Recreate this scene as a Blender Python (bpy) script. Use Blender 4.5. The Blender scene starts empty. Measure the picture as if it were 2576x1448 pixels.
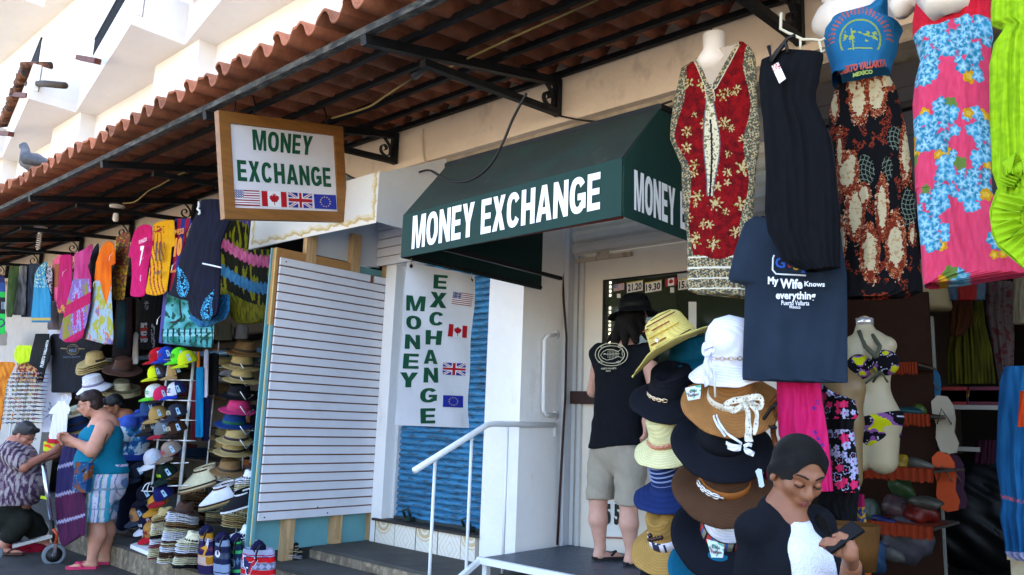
import bpy, math, random
import numpy as np
random.seed(7); np.random.seed(7)
S = bpy.context.scene; COL = S.collection
R = math.radians
# ---------------------------------------------------------------- camera, sky, sun, exposure
CAMH = 1.5
def cam_axes(yaw, pitch, roll):
    cy, sy = math.cos(yaw), math.sin(yaw)
    f = np.array([-sy, cy, 0.]); r = np.array([cy, sy, 0.]); u = np.array([0, 0, 1.])
    f2 = f*math.cos(pitch)+u*math.sin(pitch); u2 = u*math.cos(pitch)-f*math.sin(pitch)
    r3 = r*math.cos(roll)+u2*math.sin(roll); u3 = u2*math.cos(roll)-r*math.sin(roll)
    return r3, u3, f2
AX = cam_axes(R(42.11), R(9.72), R(2.06)); MC = np.array(AX); FPX = 1977.
cd = bpy.data.cameras.new("camera"); cam = bpy.data.objects.new("camera", cd); COL.objects.link(cam)
cd.sensor_width = 36; cd.lens = 36*FPX/2576; cd.clip_start = .05; cd.clip_end = 400
from mathutils import Matrix, Vector
r3, u3, f3 = AX
cam.matrix_world = Matrix(((r3[0], u3[0], -f3[0], 0), (r3[1], u3[1], -f3[1], 0), (r3[2], u3[2], -f3[2], CAMH), (0, 0, 0, 1)))
S.camera = cam
w = bpy.data.worlds.new("World"); S.world = w; w.use_nodes = True
nt = w.node_tree; bg = nt.nodes["Background"]
sky = nt.nodes.new("ShaderNodeTexSky"); sky.sky_type = 'NISHITA'; sky.sun_disc = False
SUN_EL, SUN_AZ = R(60), R(20)      # behind the building: the whole street front lies in open shade
sky.sun_elevation = SUN_EL; sky.sun_rotation = SUN_AZ; sky.dust_density = 2.0; sky.air_density = 1.0
nt.links.new(sky.outputs[0], bg.inputs[0]); bg.inputs[1].default_value = .15
sl = bpy.data.lights.new("sun", 'SUN'); sl.energy = 4.5; sl.angle = R(.5); sl.color = (1, .95, .87)
so = bpy.data.objects.new("sun", sl); COL.objects.link(so)
sd = Vector((math.sin(SUN_AZ)*math.cos(SUN_EL), math.cos(SUN_AZ)*math.cos(SUN_EL), math.sin(SUN_EL)))
so.rotation_euler = sd.to_track_quat('Z', 'Y').to_euler()
S.view_settings.view_transform = 'Standard'; S.view_settings.look = 'None'
S.view_settings.gamma = 1; S.view_settings.exposure = 2.8
S.cycles.max_bounces = 8; S.cycles.diffuse_bounces = 5

# ---------------------------------------------------------------- helpers
def ray(x, y): return MC.T @ np.array([(x-1288)/FPX, -(y-724)/FPX, 1.])
def aY(x, y, Y): r = ray(x, y); return r*(Y/r[1])+np.array([0, 0, CAMH])
def aX(x, y, X): r = ray(x, y); return r*(X/r[0])+np.array([0, 0, CAMH])
def aZ(x, y, z): r = ray(x, y); return r*((z-CAMH)/r[2])+np.array([0, 0, CAMH])
def lin(c): return c/12.92 if c <= .04045 else ((c+.055)/1.055)**2.4
def hx(s):
    s = s.lstrip('#'); return tuple(lin(int(s[i:i+2], 16)/255) for i in (0, 2, 4))
def C3(c): return hx(c) if isinstance(c, str) else tuple(c)

class MB:
    """collects boxes, tubes, sheets; build() links them as one mesh object"""
    def __init__(s): s.v = []; s.f = []; s.c = []; s.sm = []
    def add(s, vs, fs, cols=None, smooth=False):
        n = len(s.v); s.v += [tuple(map(float, p)) for p in vs]
        s.f += [tuple(i+n for i in f) for f in fs]
        s.c += (cols if cols is not None else [None]*len(fs)); s.sm += [smooth]*len(fs); return s
    def box(s, x0, x1, y0, y1, z0, z1, col=None):
        v = [(x, y, z) for x in (x0, x1) for y in (y0, y1) for z in (z0, z1)]
        f = [(0, 1, 3, 2), (4, 6, 7, 5), (0, 4, 5, 1), (2, 3, 7, 6), (0, 2, 6, 4), (1, 5, 7, 3)]
        return s.add(v, f, [col]*6)
    def obox(s, o, a, b, c, col=None):
        """box spanned from corner o by vectors a, b, c"""
        o, a, b, c = map(np.array, (o, a, b, c)); a = a*1.; 
        v = [o+i*a+j*b+k*c for i in (0, 1) for j in (0, 1) for k in (0, 1)]
        f = [(0, 1, 3, 2), (4, 6, 7, 5), (0, 4, 5, 1), (2, 3, 7, 6), (0, 2, 6, 4), (1, 5, 7, 3)]
        if np.dot(np.cross(a, b), c) < 0: f = [t[::-1] for t in f]
        return s.add(v, f, [col]*6)
    def prism(s, poly, d, col=None):
        """extrude polygon (3-d points) by vector d"""
        p = [np.array(q, float) for q in poly]; n = len(p); d = np.array(d, float)
        s.add(p+[q+d for q in p], [tuple(range(n))[::-1], tuple(range(n, 2*n))]+[(i, (i+1) % n, n+(i+1) % n, n+i) for i in range(n)], [col]*(n+2)); return s
    def bar(s, a, b, w, h=None, up=(0, 0, 1), col=None):
        a, b = np.array(a, float), np.array(b, float); h = h or w; d = b-a; L = np.linalg.norm(d); d /= L
        u = np.array(up, float); sd_ = np.cross(d, u)
        if np.linalg.norm(sd_) < 1e-4: sd_ = np.cross(d, (1, 0, 0))
        sd_ /= np.linalg.norm(sd_); u = np.cross(sd_, d)
        return s.obox(a-sd_*w/2-u*h/2, d*L, sd_*w, u*h, col)
    def tube(s, pts, r, n=8, cap=True, col=None):
        pts = [np.array(p, float) for p in pts]; m = len(pts)
        rr = r if hasattr(r, '__len__') else [r]*m
        vs = []; u = None
        for i, p in enumerate(pts):
            d = pts[min(i+1, m-1)]-pts[max(i-1, 0)]; d = d/(np.linalg.norm(d)+1e-9)
            if u is None:
                u = np.cross(d, (0, 0, 1.)); 
                if np.linalg.norm(u) < .05: u = np.cross(d, (1., 0, 0))
            u = u-d*np.dot(u, d); u /= np.linalg.norm(u)+1e-9; v = np.cross(d, u)
            vs += [p+rr[i]*(math.cos(t)*u+math.sin(t)*v) for t in np.arange(n)*2*math.pi/n]
        fs = [(i*n+j, i*n+(j+1) % n, (i+1)*n+(j+1) % n, (i+1)*n+j) for i in range(m-1) for j in range(n)]
        if cap: fs += [tuple(range(n))[::-1], tuple(range((m-1)*n, m*n))]
        return s.add(vs, fs, [col]*len(fs), True)
    def lathe(s, prof, o, n=24, axis=None, dz=None, col=None, sx=1, sy=1):
        """prof [(r,z)]; dz(ang, r) adds to z"""
        o = np.array(o, float); vs = []
        for r, z in prof:
            for j in range(n):
                t = 2*math.pi*j/n; e = dz(t, r) if dz else 0
                p = np.array([r*math.cos(t)*sx, r*math.sin(t)*sy, z+e])
                vs.append(o+(axis @ p if axis is not None else p))
        m = len(prof); fs = [(i*n+j, i*n+(j+1) % n, (i+1)*n+(j+1) % n, (i+1)*n+j) for i in range(m-1) for j in range(n)]
        fs += [tuple(range(n))[::-1], tuple(range((m-1)*n, m*n))]
        return s.add(vs, fs, [col]*len(fs), True)
    def grid(s, nu, nv, pos, colf=None, smooth=True, flip=False):
        """pos(u,v)->3d ; colf(u,v)->rgb per face"""
        us = np.linspace(0, 1, nu+1); vs_ = np.linspace(0, 1, nv+1)
        vs = [pos(a, b) for b in vs_ for a in us]
        fs = []; cs = []
        for j in range(nv):
            for i in range(nu):
                k = j*(nu+1)+i; q = (k, k+1, k+nu+2, k+nu+1); fs.append(q[::-1] if flip else q)
                if colf: cs.append(colf((i+.5)/nu, (j+.5)/nv))
        return s.add(vs, fs, cs if colf else None, smooth)
    def build(s, name, mat, parent=None, origin=None):
        if parent is not None: o_ = np.array(WL[parent.name])
        elif origin is not None: o_ = np.array(origin, float)
        else:
            a = np.array(s.v); o_ = np.array([(a[:, 0].min()+a[:, 0].max())/2, (a[:, 1].min()+a[:, 1].max())/2, a[:, 2].min()])
        V = np.array(s.v, float)-o_
        me = bpy.data.meshes.new(name); me.from_pydata(V.tolist(), [], s.f)
        me.polygons.foreach_set('use_smooth', s.sm)
        if any(c is not None for c in s.c):
            ca = me.color_attributes.new('Col', 'FLOAT_COLOR', 'CORNER')
            cnt = [len(f) for f in s.f]; base = np.array([C3(c) if c is not None else (.8, .8, .8) for c in s.c])
            arr = np.ones((sum(cnt), 4)); arr[:, :3] = np.repeat(base, cnt, axis=0); ca.data.foreach_set('color', arr.ravel())
        ob = bpy.data.objects.new(name, me); COL.objects.link(ob)
        if mat: me.materials.append(mat)
        if parent is not None: ob.parent = parent
        else: ob.location = o_
        WL[ob.name] = tuple(o_); return ob
WL = {}
def thing(name, label, cat, loc=(0, 0, 0), group=None):
    o = bpy.data.objects.new(name, None); COL.objects.link(o); o.location = [float(c) for c in loc]; o.empty_display_size = .1
    WL[o.name] = tuple(map(float, loc)); return tag(o, label, cat, group)
def tag(o, label, cat, group=None, kind=None):
    if label: o['label'] = label
    if cat: o['category'] = cat
    if group: o['group'] = group
    if kind: o['kind'] = kind
    return o
def struct(o): o['kind'] = 'structure'; return o
def copytree(src, loc, rot=None, parent=None, scale=None):
    c = src.copy(); COL.objects.link(c)
    if parent is not None: c.parent = parent
    if loc is not None: c.location = [float(q) for q in loc]
    if rot is not None: c.rotation_euler = rot
    if scale is not None: c.scale = scale
    for ch in KIDS.get(src.name, list(src.children)): copytree(ch, None, parent=c)
    return c
KIDS = {}

# ---------------------------------------------------------------- materials
MATS = {}
def mat(name, col='#808080', rough=.7, metal=0, var=.12, vs=6., bump=.15, bs=60., attr=False, spec=.35, emit=None, alpha=1, stain=None, trans=0, stretch=None):
    """principled with noise colour variation, optional stains, noise bump; attr=True reads the colour attribute"""
    if name in MATS: return MATS[name]
    m = bpy.data.materials.new(name); m.use_nodes = True; MATS[name] = m
    t = m.node_tree; N = t.nodes; L = t.links; b = N['Principled BSDF']
    b.inputs['Roughness'].default_value = rough; b.inputs['Metallic'].default_value = metal
    b.inputs['Specular IOR Level'].default_value = spec
    tc = N.new('ShaderNodeTexCoord'); src = tc.outputs['Object']
    if stretch:
        mp = N.new('ShaderNodeMapping'); mp.inputs['Scale'].default_value = stretch; L.new(src, mp.inputs[0]); src = mp.outputs[0]
    if attr:
        a = N.new('ShaderNodeVertexColor'); a.layer_name = 'Col'; base = a.outputs[0]
    else:
        a = N.new('ShaderNodeRGB'); a.outputs[0].default_value = (*C3(col), 1); base = a.outputs[0]
    if var:
        n = N.new('ShaderNodeTexNoise'); n.inputs['Scale'].default_value = vs; n.inputs['Detail'].default_value = 6; n.inputs['Roughness'].default_value = .65
        L.new(src, n.inputs['Vector'])
        mr = N.new('ShaderNodeMapRange'); mr.inputs[1].default_value = .3; mr.inputs[2].default_value = .7
        mr.inputs[3].default_value = 1-var; mr.inputs[4].default_value = 1+var*.6; L.new(n.outputs[0], mr.inputs[0])
        mx = N.new('ShaderNodeVectorMath'); mx.operation = 'SCALE'; L.new(base, mx.inputs[0]); L.new(mr.outputs[0], mx.inputs['Scale']); base = mx.outputs[0]
    for st in (stain or []):   # (colour, scale, lo, hi, strength, stretch)
        n = N.new('ShaderNodeTexNoise'); n.inputs['Scale'].default_value = st[1]; n.inputs['Detail'].default_value = 8; n.inputs['Roughness'].default_value = .7
        mp = N.new('ShaderNodeMapping'); mp.inputs['Scale'].default_value = st[5] if len(st) > 5 else (1, 1, 1); mp.inputs['Location'].default_value = (st[1], 3, 1)
        L.new(tc.outputs['Object'], mp.inputs[0]); L.new(mp.outputs[0], n.inputs['Vector'])
        mr = N.new('ShaderNodeMapRange'); mr.inputs[1].default_value = st[2]; mr.inputs[2].default_value = st[3]; mr.inputs[4].default_value = st[4]
        L.new(n.outputs[0], mr.inputs[0])
        mx = N.new('ShaderNodeMix'); mx.data_type = 'RGBA'; L.new(mr.outputs[0], mx.inputs[0]); L.new(base, mx.inputs[6]); mx.inputs[7].default_value = (*C3(st[0]), 1); base = mx.outputs[2]
    L.new(base, b.inputs['Base Color'])
    if bump:
        n = N.new('ShaderNodeTexNoise'); n.inputs['Scale'].default_value = bs; n.inputs['Detail'].default_value = 5; L.new(src, n.inputs['Vector'])
        bp = N.new('ShaderNodeBump'); bp.inputs['Strength'].default_value = bump; bp.inputs['Distance'].default_value = .01
        L.new(n.outputs[0], bp.inputs['Height']); L.new(bp.outputs[0], b.inputs['Normal'])
    if emit: b.inputs['Emission Color'].default_value = (*C3(emit[0]), 1); b.inputs['Emission Strength'].default_value = emit[1]
    if alpha < 1: b.inputs['Alpha'].default_value = alpha
    if trans: b.inputs['Transmission Weight'].default_value = trans
    return m
def folds(m, sc=9, st=.55, dist=.03, stretch=(1, 1, .35)):
    t = m.node_tree; N = t.nodes; L = t.links; b = N['Principled BSDF']; old = b.inputs['Normal'].links[0].from_socket if b.inputs['Normal'].links else None
    tc = N.new('ShaderNodeTexCoord'); mp = N.new('ShaderNodeMapping'); mp.inputs['Scale'].default_value = stretch; n = N.new('ShaderNodeTexNoise'); n.inputs['Scale'].default_value = sc; n.inputs['Detail'].default_value = 3; n.inputs['Distortion'].default_value = .6
    L.new(tc.outputs['Object'], mp.inputs[0]); L.new(mp.outputs[0], n.inputs['Vector']); bp = N.new('ShaderNodeBump'); bp.inputs['Strength'].default_value = st; bp.inputs['Distance'].default_value = dist; L.new(n.outputs[0], bp.inputs['Height'])
    if old: L.new(old, bp.inputs['Normal'])
    L.new(bp.outputs[0], b.inputs['Normal']); return m
def cloth(name, col, **k):
    if name in MATS: return MATS[name]
    k.setdefault('rough', .9); k.setdefault('spec', .15); k.setdefault('bump', .25); k.setdefault('bs', 180); k.setdefault('var', .1); return folds(mat(name, col, **k))
CLOTH_A = folds(mat('printed_cloth', rough=.9, spec=.15, attr=True, var=.06, vs=20, bump=.2, bs=200), 10, .4)
PAINT_A = mat('printed_vinyl', rough=.5, attr=True, var=.03, bump=0)
def weave(name, col, sc=160, rough=.8):
    """plaited straw: ring ripples"""
    if name in MATS: return MATS[name]
    m = mat(name, col, rough=rough, var=.14, vs=14, bump=.2, bs=150, spec=.12)
    t = m.node_tree; N = t.nodes; L = t.links
    tc = N.new('ShaderNodeTexCoord'); wv = N.new('ShaderNodeTexWave'); wv.wave_type = 'RINGS'; wv.rings_direction = 'Z'; wv.inputs['Scale'].default_value = sc/4
    wv.inputs['Distortion'].default_value = .3
    L.new(tc.outputs['Object'], wv.inputs['Vector'])
    b = N['Principled BSDF']; old = b.inputs['Base Color'].links[0].from_socket
    mr = N.new('ShaderNodeMapRange'); mr.inputs[3].default_value = .86; mr.inputs[4].default_value = 1.05; L.new(wv.outputs[1], mr.inputs[0])
    sc_ = N.new('ShaderNodeVectorMath'); sc_.operation = 'SCALE'; L.new(old, sc_.inputs[0]); L.new(mr.outputs[0], sc_.inputs['Scale']); L.new(sc_.outputs[0], b.inputs['Base Color'])
    bp = [n for n in N if n.type == 'BUMP'][0]; b2 = N.new('ShaderNodeBump'); b2.inputs['Strength'].default_value = .25; b2.inputs['Distance'].default_value = .003
    L.new(wv.outputs[1], b2.inputs['Height']); L.new(bp.outputs[0], b2.inputs['Normal']); L.new(b2.outputs[0], b.inputs['Normal'])
    return m

# ---------------------------------------------------------------- lettering
def _glyphs():
    T = .3
    G = {}
    rc = lambda x0, y0, x1, y1: [(x0, y0), (x1, y0), (x1, y1), (x0, y1)]
    G['E'] = [rc(0, 0, .36, 1), rc(.36, 0, 1, .19), rc(.36, .41, .94, .58), rc(.36, .81, .98, 1)]
    G['H'] = [rc(0, 0, .33, 1), rc(.67, 0, 1, 1), rc(.33, .4, .67, .6)]
    G['M'] = [rc(0, 0, .22, 1), rc(.78, 0, 1, 1), [(.22, 1), (.22, .62), (.4, 0), (.5, 0), (.5, .3), (.33, 1)], [(.78, 1), (.67, 1), (.5, .3), (.5, 0), (.6, 0), (.78, .62)]]
    G['N'] = [rc(0, 0, .3, 1), rc(.7, 0, 1, 1), [(.3, 1), (.3, .55), (.7, 0), (.7, .45)]]
    G['X'] = [[(0, 0), (.36, 0), (.5, .3), (.68, .52), (.98, 1), (.64, 1), (.5, .72), (.32, .52)], [(.64, 0), (1, 0), (.68, .52), (.5, .3)], [(.02, 1), (.32, .52), (.5, .72), (.36, 1)]]
    G['Y'] = [rc(.33, 0, .67, .42), [(.33, .42), (.67, .42), (1, 1), (.65, 1), (.5, .66), (.35, 1), (0, 1)]]
    G['A'] = [[(0, 0), (.31, 0), (.5, .74), (.5, 1), (.34, 1)], [(1, 0), (.66, 1), (.5, 1), (.5, .74), (.69, 0)], [(.36, .2), (.64, .2), (.6, .38), (.4, .38)]]
    def ring(a0, a1, n=18, tx=.31, ty=.185):
        out = []
        for i in range(n):
            q = []
            for k, (rx, ry) in ((i, (.5, .5)), (i+1, (.5, .5)), (i+1, (.5-tx, .5-ty)), (i, (.5-tx, .5-ty))):
                a = a0+(a1-a0)*k/n; cx = math.copysign(abs(math.cos(a))**.85, math.cos(a)); sy_ = math.copysign(abs(math.sin(a))**.85, math.sin(a))
                q.append((.5+rx*cx, .5+ry*sy_))
            out.append(q)
        return out
    G['O'] = ring(0, 2*math.pi, 24)
    G['C'] = ring(R(32), R(328), 20)
    G['G'] = ring(R(35), R(325), 20)+[rc(.72, .12, 1, .36), rc(.5, .36, 1, .54)]
    return G
GL = _glyphs(); GW = dict(M=1.25, E=.82, Y=1., X=1., H=1., N=1., O=1.05, A=1.1, C=1., G=1.06)
def word(mb, s, fn, tr=.14, col=None, off=0.004, space=.55):
    """lays the word in the unit box; fn(u,v,w)->3d, w metres out of the surface"""
    tot = sum(GW.get(c, space)+tr for c in s)-tr; x = 0; k = 0
    for c in s:
        if c == ' ': x += space+tr; continue
        for p in GL[c]:
            k += 1; q = [((x+a*GW[c])/tot, b) for a, b in p]
            ar = sum(q[i][0]*q[(i+1) % len(q)][1]-q[(i+1) % len(q)][0]*q[i][1] for i in range(len(q)))
            if ar < 0: q = q[::-1]
            w_ = off+(k % 9)*.00015
            mb.add([fn(a, b, w_) for a, b in q], [tuple(range(len(q)))], [col])
        x += GW[c]+tr
    return mb
def text(mb, s, fn, col=None, bold=.0, off=.003, res=2):
    """built-in font text squeezed into the unit box"""
    cu = bpy.data.curves.new('t', 'FONT'); cu.body = s; cu.offset = bold; cu.resolution_u = res; cu.fill_mode = 'FRONT'
    cu.align_x = 'CENTER'; cu.space_line = .9
    ob = bpy.data.objects.new('t', cu); COL.objects.link(ob); dg = bpy.context.evaluated_depsgraph_get(); dg.update()
    me = ob.evaluated_get(dg).to_mesh()
    v = np.array([p.co[:] for p in me.vertices]); fs = [tuple(p.vertices) for p in me.polygons]
    if len(v):
        lo = v.min(0); hi = v.max(0); u = (v-lo)/np.maximum(hi-lo, 1e-6)
        mb.add([fn(a[0], a[1], off) for a in u], fs, [col]*len(fs))
    ob.evaluated_get(dg).to_mesh_clear(); bpy.data.objects.remove(ob); bpy.data.curves.remove(cu); return mb
def quad(a, b, c, d):
    """bilinear map; a bottom-left, b bottom-right, c top-right, d top-left"""
    a, b, c, d = [np.array(q, float) for q in (a, b, c, d)]; n = np.cross(b-a, d-a); n /= np.linalg.norm(n)
    return lambda u, v, w=0: a*(1-u)*(1-v)+b*u*(1-v)+c*u*v+d*(1-u)*v+n*w
def sub(f, u0, v0, u1, v1): return lambda u, v, w=0: f(u0+(u1-u0)*u, v0+(v1-v0)*v, w)

# ---------------------------------------------------------------- flags
RED, WHT, BLU = '#b01020', '#e8e8ec', '#202c90'
def flag_us(u, v):
    if u < .4 and v > 6/13: return '#f0f0f4' if (math.sin(u*2*math.pi*11)*math.sin(v*2*math.pi*9) > .35) else '#26307a'
    return '#8e1022' if int(v*13) % 2 == 0 else WHT
LEAF = [(0, 1), (.12, .72), (.3, .82), (.26, .5), (.5, .64), (.58, .5), (.95, .42), (.82, .2), (.95, .08), (.5, -.35), (.52, -.5), (.05, -.45), (.05, -1)]
LEAF = LEAF+[(-x, y) for x, y in LEAF[::-1]]
def inpoly(x, y, P):
    c = False; n = len(P)
    for i in range(n):
        x0, y0 = P[i]; x1, y1 = P[(i+1) % n]
        if (y0 > y) != (y1 > y) and x < (x1-x0)*(y-y0)/(y1-y0)+x0: c = not c
    return c
def flag_ca(u, v):
    if u < .24 or u > .76: return RED
    return RED if inpoly((u-.5)/.22, (v-.5)/.4, LEAF) else WHT
def flag_uk(u, v):
    x, y = (u-.5)*2, (v-.5)
    if abs(x) < .12 or abs(y) < .1: return RED
    if abs(x) < .2 or abs(y) < .16: return WHT
    d = min(abs(y-x*.5), abs(y+x*.5))
    return RED if d < .035 else WHT if d < .1 else BLU
def flag_eu(u, v):
    x, y = (u-.5)*1.5, v-.5; a = math.atan2(y, x); r = math.hypot(x, y)
    if abs(r-.33) < .035 and abs(((a/(2*math.pi)*12+.25) % 1)-.5) < .22: return '#d8c060'
    return '#1c2c9c'
def flag(fn, f, parent, name='flag', nu=48, nv=32, off=.003):
    mb = MB(); mb.grid(nu, nv, lambda u, v: f(u, v, off), fn, smooth=False); return mb.build(name, PAINT_A, parent)
# ================================================================ SETTING
M_plaster = mat('white_plaster', '#f0eeec', rough=.85, var=.05, vs=3, bump=.3, bs=25, stain=[('#a89c8c', 2.5, .62, .8, .5, (1, 1, .4))])
M_white = mat('white_paint_wall', '#f4f4f4', rough=.8, var=.03, bump=.2, bs=30)
M_lintel = mat('peach_plaster', '#e2d2c0', rough=.9, var=.08, vs=2, bump=.5, bs=22,
    stain=[('#6b5c48', 3.2, .58, .8, .6, (1, 1, .5)), ('#3a332c', 9, .69, .78, .7)])
M_steel = mat('black_iron', '#16181c', rough=.6, metal=.2, var=.3, bump=.4, bs=40, stain=[('#4a3028', 8, .6, .75, .5)])
M_steel2 = mat('worn_grey_iron', '#2e3236', rough=.6, metal=.3, var=.4, bump=.4, bs=40, stain=[('#8a8880', 7, .45, .7, .7, (1, 3, 3)), ('#6a3a2a', 5, .6, .75, .7)])
M_tile = mat('terracotta', '#a3523a', rough=.85, var=.35, vs=4, bump=.4, bs=50, stain=[('#5b2e28', 2.3, .5, .75, .6), ('#c98a66', 6, .6, .8, .4)])
M_ply = mat('raw_timber', '#b8966a', rough=.75, var=.2, vs=5, bump=.2, bs=40, stretch=(6, 6, .7), stain=[('#8a4f2a', 4, .58, .66, .7, (2, 2, .8)), ('#d8bc90', 5, .5, .6, .5, (8, 8, .5))])
M_ply2 = mat('plywood', '#a87c4a', rough=.8, var=.15)
M_frame = mat('varnished_wood', '#8a5c2c', rough=.45, var=.25, vs=3, bump=.1, stretch=(4, 1.5, 9))
M_teal = mat('pale_teal_board', '#68a2aa', rough=.6, var=.12, vs=3, bump=.1, stain=[('#a9b8a0', 3, .6, .8, .5)])
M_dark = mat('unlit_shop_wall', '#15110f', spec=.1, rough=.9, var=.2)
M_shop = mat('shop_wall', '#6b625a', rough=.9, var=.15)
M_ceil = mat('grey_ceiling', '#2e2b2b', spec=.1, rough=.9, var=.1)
M_conc = mat('worn_concrete', '#4b4843', rough=.8, var=.3, vs=3, bump=.6, bs=30, stain=[('#6f685c', 5, .55, .75, .5), ('#22221f', 8, .62, .75, .6)])
M_riser = mat('stone_step_face', '#7c6e5c', rough=.9, var=.5, vs=12, bump=1, bs=30, stretch=(1, 1, .25), stain=[('#b8a486', 14, .5, .65, .7), ('#3a342c', 7, .58, .72, .7)])
M_street = mat('dark_paving', '#3f3c39', rough=.75, var=.35, vs=4, bump=.7, bs=18, stain=[('#77777a', 7, .6, .8, .35), ('#1d1d1f', 5, .6, .75, .5)])
M_hotel = mat('hotel_render', '#dcdad8', rough=.85, var=.06, vs=1.2, bump=.3, bs=12, stain=[('#b8ada0', 1.5, .6, .8, .35, (1, 1, .4))])
M_beach = mat('sunlit_ground', '#ab9c84', rough=.95, var=.1, vs=.5, bump=0)

# street slab as a brick-laid sheet
g = MB().box(-60, 40, -60, 3.38, -.3, 0).build('street', M_street); struct(g)
g = MB().box(-60, 40, 3.38, 30, -.3, -.004).build('ground', M_conc); struct(g)
g = MB().box(-200, 200, -300, -7, -.32, .004).build('plaza', M_beach); struct(g)
# steps / shop floors
fl = thing('floor', None, None, (-8, 5, 0)); fl['kind'] = 'structure'
MB().box(-40, -5.62, 3.4, 12, 0, .2).build('terrace', M_conc, fl)
MB().box(-40, -5.62, 3.385, 3.402, -.002, .175).build('terrace_edge', M_riser, fl)
st = thing('steps', None, None, (-4, 3.5, 0)); st['kind'] = 'structure'
MB().box(-5.62, 4, 3.5, 3.9, 0, .36).build('lower_step', M_conc, st)
MB().box(-5.62, 4, 3.2, 3.5, 0, .2).build('bottom_step', M_conc, st)
MB().box(-5.62, 4, 3.48, 3.502, .201, .335).build('lower_riser', M_riser, st)
MB().box(-5.62, 4, 3.9, 5.4, 0, .45).build('upper_step', M_conc, st)
MB().box(-5.62, 4, 3.885, 3.902, .362, .425).build('upper_riser', M_riser, st)
for z, y in ((.2, 3.37), (.23, 3.385)): pass
MB().box(-1.9, 4, 5.4, 9, 0, .45).build('shop_floor', mat('dark_floor_tile', '#282624', spec=.1, rough=.45, var=.2), st)

# ---------------- hotel building behind and above
hb = thing('hotel_building', 'white hotel with stepped slanting balconies rising behind the tiled roof', 'building', (-8, 5, 0))
MB().box(-45, 6, 4.75, 12, 3.7, 18).build('wall', M_hotel, hb)
for X0 in (-9.98, -14.2, -18.4, -22.6, -26.8): MB().box(X0-1.35, X0, 4.5, 4.752, 3.9, 6.5).build('pilaster', M_hotel, hb)
def balcony(x1, x0, yr, yl, z0, h, ybk=4.76, nm='balcony'):
    """slanting front from (x1,yr) on the right to (x0,yl) on the left"""
    mb = MB(); t = .12
    mb.prism([(x1, yr, z0), (x1, ybk, z0), (x0, ybk, z0), (x0, yl, z0)], (0, 0, .16))
    d = np.array([x0-x1, yl-yr, 0]); L = np.linalg.norm(d); d /= L; n = np.array([-d[1], d[0], 0]); n = n if n[1] > 0 else -n
    mb.prism([(x1, yr, z0+.16), (x0, yl, z0+.16), tuple(np.array([x0, yl, z0+.16])+n*t), tuple(np.array([x1, yr, z0+.16])+n*t)], (0, 0, h-.16))
    mb.box(x1-t, x1-.002, yr+.14, ybk, z0+.162, z0+h-.003); return mb.build(nm, M_hotel, hb), d, n
for k in range(-1, 6):
    x1 = -10.31-4*k+ (0.0); b_, d, n = balcony(x1, x1-4, 3.72, 4.45, 6.5, .62)
    # iron railing on top
    if k >= 0:
        rl = MB(); a = np.array([x1-1.0, 3.93, 7.12]); a = np.array([x1, 3.74, 7.12])+d*.1+n*.05; q = np.array([x1, 3.74, 7.12])+d*3.45+n*.05
        for hh in (.04, .52): rl.bar(a+[0, 0, hh], q+[0, 0, hh], .03)
        for i in range(34):
            p = a+(q-a)*i/33; rl.bar(p, p+[0, 0, .52], .014)
        rl.build('railing', M_steel, b_ if False else hb)
for k in range(-2, 5):
    x1 = -13.0-4*k; balcony(x1, x1-4, 3.72, 4.45, 9.4, .9)
    x1 = -12.0-4*k; balcony(x1, x1-4, 3.72, 4.45, 12.4, .9)
# tiled ledges on the parapets
def ledge(x0, x1, y, z, n):
    mb = MB()
    for i in range(n):
        x = x0+(x1-x0)*(i+.5)/n; r = abs(x1-x0)/n*.55
        pts = [(x, y-.16, z+.0), (x, y+.22, z+.16)]
        mb.tube(pts, [r, r*.9], 8)
    return mb.build('tiled_ledge', mat('weathered_tile', '#b0785a', rough=.9, var=.5, vs=5, stain=[('#3a2a22', 3, .5, .7, .6)]), hb)
def ledge_line(P0, P1, n, r=.1):
    mb = MB(); P0, P1 = np.array(P0), np.array(P1)
    for i in range(n):
        p = P0+(P1-P0)*(i+.5)/n+np.array([random.uniform(-.03, .03), random.uniform(-.02, .02), random.uniform(-.02, .03)]); mb.tube([p+[.02, -.2, -.02], p+[0, .02, .08], p+[0, .25, .17]], [r, r*.95, r*.85], 10)
    mb.build('tiled_ledge', mat('weathered_tile', '#8a5a40', rough=.9, var=.5, vs=5, stain=[('#201814', 3, .38, .55, .9)]), hb)
ledge_line((-14.6, 3.85, 7.16), (-18.3, 4.5, 7.16), 22, .07); ledge_line((-10.15, 4.42, 7.1), (-8.6, 4.1, 7.1), 9, .085); ledge_line((-19.6, 4.2, 10.35), (-18.6, 4.1, 10.35), 4, .12)
oldw = mat('old_wood', '#33291f', var=.4, stain=[('#8a7a60', 5, .6, .7, .8)])
MB().tube([aY(68, 213, 3.9), aY(110, 211, 3.8), aY(163, 216, 3.6)], [.05, .055, .05], 8).build('beam_end', oldw, hb)
redw = mat('red_wood', '#5a2a1c', var=.4, stain=[('#c0b0a8', 5, .62, .7, .8)])
for a_, b_ in (((198, 146), (246, 155)), ((30, 238), (72, 242)), ((-4, 335), (28, 338))):
    MB().bar(aY(*a_, 4.0), aY(*b_, 3.8), .09, .08).build('beam_end', redw, hb)
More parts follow.
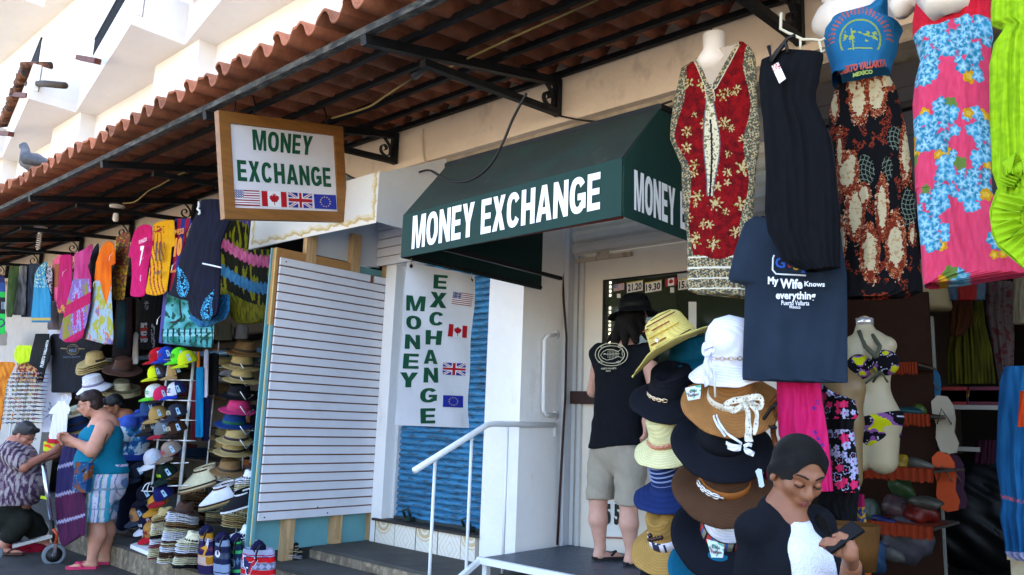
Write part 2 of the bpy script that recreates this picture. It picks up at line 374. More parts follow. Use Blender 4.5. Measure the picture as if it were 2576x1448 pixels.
# pigeons
M_pig = mat('pigeon_grey', '#2c3038', rough=.8, var=.4, vs=30)
def pigeon(loc, s, label, rot, col):
    t = thing('pigeon', label, 'bird', loc, 'pigeons on the building')
    mb = MB(); ca, sa = math.cos(rot), math.sin(rot)
    def W(x, y, z): return np.array(loc)+s*np.array([x*ca-y*sa, x*sa+y*ca, z])
    pts = [(-.34, 0, .03), (-.2, 0, .06), (-.12, 0, .1), (0, 0, .13), (.09, 0, .16), (.13, 0, .22), (.145, 0, .27), (.17, 0, .3), (.2, 0, .295), (.215, 0, .29)]
    rr = [.02, .035, .06, .09, .075, .045, .035, .038, .025, .005]
    mb.tube([W(*p) for p in pts], [r*s for r in rr], 12); mb.build('body', col, t)
    for sd_ in (-1, 1):
        wg = MB(); wg.tube([W(-.28, sd_*.03, .07), W(-.15, sd_*.07, .11), (W(0, sd_*.085, .15)), W(.07, sd_*.07, .17)], [.006*s, .04*s, .055*s, .02*s], 8)
        wg.build('wing', mat('wing_feathers', '#484c54', var=.4, vs=25), t)
        lg = MB(); lg.tube([W(.02, sd_*.03, .07), W(.03, sd_*.03, 0)], .006*s, 5); lg.tube([W(.0, sd_*.03, 0), W(.06, sd_*.03, 0)], .006*s, 5); lg.build('leg', mat('bird_leg', '#a05048'), t)
        ey = MB(); ey.lathe([(0, -.006*s), (.006*s, 0), (0, .006*s)], W(.185, sd_*.03, .305), 6); ey.build('eye', mat('bird_eye', '#101010', rough=.2), t)
pigeon(tuple(aY(70, 209, 3.88)), 1.15, 'small dark pigeon perched on the wooden beam end of the hotel', R(150), M_pig)

# ---------------- lintel wall above the shops
lw = thing('shop_lintel', 'peach stained concrete lintel running above all the shop fronts', 'wall', (-4, 4.5, 3.67))
MB().box(-24, 3, 4.3, 4.75, 3.69, 4.45).build('beam', M_lintel, lw)
MB().box(-24, 3, 4.36, 4.74, 3.62, 3.688).build('lower_moulding', mat('dirty_plaster', '#a89c8c', rough=.9, var=.35, vs=3, bump=.6, stain=[('#4a4238', 4, .5, .75, .7)]), lw)
# ---------------- tiled roof
rf = thing('tiled_roof', 'clay tiled lean-to roof on black iron frame over the shops', 'roof', (-6, 3.4, 3.65))
SL = (4.12-3.72)/(4.36-2.42)
rz = lambda y: 3.74+(y-2.42)*SL
NP = 16; per = .235; X0, X1 = -18.0, 1.6
nx = int((X1-X0)/per*NP)
def prof(x):
    t = (x/per) % 1.0
    if t < .6: return -.03+.085*math.sin(math.pi*t/.6)**.75
    return -.03-.028*math.sin(math.pi*(t-.6)/.4)
courses = [(2.36, 2.86), (2.78, 3.26), (3.18, 3.66), (3.58, 4.06), (3.98, 4.36)]
tb = MB()
for (ya, yb) in courses:
    vs = []; fs = []; cols = []
    rows = [(ya, .030, .0), (ya+.005, .03, .0), ((ya+yb)/2, .015, 0), (yb, -.006, 0)]
    for side in (0, 1):
        for (y, lift, _) in (rows if side == 0 else rows):
            for i in range(nx+1):
                x = X0+i*per/NP; ti_ = math.floor((x-X0)/per+.25); jit = .05*(((math.sin(ti_*12.9+ya*7)*43758.5) % 1)-.5); jz = .014*(((math.sin(ti_*78.2+ya*3)*4375.8) % 1)-.5)
                vs.append((x, y+(jit if y < ya+.01 else 0), rz(y)+lift+(jz if y < yb-.1 else 0)+prof(x)+(0 if side == 0 else .021)))
    nr = len(rows); w_ = nx+1
    for side in (0, 1):
        for r_ in range(nr-1):
            for i in range(nx):
                k = (side*nr+r_)*w_+i; q = (k, k+1, k+w_+1, k+w_); fs.append(q if side else q[::-1])
    for i in range(nx):
        k = i; k2 = nr*w_+i; fs.append((k, k+1, k2+1, k2))
    for f in fs:
        x = vs[f[0]][0]; ti = int(x/per+50)*7+int(ya*10); h = (math.sin(ti*12.9898)*43758.5453) % 1
        b0 = np.array(hx('#a0664a')); cols.append(tuple(b0*(.7+.55*h)*np.array([1, 1-.12*((h*7) % 1), 1-.15*((h*7) % 1)])))
    tb.add(vs, fs, cols, True)
rc = mat('clay_tile', rough=.85, attr=True, var=.35, vs=7, bump=.4, bs=40, stain=[('#5a3024', 2.3, .55, .75, .45), ('#d8b090', 7, .6, .78, .55)])
tb.build('tiles', rc, rf)
# iron frame
MB().bar((X0, 2.5, rz(2.5)-.085), (X1, 2.5, rz(2.5)-.085), .012, .045).bar((X0, 2.525, rz(2.5)-.106), (X1, 2.525, rz(2.5)-.106), .04, .007).build('front_beam', M_steel2, rf)
for y in (2.83, 3.2, 3.57, 3.93, 4.26):
    mb = MB(); z = rz(y)-.055; mb.bar((X0, y, z-.015), (X1, y, z-.015), .036, .04); mb.build('purlin', M_steel, rf)
def bracket(x):
    b = thing('roof_bracket', None, None); bpy.data.objects.remove(b)
    mb = MB(); a = (x, 2.5, rz(2.5)-.14); c = (x, 4.25, rz(4.25)-.12)
    mb.bar(a, c, .05, .06)
    mb.bar((x, 4.26, 4.02), (x, 4.26, 3.735), .055, .05, up=(0, 1, 0))
    mb.bar((x, 2.95, rz(2.95)-.2), (x, 4.27, 3.76), .05, .045)
    mb.build('bracket', M_steel, rf)
    sc = MB(); pts = []
    for i in range(30):   # wrought scroll
        t = i/29; ang = -math.pi*.5+t*math.pi*2.3; r = .105*(1-t*.72); pts.append((x, 4.07+.03*t-math.cos(ang)*r*1.0+.0, 3.86+math.sin(ang)*r+.02*t))
    pre = [(x, 3.86, 3.98), (x, 4.0, 3.985), (x, 4.12, 3.955), (x, 4.2, 3.89), (x, 4.215, 3.83), (x, 4.19, 3.79), (x, 4.14, 3.79), (x, 4.11, 3.82), (x, 4.115, 3.86), (x, 4.145, 3.88), (x, 4.17, 3.86), (x, 4.165, 3.84), (x, 4.15, 3.835)]
    P_ = [np.array(p) for p in pre]; sm = []
    for i in range(len(P_)-1):
        p0, p1, p2, p3 = P_[max(i-1, 0)], P_[i], P_[i+1], P_[min(i+2, len(P_)-1)]
        for t in np.arange(0, 1, .25): sm.append(.5*((2*p1)+(-p0+p2)*t+(2*p0-5*p1+4*p2-p3)*t*t+(-p0+3*p1-3*p2+p3)*t**3))
    for i in range(len(sm)-1): sc.bar(sm[i], sm[i+1]+(sm[i+1]-sm[i])*.15, .035, .007, up=(0, .3, 1) if abs((sm[i+1]-sm[i])[2]) < abs((sm[i+1]-sm[i])[1]) else (0, 1, 0))
    sc.build('scroll', M_steel, rf)
for x in (-1.66, -3.47, -5.33, -7.2, -9.08, -10.88, -12.67, -14.4, -16.14): bracket(x)

# ---------------- money exchange walls
wl = thing('exchange_wall', 'white plastered wall and pier beside the blue shutter', 'wall', (-4.5, 4.6, .45))
mb = MB(); mb.box(-5.57, -5.43, 4.45, 4.75, .451, 3.615); mb.box(-4.26, -3.9, 4.45, 5.2, .451, 3.615); mb.box(-5.43, -4.26, 4.47, 4.75, 2.86, 3.615)
mb.box(-5.43, -4.26, 4.66, 4.75, .451, 2.86); mb.build('plaster', M_plaster, wl)
mb = MB(); mb.box(-3.9, -3.86, 4.95, 5.2, .582, 3.6); mb.build('door_jamb', mat('shaded_white_jamb', '#c9cbcf', var=.05), wl)  # white jamb: its shade is put into the greyer colour
# tiled plinth under the shutter
def tilecol(u, v):
    x = (u*4.6) % 1.0; k = int(u*4.6)
    if x < .03: return '#5d4a40'
    cx = .42 if k % 2 == 0 else .55
    d = math.hypot((x-cx), (v-1.0)*.75)
    if k % 2 == 0:
        if d < .12: return '#d9c4a2'
        if d < .2: return '#e9e2d4'
        if d < .32: return '#cfb48c'
        if d < .36: return '#efe9dc'
        if d < .42: return '#d8c3a2'
        return '#e9e2d6' if abs(((x*1.2+v) % .3)-.15) > .05 else '#e2d8c6'
    d2 = abs(x-cx)+abs(v-.35)*.5
    return '#ece5da' if (d2*6) % 1 < .7 else '#e0d2bc'
pt = MB(); f_ = quad((-5.5, 4.445, .452), (-4.3, 4.445, .452), (-4.3, 4.445, .63), (-5.5, 4.445, .63)); pt.grid(230, 36, lambda u, v: f_(u, v), tilecol, False)
pt.box(-5.5, -4.3, 4.4455, 4.655, .452, .63, '#e0d8cc'); pt.build('plinth_tiles', PAINT_A, wl)
MB().box(-5.52, -4.26, 4.42, 4.657, .632, .65).build('sill', mat('brown_sill', '#3a332e', var=.3, vs=8), wl)
# blue roller shutter
M_shut = mat('blue_shutter_paint', '#3c86b4', rough=.45, var=.15, vs=3, bump=.15, bs=30, stain=[('#2a5a78', 2.5, .45, .6, .6, (1, 1, 7)), ('#3a4652', 4, .51, .57, .85, (2.2, 1, 13)), ('#4a2a20', 6, .59, .62, .9, (2, 1, 9))])
sh = thing('roller_shutter', 'closed blue corrugated roller shutter with chipped paint', 'shutter', (-4.85, 4.6, .65))
mb = MB(); prof_s = []
zz = .66; pitch = .052
while zz < 2.85:
    for t in range(8):
        prof_s.append((zz+pitch*(t/8 if t < 7 else .93), (.008, .012, .014, .014, .012, .008, -.002, -.012)[t]))
    zz += pitch
vs = []; 
for z, o in prof_s: vs += [(-5.425, 4.6-o, z), (-4.27, 4.6-o, z)]
fs = [(2*i, 2*i+1, 2*i+3, 2*i+2) for i in range(len(prof_s)-1)]; mb.add(vs, fs); mb.build('curtain', M_shut, sh)
MB().box(-5.43, -5.405, 4.56, 4.66, .651, 2.86).build('guide_rail', mat('rail_white', '#c8ccd0', var=.1), sh); MB().box(-4.285, -4.261, 4.56, 4.66, .651, 2.86).build('guide_rail', MATS['rail_white'], sh)
MB().box(-5.404, -4.286, 4.565, 4.61, .652, .672).build('bottom_bar', mat('rusty_iron', '#2f3a3a', var=.4, vs=20, stain=[('#5a3020', 6, .5, .7, .8)]), sh)
for x in (-5.2, -4.5):
    mb = MB(); mb.box(x, x+.08, 4.5, 4.56, .655, .69); mb.tube([(x+.02, 4.5, .69), (x+.02, 4.47, .74), (x+.07, 4.48, .76), (x+.09, 4.5, .7)], .012); mb.build('padlock_tab', mat('dark_scrap_metal', '#20302c', rough=.4), sh)
# ---------------- slatted shop fitting beside it
pn = thing('slatwall_kiosk', 'white grooved display panel on timber studs and pale teal boards', 'display panel', (-5.6, 3.9, .45))
mb = MB(); f_ = lambda y, z: (-5.575, y, z)
nS = 29; z0, z1 = .68, 2.755; dz = (z1-z0)/nS
for i in range(nS):
    za = z0+i*dz+.006; zb = z0+(i+1)*dz-.006
    if i == nS-1: mb.box(-5.593, -5.575, 3.37, 4.28, za, zb); mb.box(-5.593, -5.575, 4.33, 4.58, za, zb)
    else: mb.box(-5.593, -5.575, 3.37, 4.58, za, zb)
M_slat = mat('slatwall_laminate', '#d6d7de', rough=.4, var=.06, vs=3, bump=.05, stain=[('#8a7a6c', 14, .69, .74, .7), ('#b4aca8', 2.2, .55, .8, .35)])
mb.build('slats', M_slat, pn)
MB().box(-5.603, -5.5935, 3.371, 4.579, .681, 2.754).build('groove_core', mat('fibreboard', '#7a5444', var=.1), pn)
mb = MB(); [mb.lathe([(.006, 0), (.006, .003), (0, .003)], (-5.575, y, z), 8, axis=np.array([[0, 0, 1], [0, 1, 0], [-1, 0, 0]])) for y, z in ((3.42, .71), (4.0, .71), (4.54, .71), (3.42, 2.72), (3.9, .76))]
mb.build('screw', M_steel, pn)
for y, zb in ((3.62, .362), (4.08, .452), (4.47, .452)):
    MB().box(-5.66, -5.604, y, y+.1, zb, 3.1 if y != 4.5 else 2.9).build('stud', M_ply, pn)
MB().box(-5.672, -5.662, 3.33, 4.6, .44, 2.83).build('back_board', M_teal, pn)
MB().box(-5.64, -5.604, 3.35, 3.368, .51, 2.2).build('edge_board', M_teal, pn)
MB().box(-5.66, -5.604, 3.345, 3.368, 2.2, 2.83).box(-5.655, -5.609, 3.36, 3.62, 2.74, 2.83).box(-5.655, -5.609, 3.72, 4.08, 2.74, 2.83).build('top_rail', M_ply2, pn)
MB().box(-5.612, -5.604, 3.338, 3.344, .5, 2.83).build('edge_strip', mat('gold_edge', '#c8b070', var=.1), pn)
MB().box(-5.68, -5.662, 3.7, 4.44, 2.85, 3.62).build('upper_board', M_teal if False else mat('pale_grey_board', '#bcc4cc', var=.05), pn)
# fascia box
fb = thing('fascia_box', 'white painted boxed fascia with yellowed edges behind the wooden framed sign', 'fascia', (-5.6, 3.9, 2.9))
c = [aY(625, 627, 3.6), aY(946, 561, 3.6), aY(951, 461, 3.6), aY(650, 528, 3.6)]
M_fas = mat('yellowed_white_board', '#e6e4df', rough=.6, var=.04)
def fascol(u, v):
    e = min(u*1.85, (1-u)*1.85, v*.42); n = .012*math.sin(u*37)+.008*math.sin(u*91+v*20)
    if abs(e-.045-n) < .012: return '#cdb67e'
    return '#e9e6e0' if not abs(e-.06-n) < .02 else '#e2d7b8'
f_ = quad(c[0], c[1], (c[1][0], 3.6, 3.36), (c[0][0], 3.6, 3.36))
mb = MB(); mb.grid(180, 44, lambda u, v: f_(u, v), fascol, False); mb.build('front', PAINT_A, fb)
mb = MB(); mb.box(c[0][0], c[1][0], 3.603, 3.62, 2.97, 3.36); mb.prism([(c[1][0]-.015, 3.62, 2.965), (c[1][0]-.015, 4.42, 2.965), (c[1][0]-.015, 4.29, 3.66), (c[1][0]-.015, 3.62, 3.355)], (.014, 0, 0)); mb.box(c[0][0]+.02, c[1][0]-.016, 3.62, 4.42, 3.3, 3.32)
mb.build('side', mat('grey_white_board', '#d5d6d8', rough=.7, var=.06, vs=4), fb)
# horizontal slatwall behind, over the shutter
hs = MB()
for i in range(7): hs.box(-5.97, -4.85, 4.40, 4.42, 2.86+i*.083, 2.935+i*.083)
sw = thing('slatwall_header', 'short white grooved panel above the left end of the shutter', 'panel', (-5.4, 4.4, 2.85))
hs.build('slats', M_slat, sw); MB().box(-5.965, -4.855, 4.42, 4.435, 2.862, 3.43).build('groove_core', MATS['fibreboard'], sw)

# ---------------- door area
dr = thing('shop_door', 'cream exchange office front with glass window and posted rates', 'door', (-3, 5.05, .58))
M_door = mat('cream_door_paint', '#e9e0d2', rough=.5, var=.04)
mb = MB(); Yd = 5.05
xw0, xw1, zw0, zw1 = -3.59, -2.35, 1.28, 2.64
mb.box(-3.86, xw0, Yd, Yd+.06, .582, 2.86); mb.box(xw0, -1.9, Yd, Yd+.06, .582, zw0); mb.box(xw0, -1.9, Yd, Yd+.06, zw1, 2.86); mb.box(xw1, -1.9, Yd, Yd+.06, zw0, zw1)
mb.build('door_leaf', M_door, dr)
mb = MB(); 
for x in (-3.855, -3.8): mb.box(x, x+.035, Yd-.03, Yd-.002, .584, 2.86)
mb.build('door_frame', mat('aluminium_white', '#cfd0cf', rough=.35, metal=.2, var=.03), dr)
MB().box(-3.86, -3.3, Yd-.045, Yd-.031, 1.66, 1.76).build('push_bar', mat('brown_band', '#3a2622', var=.1), dr)
mb = MB(); zz = 2.86
for i in range(6):
    pts = [(zz, 0), (zz+.02, -.03), (zz+.06, -.045), (zz+.09, -.03), (zz+.105, 0)]
    for a, b in zip(pts, pts[1:]): mb.add([(-3.86, Yd-.02+a[1], a[0]), (-1.9, Yd-.02+a[1], a[0]), (-1.9, Yd-.02+b[1], b[0]), (-3.86, Yd-.02+b[1], b[0])], [(0, 1, 2, 3)])
    zz += .105
mb.build('rolled_shutter', mat('cream_shutter', '#d9cfc2', rough=.5, var=.06, stain=[('#6a4f3a', 6, .66, .8, .6)]), dr)
MB().box(-3.84, -3.3, Yd-.05, Yd-.02, 2.80, 2.83).box(-3.62, -3.5, Yd-.06, Yd-.05, 2.80, 2.86).build('shutter_lock', mat('rusty_cream', '#c9b8a0', stain=[('#5a3424', 9, .5, .7, .8)]), dr)
M_glass = mat('window_glass', '#2c3a30', rough=.08, var=0, bump=0, spec=1.0, alpha=.4)
MB().box(xw0, xw1, Yd+.02, Yd+.026, zw0, zw1).build('window_pane', M_glass, dr)
mb = MB(); mb.box(xw0, xw0+.012, Yd-.003, Yd+.02, zw0, zw1); mb.box(xw0, xw1, Yd-.003, Yd+.02, zw1-.012, zw1); mb.build('window_gasket', M_steel, dr)
mb = MB()
for i in range(40):
    z = 2.62-i*.034
    if 1.7 < z and i not in (4, 5): mb.box(xw0+.04, xw0+.055, Yd+.03, Yd+.04, z-.009, z+.009)
mb.build('string_light', mat('tiny_lamp', '#ffffff', emit=('#fff6e0', 1.2), var=0, bump=0), dr)
# interior behind the glass
mb = MB(); mb.box(-3.86, -1.9, 6.4, 6.45, .6, 2.86).box(-3.9, -3.87, 5.12, 6.4, .6, 2.86); mb.build('office_wall', mat('olive_office_wall', '#7c8068', var=.1), dr)
MB().box(-3.57, -2.95, Yd+.035, Yd+.05, 1.29, 2.63).build('added_olive_board', mat('added_olive_board', '#7c8468', var=.08), dr)  # board added close behind the pane because the office wall stays dark
MB().box(-2.9, -1.95, 5.5, 5.55, .7, 1.75).build('blue_counter', mat('blue_screen', '#2a7ca4', var=.1), dr)
M_card = mat('white_card', '#e6e8e4', rough=.6, var=.03, bump=0); M_ink = mat('black_ink', '#0b0c0e', rough=.5, var=0, bump=0); M_yel = mat('yellow_strip', '#c9b83c', var=.05)
def px_on(x, y, Y): return aY(x, y, Y)
def card(x0, y0, x1, y1, s, nm='rate_card', Yc=Yd-.006, dy=0):
    a, b, c_, d = aY(x0, y1, Yc), aY(x1, y1-dy, Yc), aY(x1, y0-dy, Yc), aY(x0, y0, Yc)
    f = quad(a, b, c_, d); mb = MB(); mb.add([f(0, 0), f(1, 0), f(1, 1), f(0, 1)], [(0, 1, 2, 3)]); k = mb.build(nm, M_card, dr)
    if s:
        t = MB(); text(t, s, sub(f, .06, .12, .94, .88), bold=.03, off=.002); t.build('figures', M_ink, k)
        MB().add([f(-.02, 1.0), f(1.02, 1.0), f(1.02, 1.1), f(-.02, 1.1)], [(0, 1, 2, 3)]).build('strip', M_yel, k)
    return f
card(1577, 714, 1617, 738, '21.20', dy=7); card(1623, 714, 1664, 738, '19.30', dy=7); card(1706, 706, 1747, 731, '15.60', dy=6)
for fn, x0, y0, x1, y1 in ((flag_us, 1544, 717, 1571, 735), (flag_ca, 1674, 703, 1703, 722)):
    f = quad(aY(x0, y1, Yd-.006), aY(x1, y1-5, Yd-.006), aY(x1, y0-5, Yd-.006), aY(x0, y0, Yd-.006)); flag(fn, f, dr, nu=26, nv=13)
card(1552, 740, 1561, 750, None, 'note'); card(1686, 724, 1696, 737, None, 'note'); card(1732, 760, 1752, 850, None, 'note')
f = card(1505, 1262, 1600, 1350, None, 'lower_board')
t = MB(); text(t, '5 5', quad(aY(1522, 1320, Yd-.009), aY(1560, 1322, Yd-.009), aY(1560, 1268, Yd-.009), aY(1522, 1268, Yd-.009)), bold=.06, off=.002); t.build('figures', M_ink, dr)
MB().bar(aY(1505, 1352, Yd-.01), aY(1600, 1356, Yd-.01), .02, .008).build('red_line', mat('faded_red', '#9a5a5a'), dr)
# right part of the front: divider wall to the clothes shop
dv = thing('divider_wall', 'plastered divider wall between the exchange office and clothes shop', 'wall', (-1.85, 4.8, .45))
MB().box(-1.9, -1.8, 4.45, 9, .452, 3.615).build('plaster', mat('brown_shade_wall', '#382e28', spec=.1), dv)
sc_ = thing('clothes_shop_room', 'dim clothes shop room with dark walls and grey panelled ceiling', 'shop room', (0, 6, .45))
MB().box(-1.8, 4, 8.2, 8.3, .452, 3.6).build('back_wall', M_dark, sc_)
MB().box(4.0, 4.1, 4.4, 8.3, .452, 3.6).build('side_wall', M_dark, sc_)  # unseen wall added to keep daylight out of the shop
mb = MB()
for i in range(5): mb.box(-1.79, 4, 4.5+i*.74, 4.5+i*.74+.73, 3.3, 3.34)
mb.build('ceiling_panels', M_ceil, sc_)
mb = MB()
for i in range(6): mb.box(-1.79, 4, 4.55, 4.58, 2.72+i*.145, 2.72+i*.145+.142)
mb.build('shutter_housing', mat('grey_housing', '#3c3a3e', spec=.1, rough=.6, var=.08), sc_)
# left shop room
ls = thing('souvenir_shop_room', 'shadowy souvenir shop room behind the hats and hanging clothes', 'shop room', (-10, 6, .2))
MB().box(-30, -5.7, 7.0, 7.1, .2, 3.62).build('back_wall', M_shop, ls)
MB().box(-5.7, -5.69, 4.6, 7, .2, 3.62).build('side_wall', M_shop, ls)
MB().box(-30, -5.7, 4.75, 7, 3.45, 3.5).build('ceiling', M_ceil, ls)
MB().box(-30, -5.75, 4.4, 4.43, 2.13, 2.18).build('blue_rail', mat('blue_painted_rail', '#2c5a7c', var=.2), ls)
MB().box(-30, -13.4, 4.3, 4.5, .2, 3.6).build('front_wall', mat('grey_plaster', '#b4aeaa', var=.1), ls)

# ---------------- platform, handrail, cable, grab handle
pf = thing('entrance_platform', 'steel chequer plate landing with white frame and handrail before the door', 'landing', (-3.3, 4.5, .45))
cp = mat('chequer_plate', '#4a5666', rough=.45, metal=.5, var=.15, vs=5, bump=.2)
n_ = cp.node_tree; tc = n_.nodes.new('ShaderNodeTexCoord'); mp = n_.nodes.new('ShaderNodeMapping'); mp.inputs['Rotation'].default_value = (0, 0, R(45)); mp.inputs['Scale'].default_value = (30, 30, 30)
ch = n_.nodes.new('ShaderNodeTexVoronoi'); ch.inputs['Scale'].default_value = 1.; n_.links.new(tc.outputs['Object'], mp.inputs[0]); n_.links.new(mp.outputs[0], ch.inputs[0])
b2 = n_.nodes.new('ShaderNodeBump'); b2.inputs['Strength'].default_value = .6; b2.inputs['Distance'].default_value = .006; n_.links.new(ch.outputs[0], b2.inputs['Height']); n_.links.new(b2.outputs[0], n_.nodes['Principled BSDF'].inputs['Normal'])
MB().box(-3.87, -1.9, 4.06, 5.2, .56, .58).build('plate', cp, pf)
M_wmet = mat('white_painted_steel', '#eceef0', rough=.4, var=.04, bump=.1, stain=[('#8a6a50', 8, .7, .78, .6)])
MB().box(-3.88, -1.9, 4.03, 4.06, .545, .588).build('front_edge', M_wmet, pf)
for x in (-3.86, -2.9, -1.95): MB().box(x, x+.04, 4.07, 4.11, .452, .558).build('leg', M_wmet, pf)
MB().bar((-3.86, 4.05, .57), (-3.86, 3.45, .27), .035, .03).build('side_brace', M_wmet, pf)
xr = -3.88
MB().tube([aX(1042, 1185, xr), aX(1225, 1070, xr), aX(1240, 1067, xr), aX(1395, 1070, xr)], .021, 12).build('handrail', M_wmet, pf)
for a, b in (((1095, 1157), .22), ((1187, 1100), .24), ((1277, 1073), .45)):
    p = aX(*a, xr); MB().tube([p, (p[0], p[1], b)], .011, 8).build('post', M_wmet, pf)
MB().tube([aX(1395, 1070, xr), aX(1396, 1100, xr)], .012, 8).build('end_bracket', M_wmet, pf)
hd = thing('grab_handle', 'white tubular grab handle on the white pier', 'handle', aX(1369, 1030, -3.9))
MB().tube([aX(1399, 842, -3.895), aX(1378, 846, -3.86), aX(1370, 858, -3.86), aX(1368, 950, -3.86), aX(1367, 1032, -3.86), aX(1373, 1043, -3.86), aX(1397, 1045, -3.895)], .016, 10).build('bar', M_wmet, hd)
for p in ((1400, 842), (1398, 1045)): 
    q = aX(*p, -3.899); MB().lathe([(.035, 0), (.035, .006), (0, .008)], q, 16, axis=np.array([[0, 0, 1], [0, 1, 0], [1, 0, 0]])).build('flange', M_wmet, hd)
cb = MB().tube([aY(1413, 640, 4.93), aY(1418, 760, 4.93), aY(1425, 850, 4.93), aY(1422, 1000, 4.93), aY(1416, 1100, 4.93), aY(1408, 1250, 4.93), aY(1402, 1371, 4.93)], .009, 8)
tag(cb.build('cable', mat('brown_cable', '#3c1c14', rough=.5)), 'brown cable running down the corner beside the office door', 'cable')

# ---------------- awning
aw = thing('green_awning', 'dark green box awning lettered in white over the office entrance', 'awning', (-3, 3.6, 2.5))
M_aw = folds(mat('green_canvas', '#0b352f', rough=.7, var=.12, vs=4, bump=.2, bs=300, stain=[('#2c4a40', 5, .6, .8, .4)]), 3, .5, .03, (1, 1, .5))
M_awt = mat('faded_green_canvas', '#2c332c', rough=.8, var=.2, vs=3, bump=.2, bs=150, stain=[('#23463e', 2.5, .5, .7, .6), ('#77705a', 4, .62, .8, .5)])
xl, xrr, yf = -3.87, -2.17, 3.2
fr = [aY(1001, 650, yf), aY(1566, 543, yf), aY(1566, 397, yf), aY(1003, 545, yf)]
fr[0][0] = fr[3][0] = xl; fr[1][0] = fr[2][0] = xrr
f_ = quad(*fr); mb = MB(); mb.prism(fr, (0, .012, 0)); mb.build('valance', M_aw, aw)
tl = aX(1110, 430, xl); tr = aX(1668, 262, xrr); yb = (tl[1]+tr[1])/2; zt = (tl[2]+tr[2])/2
tl = np.array([xl, yb, zt]); tr = np.array([xrr, yb, zt])
mb = MB(); mb.prism([fr[3], fr[2], tr, tl], (0, .01, -.008)); mb.build('hood', M_awt, aw)
yr_ = 4.62; zb = fr[0][2]
mb = MB()
mb.prism([(xl-.004, yf+.013, fr[0][2]), (xl-.004, yr_, fr[0][2]), (xl-.004, yr_, fr[3][2]+.35), (xl-.004, yb, zt), (xl-.004, yf+.013, fr[3][2])], (.006, 0, 0))
mb.build('left_side', mat('dark_green_canvas', '#08302c', rough=.8, var=.1, bump=.15), aw)
mb = MB(); mb.prism([(xrr, yf+.013, fr[1][2]), (xrr, yr_, fr[1][2]), (xrr, yr_, fr[2][2]+.35), (xrr, yb, zt), (xrr, yf+.013, fr[2][2])], (.006, 0, 0)); mb.build('right_side', M_aw, aw)
mb = MB().box(xl, xrr, yb, yb+.03, zt-.02, zt+.03); mb.bar((xl, yb, zt+.01), (xl, 4.45, zt+.1), .03).bar((xrr, yb, zt+.01), (xrr, 4.45, zt+.1), .03); mb.bar((-3.0, yb, zt+.01), (-3.0, 4.45, zt+.1), .03)
mb.bar((xl, yf+.03, fr[0][2]+.02), (xl, yr_, fr[0][2]+.02), .02); mb.bar((-3.5, yf+.03, fr[0][2]+.02), (-3.5, 4.4, fr[0][2]+.02), .025); mb.build('frame_bar', M_steel, aw)
MB().box(xl+.02, xrr-.02, yf+.02, yf+.05, fr[0][2]+.02, fr[0][2]+.05).build('red_liner', mat('red_oxide', '#8a2f22', var=.1), aw)
M_vw = mat('white_vinyl_letter', '#f2f3f5', rough=.4, var=0, bump=0)
def pinv(f, x, y, Y):
    p = aY(x, y, Y); a = f(0, 0); b = f(1, 0); d = f(0, 1)
    u = (p[0]-a[0])/(b[0]-a[0]); v = (p[2]-(a[2]+(b[2]-a[2])*u))/(d[2]-a[2]); return u, v
q = [aY(1033, 625, yf), aY(1512, 537, yf), aY(1512, 428, yf), aY(1038, 545, yf)]
q[0] = aY(1036, 628, yf); q[1] = aY(1510, 527, yf); q[2] = aY(1512, 433, yf); q[3] = aY(1040, 545, yf)
mb = MB(); word(mb, 'MONEY EXCHANGE', quad(*q), off=.003, tr=.11, space=.35); mb.build('lettering', M_vw, aw)
q = [aX(1594, 528, xrr+.006), aX(1765, 606, xrr+.006), aX(1765, 482, xrr+.006), aX(1594, 427, xrr+.006)]
q[1][1] = q[2][1] = q[0][1]+1.1; q[1][2] = q[0][2]; q[2][2] = q[3][2]; q[2][0] = q[3][0]
mb = MB(); word(mb, 'MONEY EXCHANGE', quad(*q), off=.003, tr=.11, space=.5); mb.build('lettering', M_vw, aw)

# ---------------- banner
bn = thing('hanging_banner', 'white vinyl banner with vertical green MONEY EXCHANGE and four flags', 'banner', aX(1085, 1075, -3.86))
bq = [aX(990, 1070, -3.865), aX(1178, 1077, -3.865), aX(1193, 695, -3.865), aX(1027, 658, -3.865)]
bf0 = quad(*bq)
def bf(u, v, w=0):
    p = bf0(u, v, w); return p+np.array([.012*math.sin(v*5+u*3)+.02*max(0, .12-v)*4*(1 if u < .9 else .5)+.006*math.sin(u*9+v*14), 0, 0])
mb = MB(); mb.grid(40, 80, lambda u, v: bf(u, v)); mb.grid(40, 80, lambda u, v: bf(u, v, -.002), flip=True); mb.build('sheet', mat('banner_vinyl', '#e2e4ea', rough=.5, var=.06, vs=5, bump=.1, bs=8), bn)
def bmap(x0, y0, x1, y1):
    """pixel box on the banner -> surface map"""
    def inv(x, y):
        p = aX(x, y, -3.865); a, b, c_, d = bq
        u, v = .5, .5
        for _ in range(12):
            e = p-bf0(u, v); du = bf0(1, v)-bf0(0, v); dv_ = bf0(u, 1)-bf0(u, 0)
            A = np.array([[du[1], dv_[1]], [du[2], dv_[2]]]); s_ = np.linalg.solve(A, e[1:]); u += s_[0]; v += s_[1]
        return u, v
    return inv
inv = bmap(0, 0, 0, 0)
def bsub(pts):   # pts px BL,BR,TR,TL
    P_ = [inv(*p) for p in pts]
    def f(u, v, w=0):
        a = [P_[0][k]*(1-u)*(1-v)+P_[1][k]*u*(1-v)+P_[2][k]*u*v+P_[3][k]*(1-u)*v for k in (0, 1)]
        return bf(a[0], a[1], w+.003)
    return f
r1 = lambda x, y: ((1450+x*800/1931)*.644, (950+y*600/1448)*.644)
M_gl = mat('green_letter', '#0f5038', rough=.5, var=.02, bump=0)
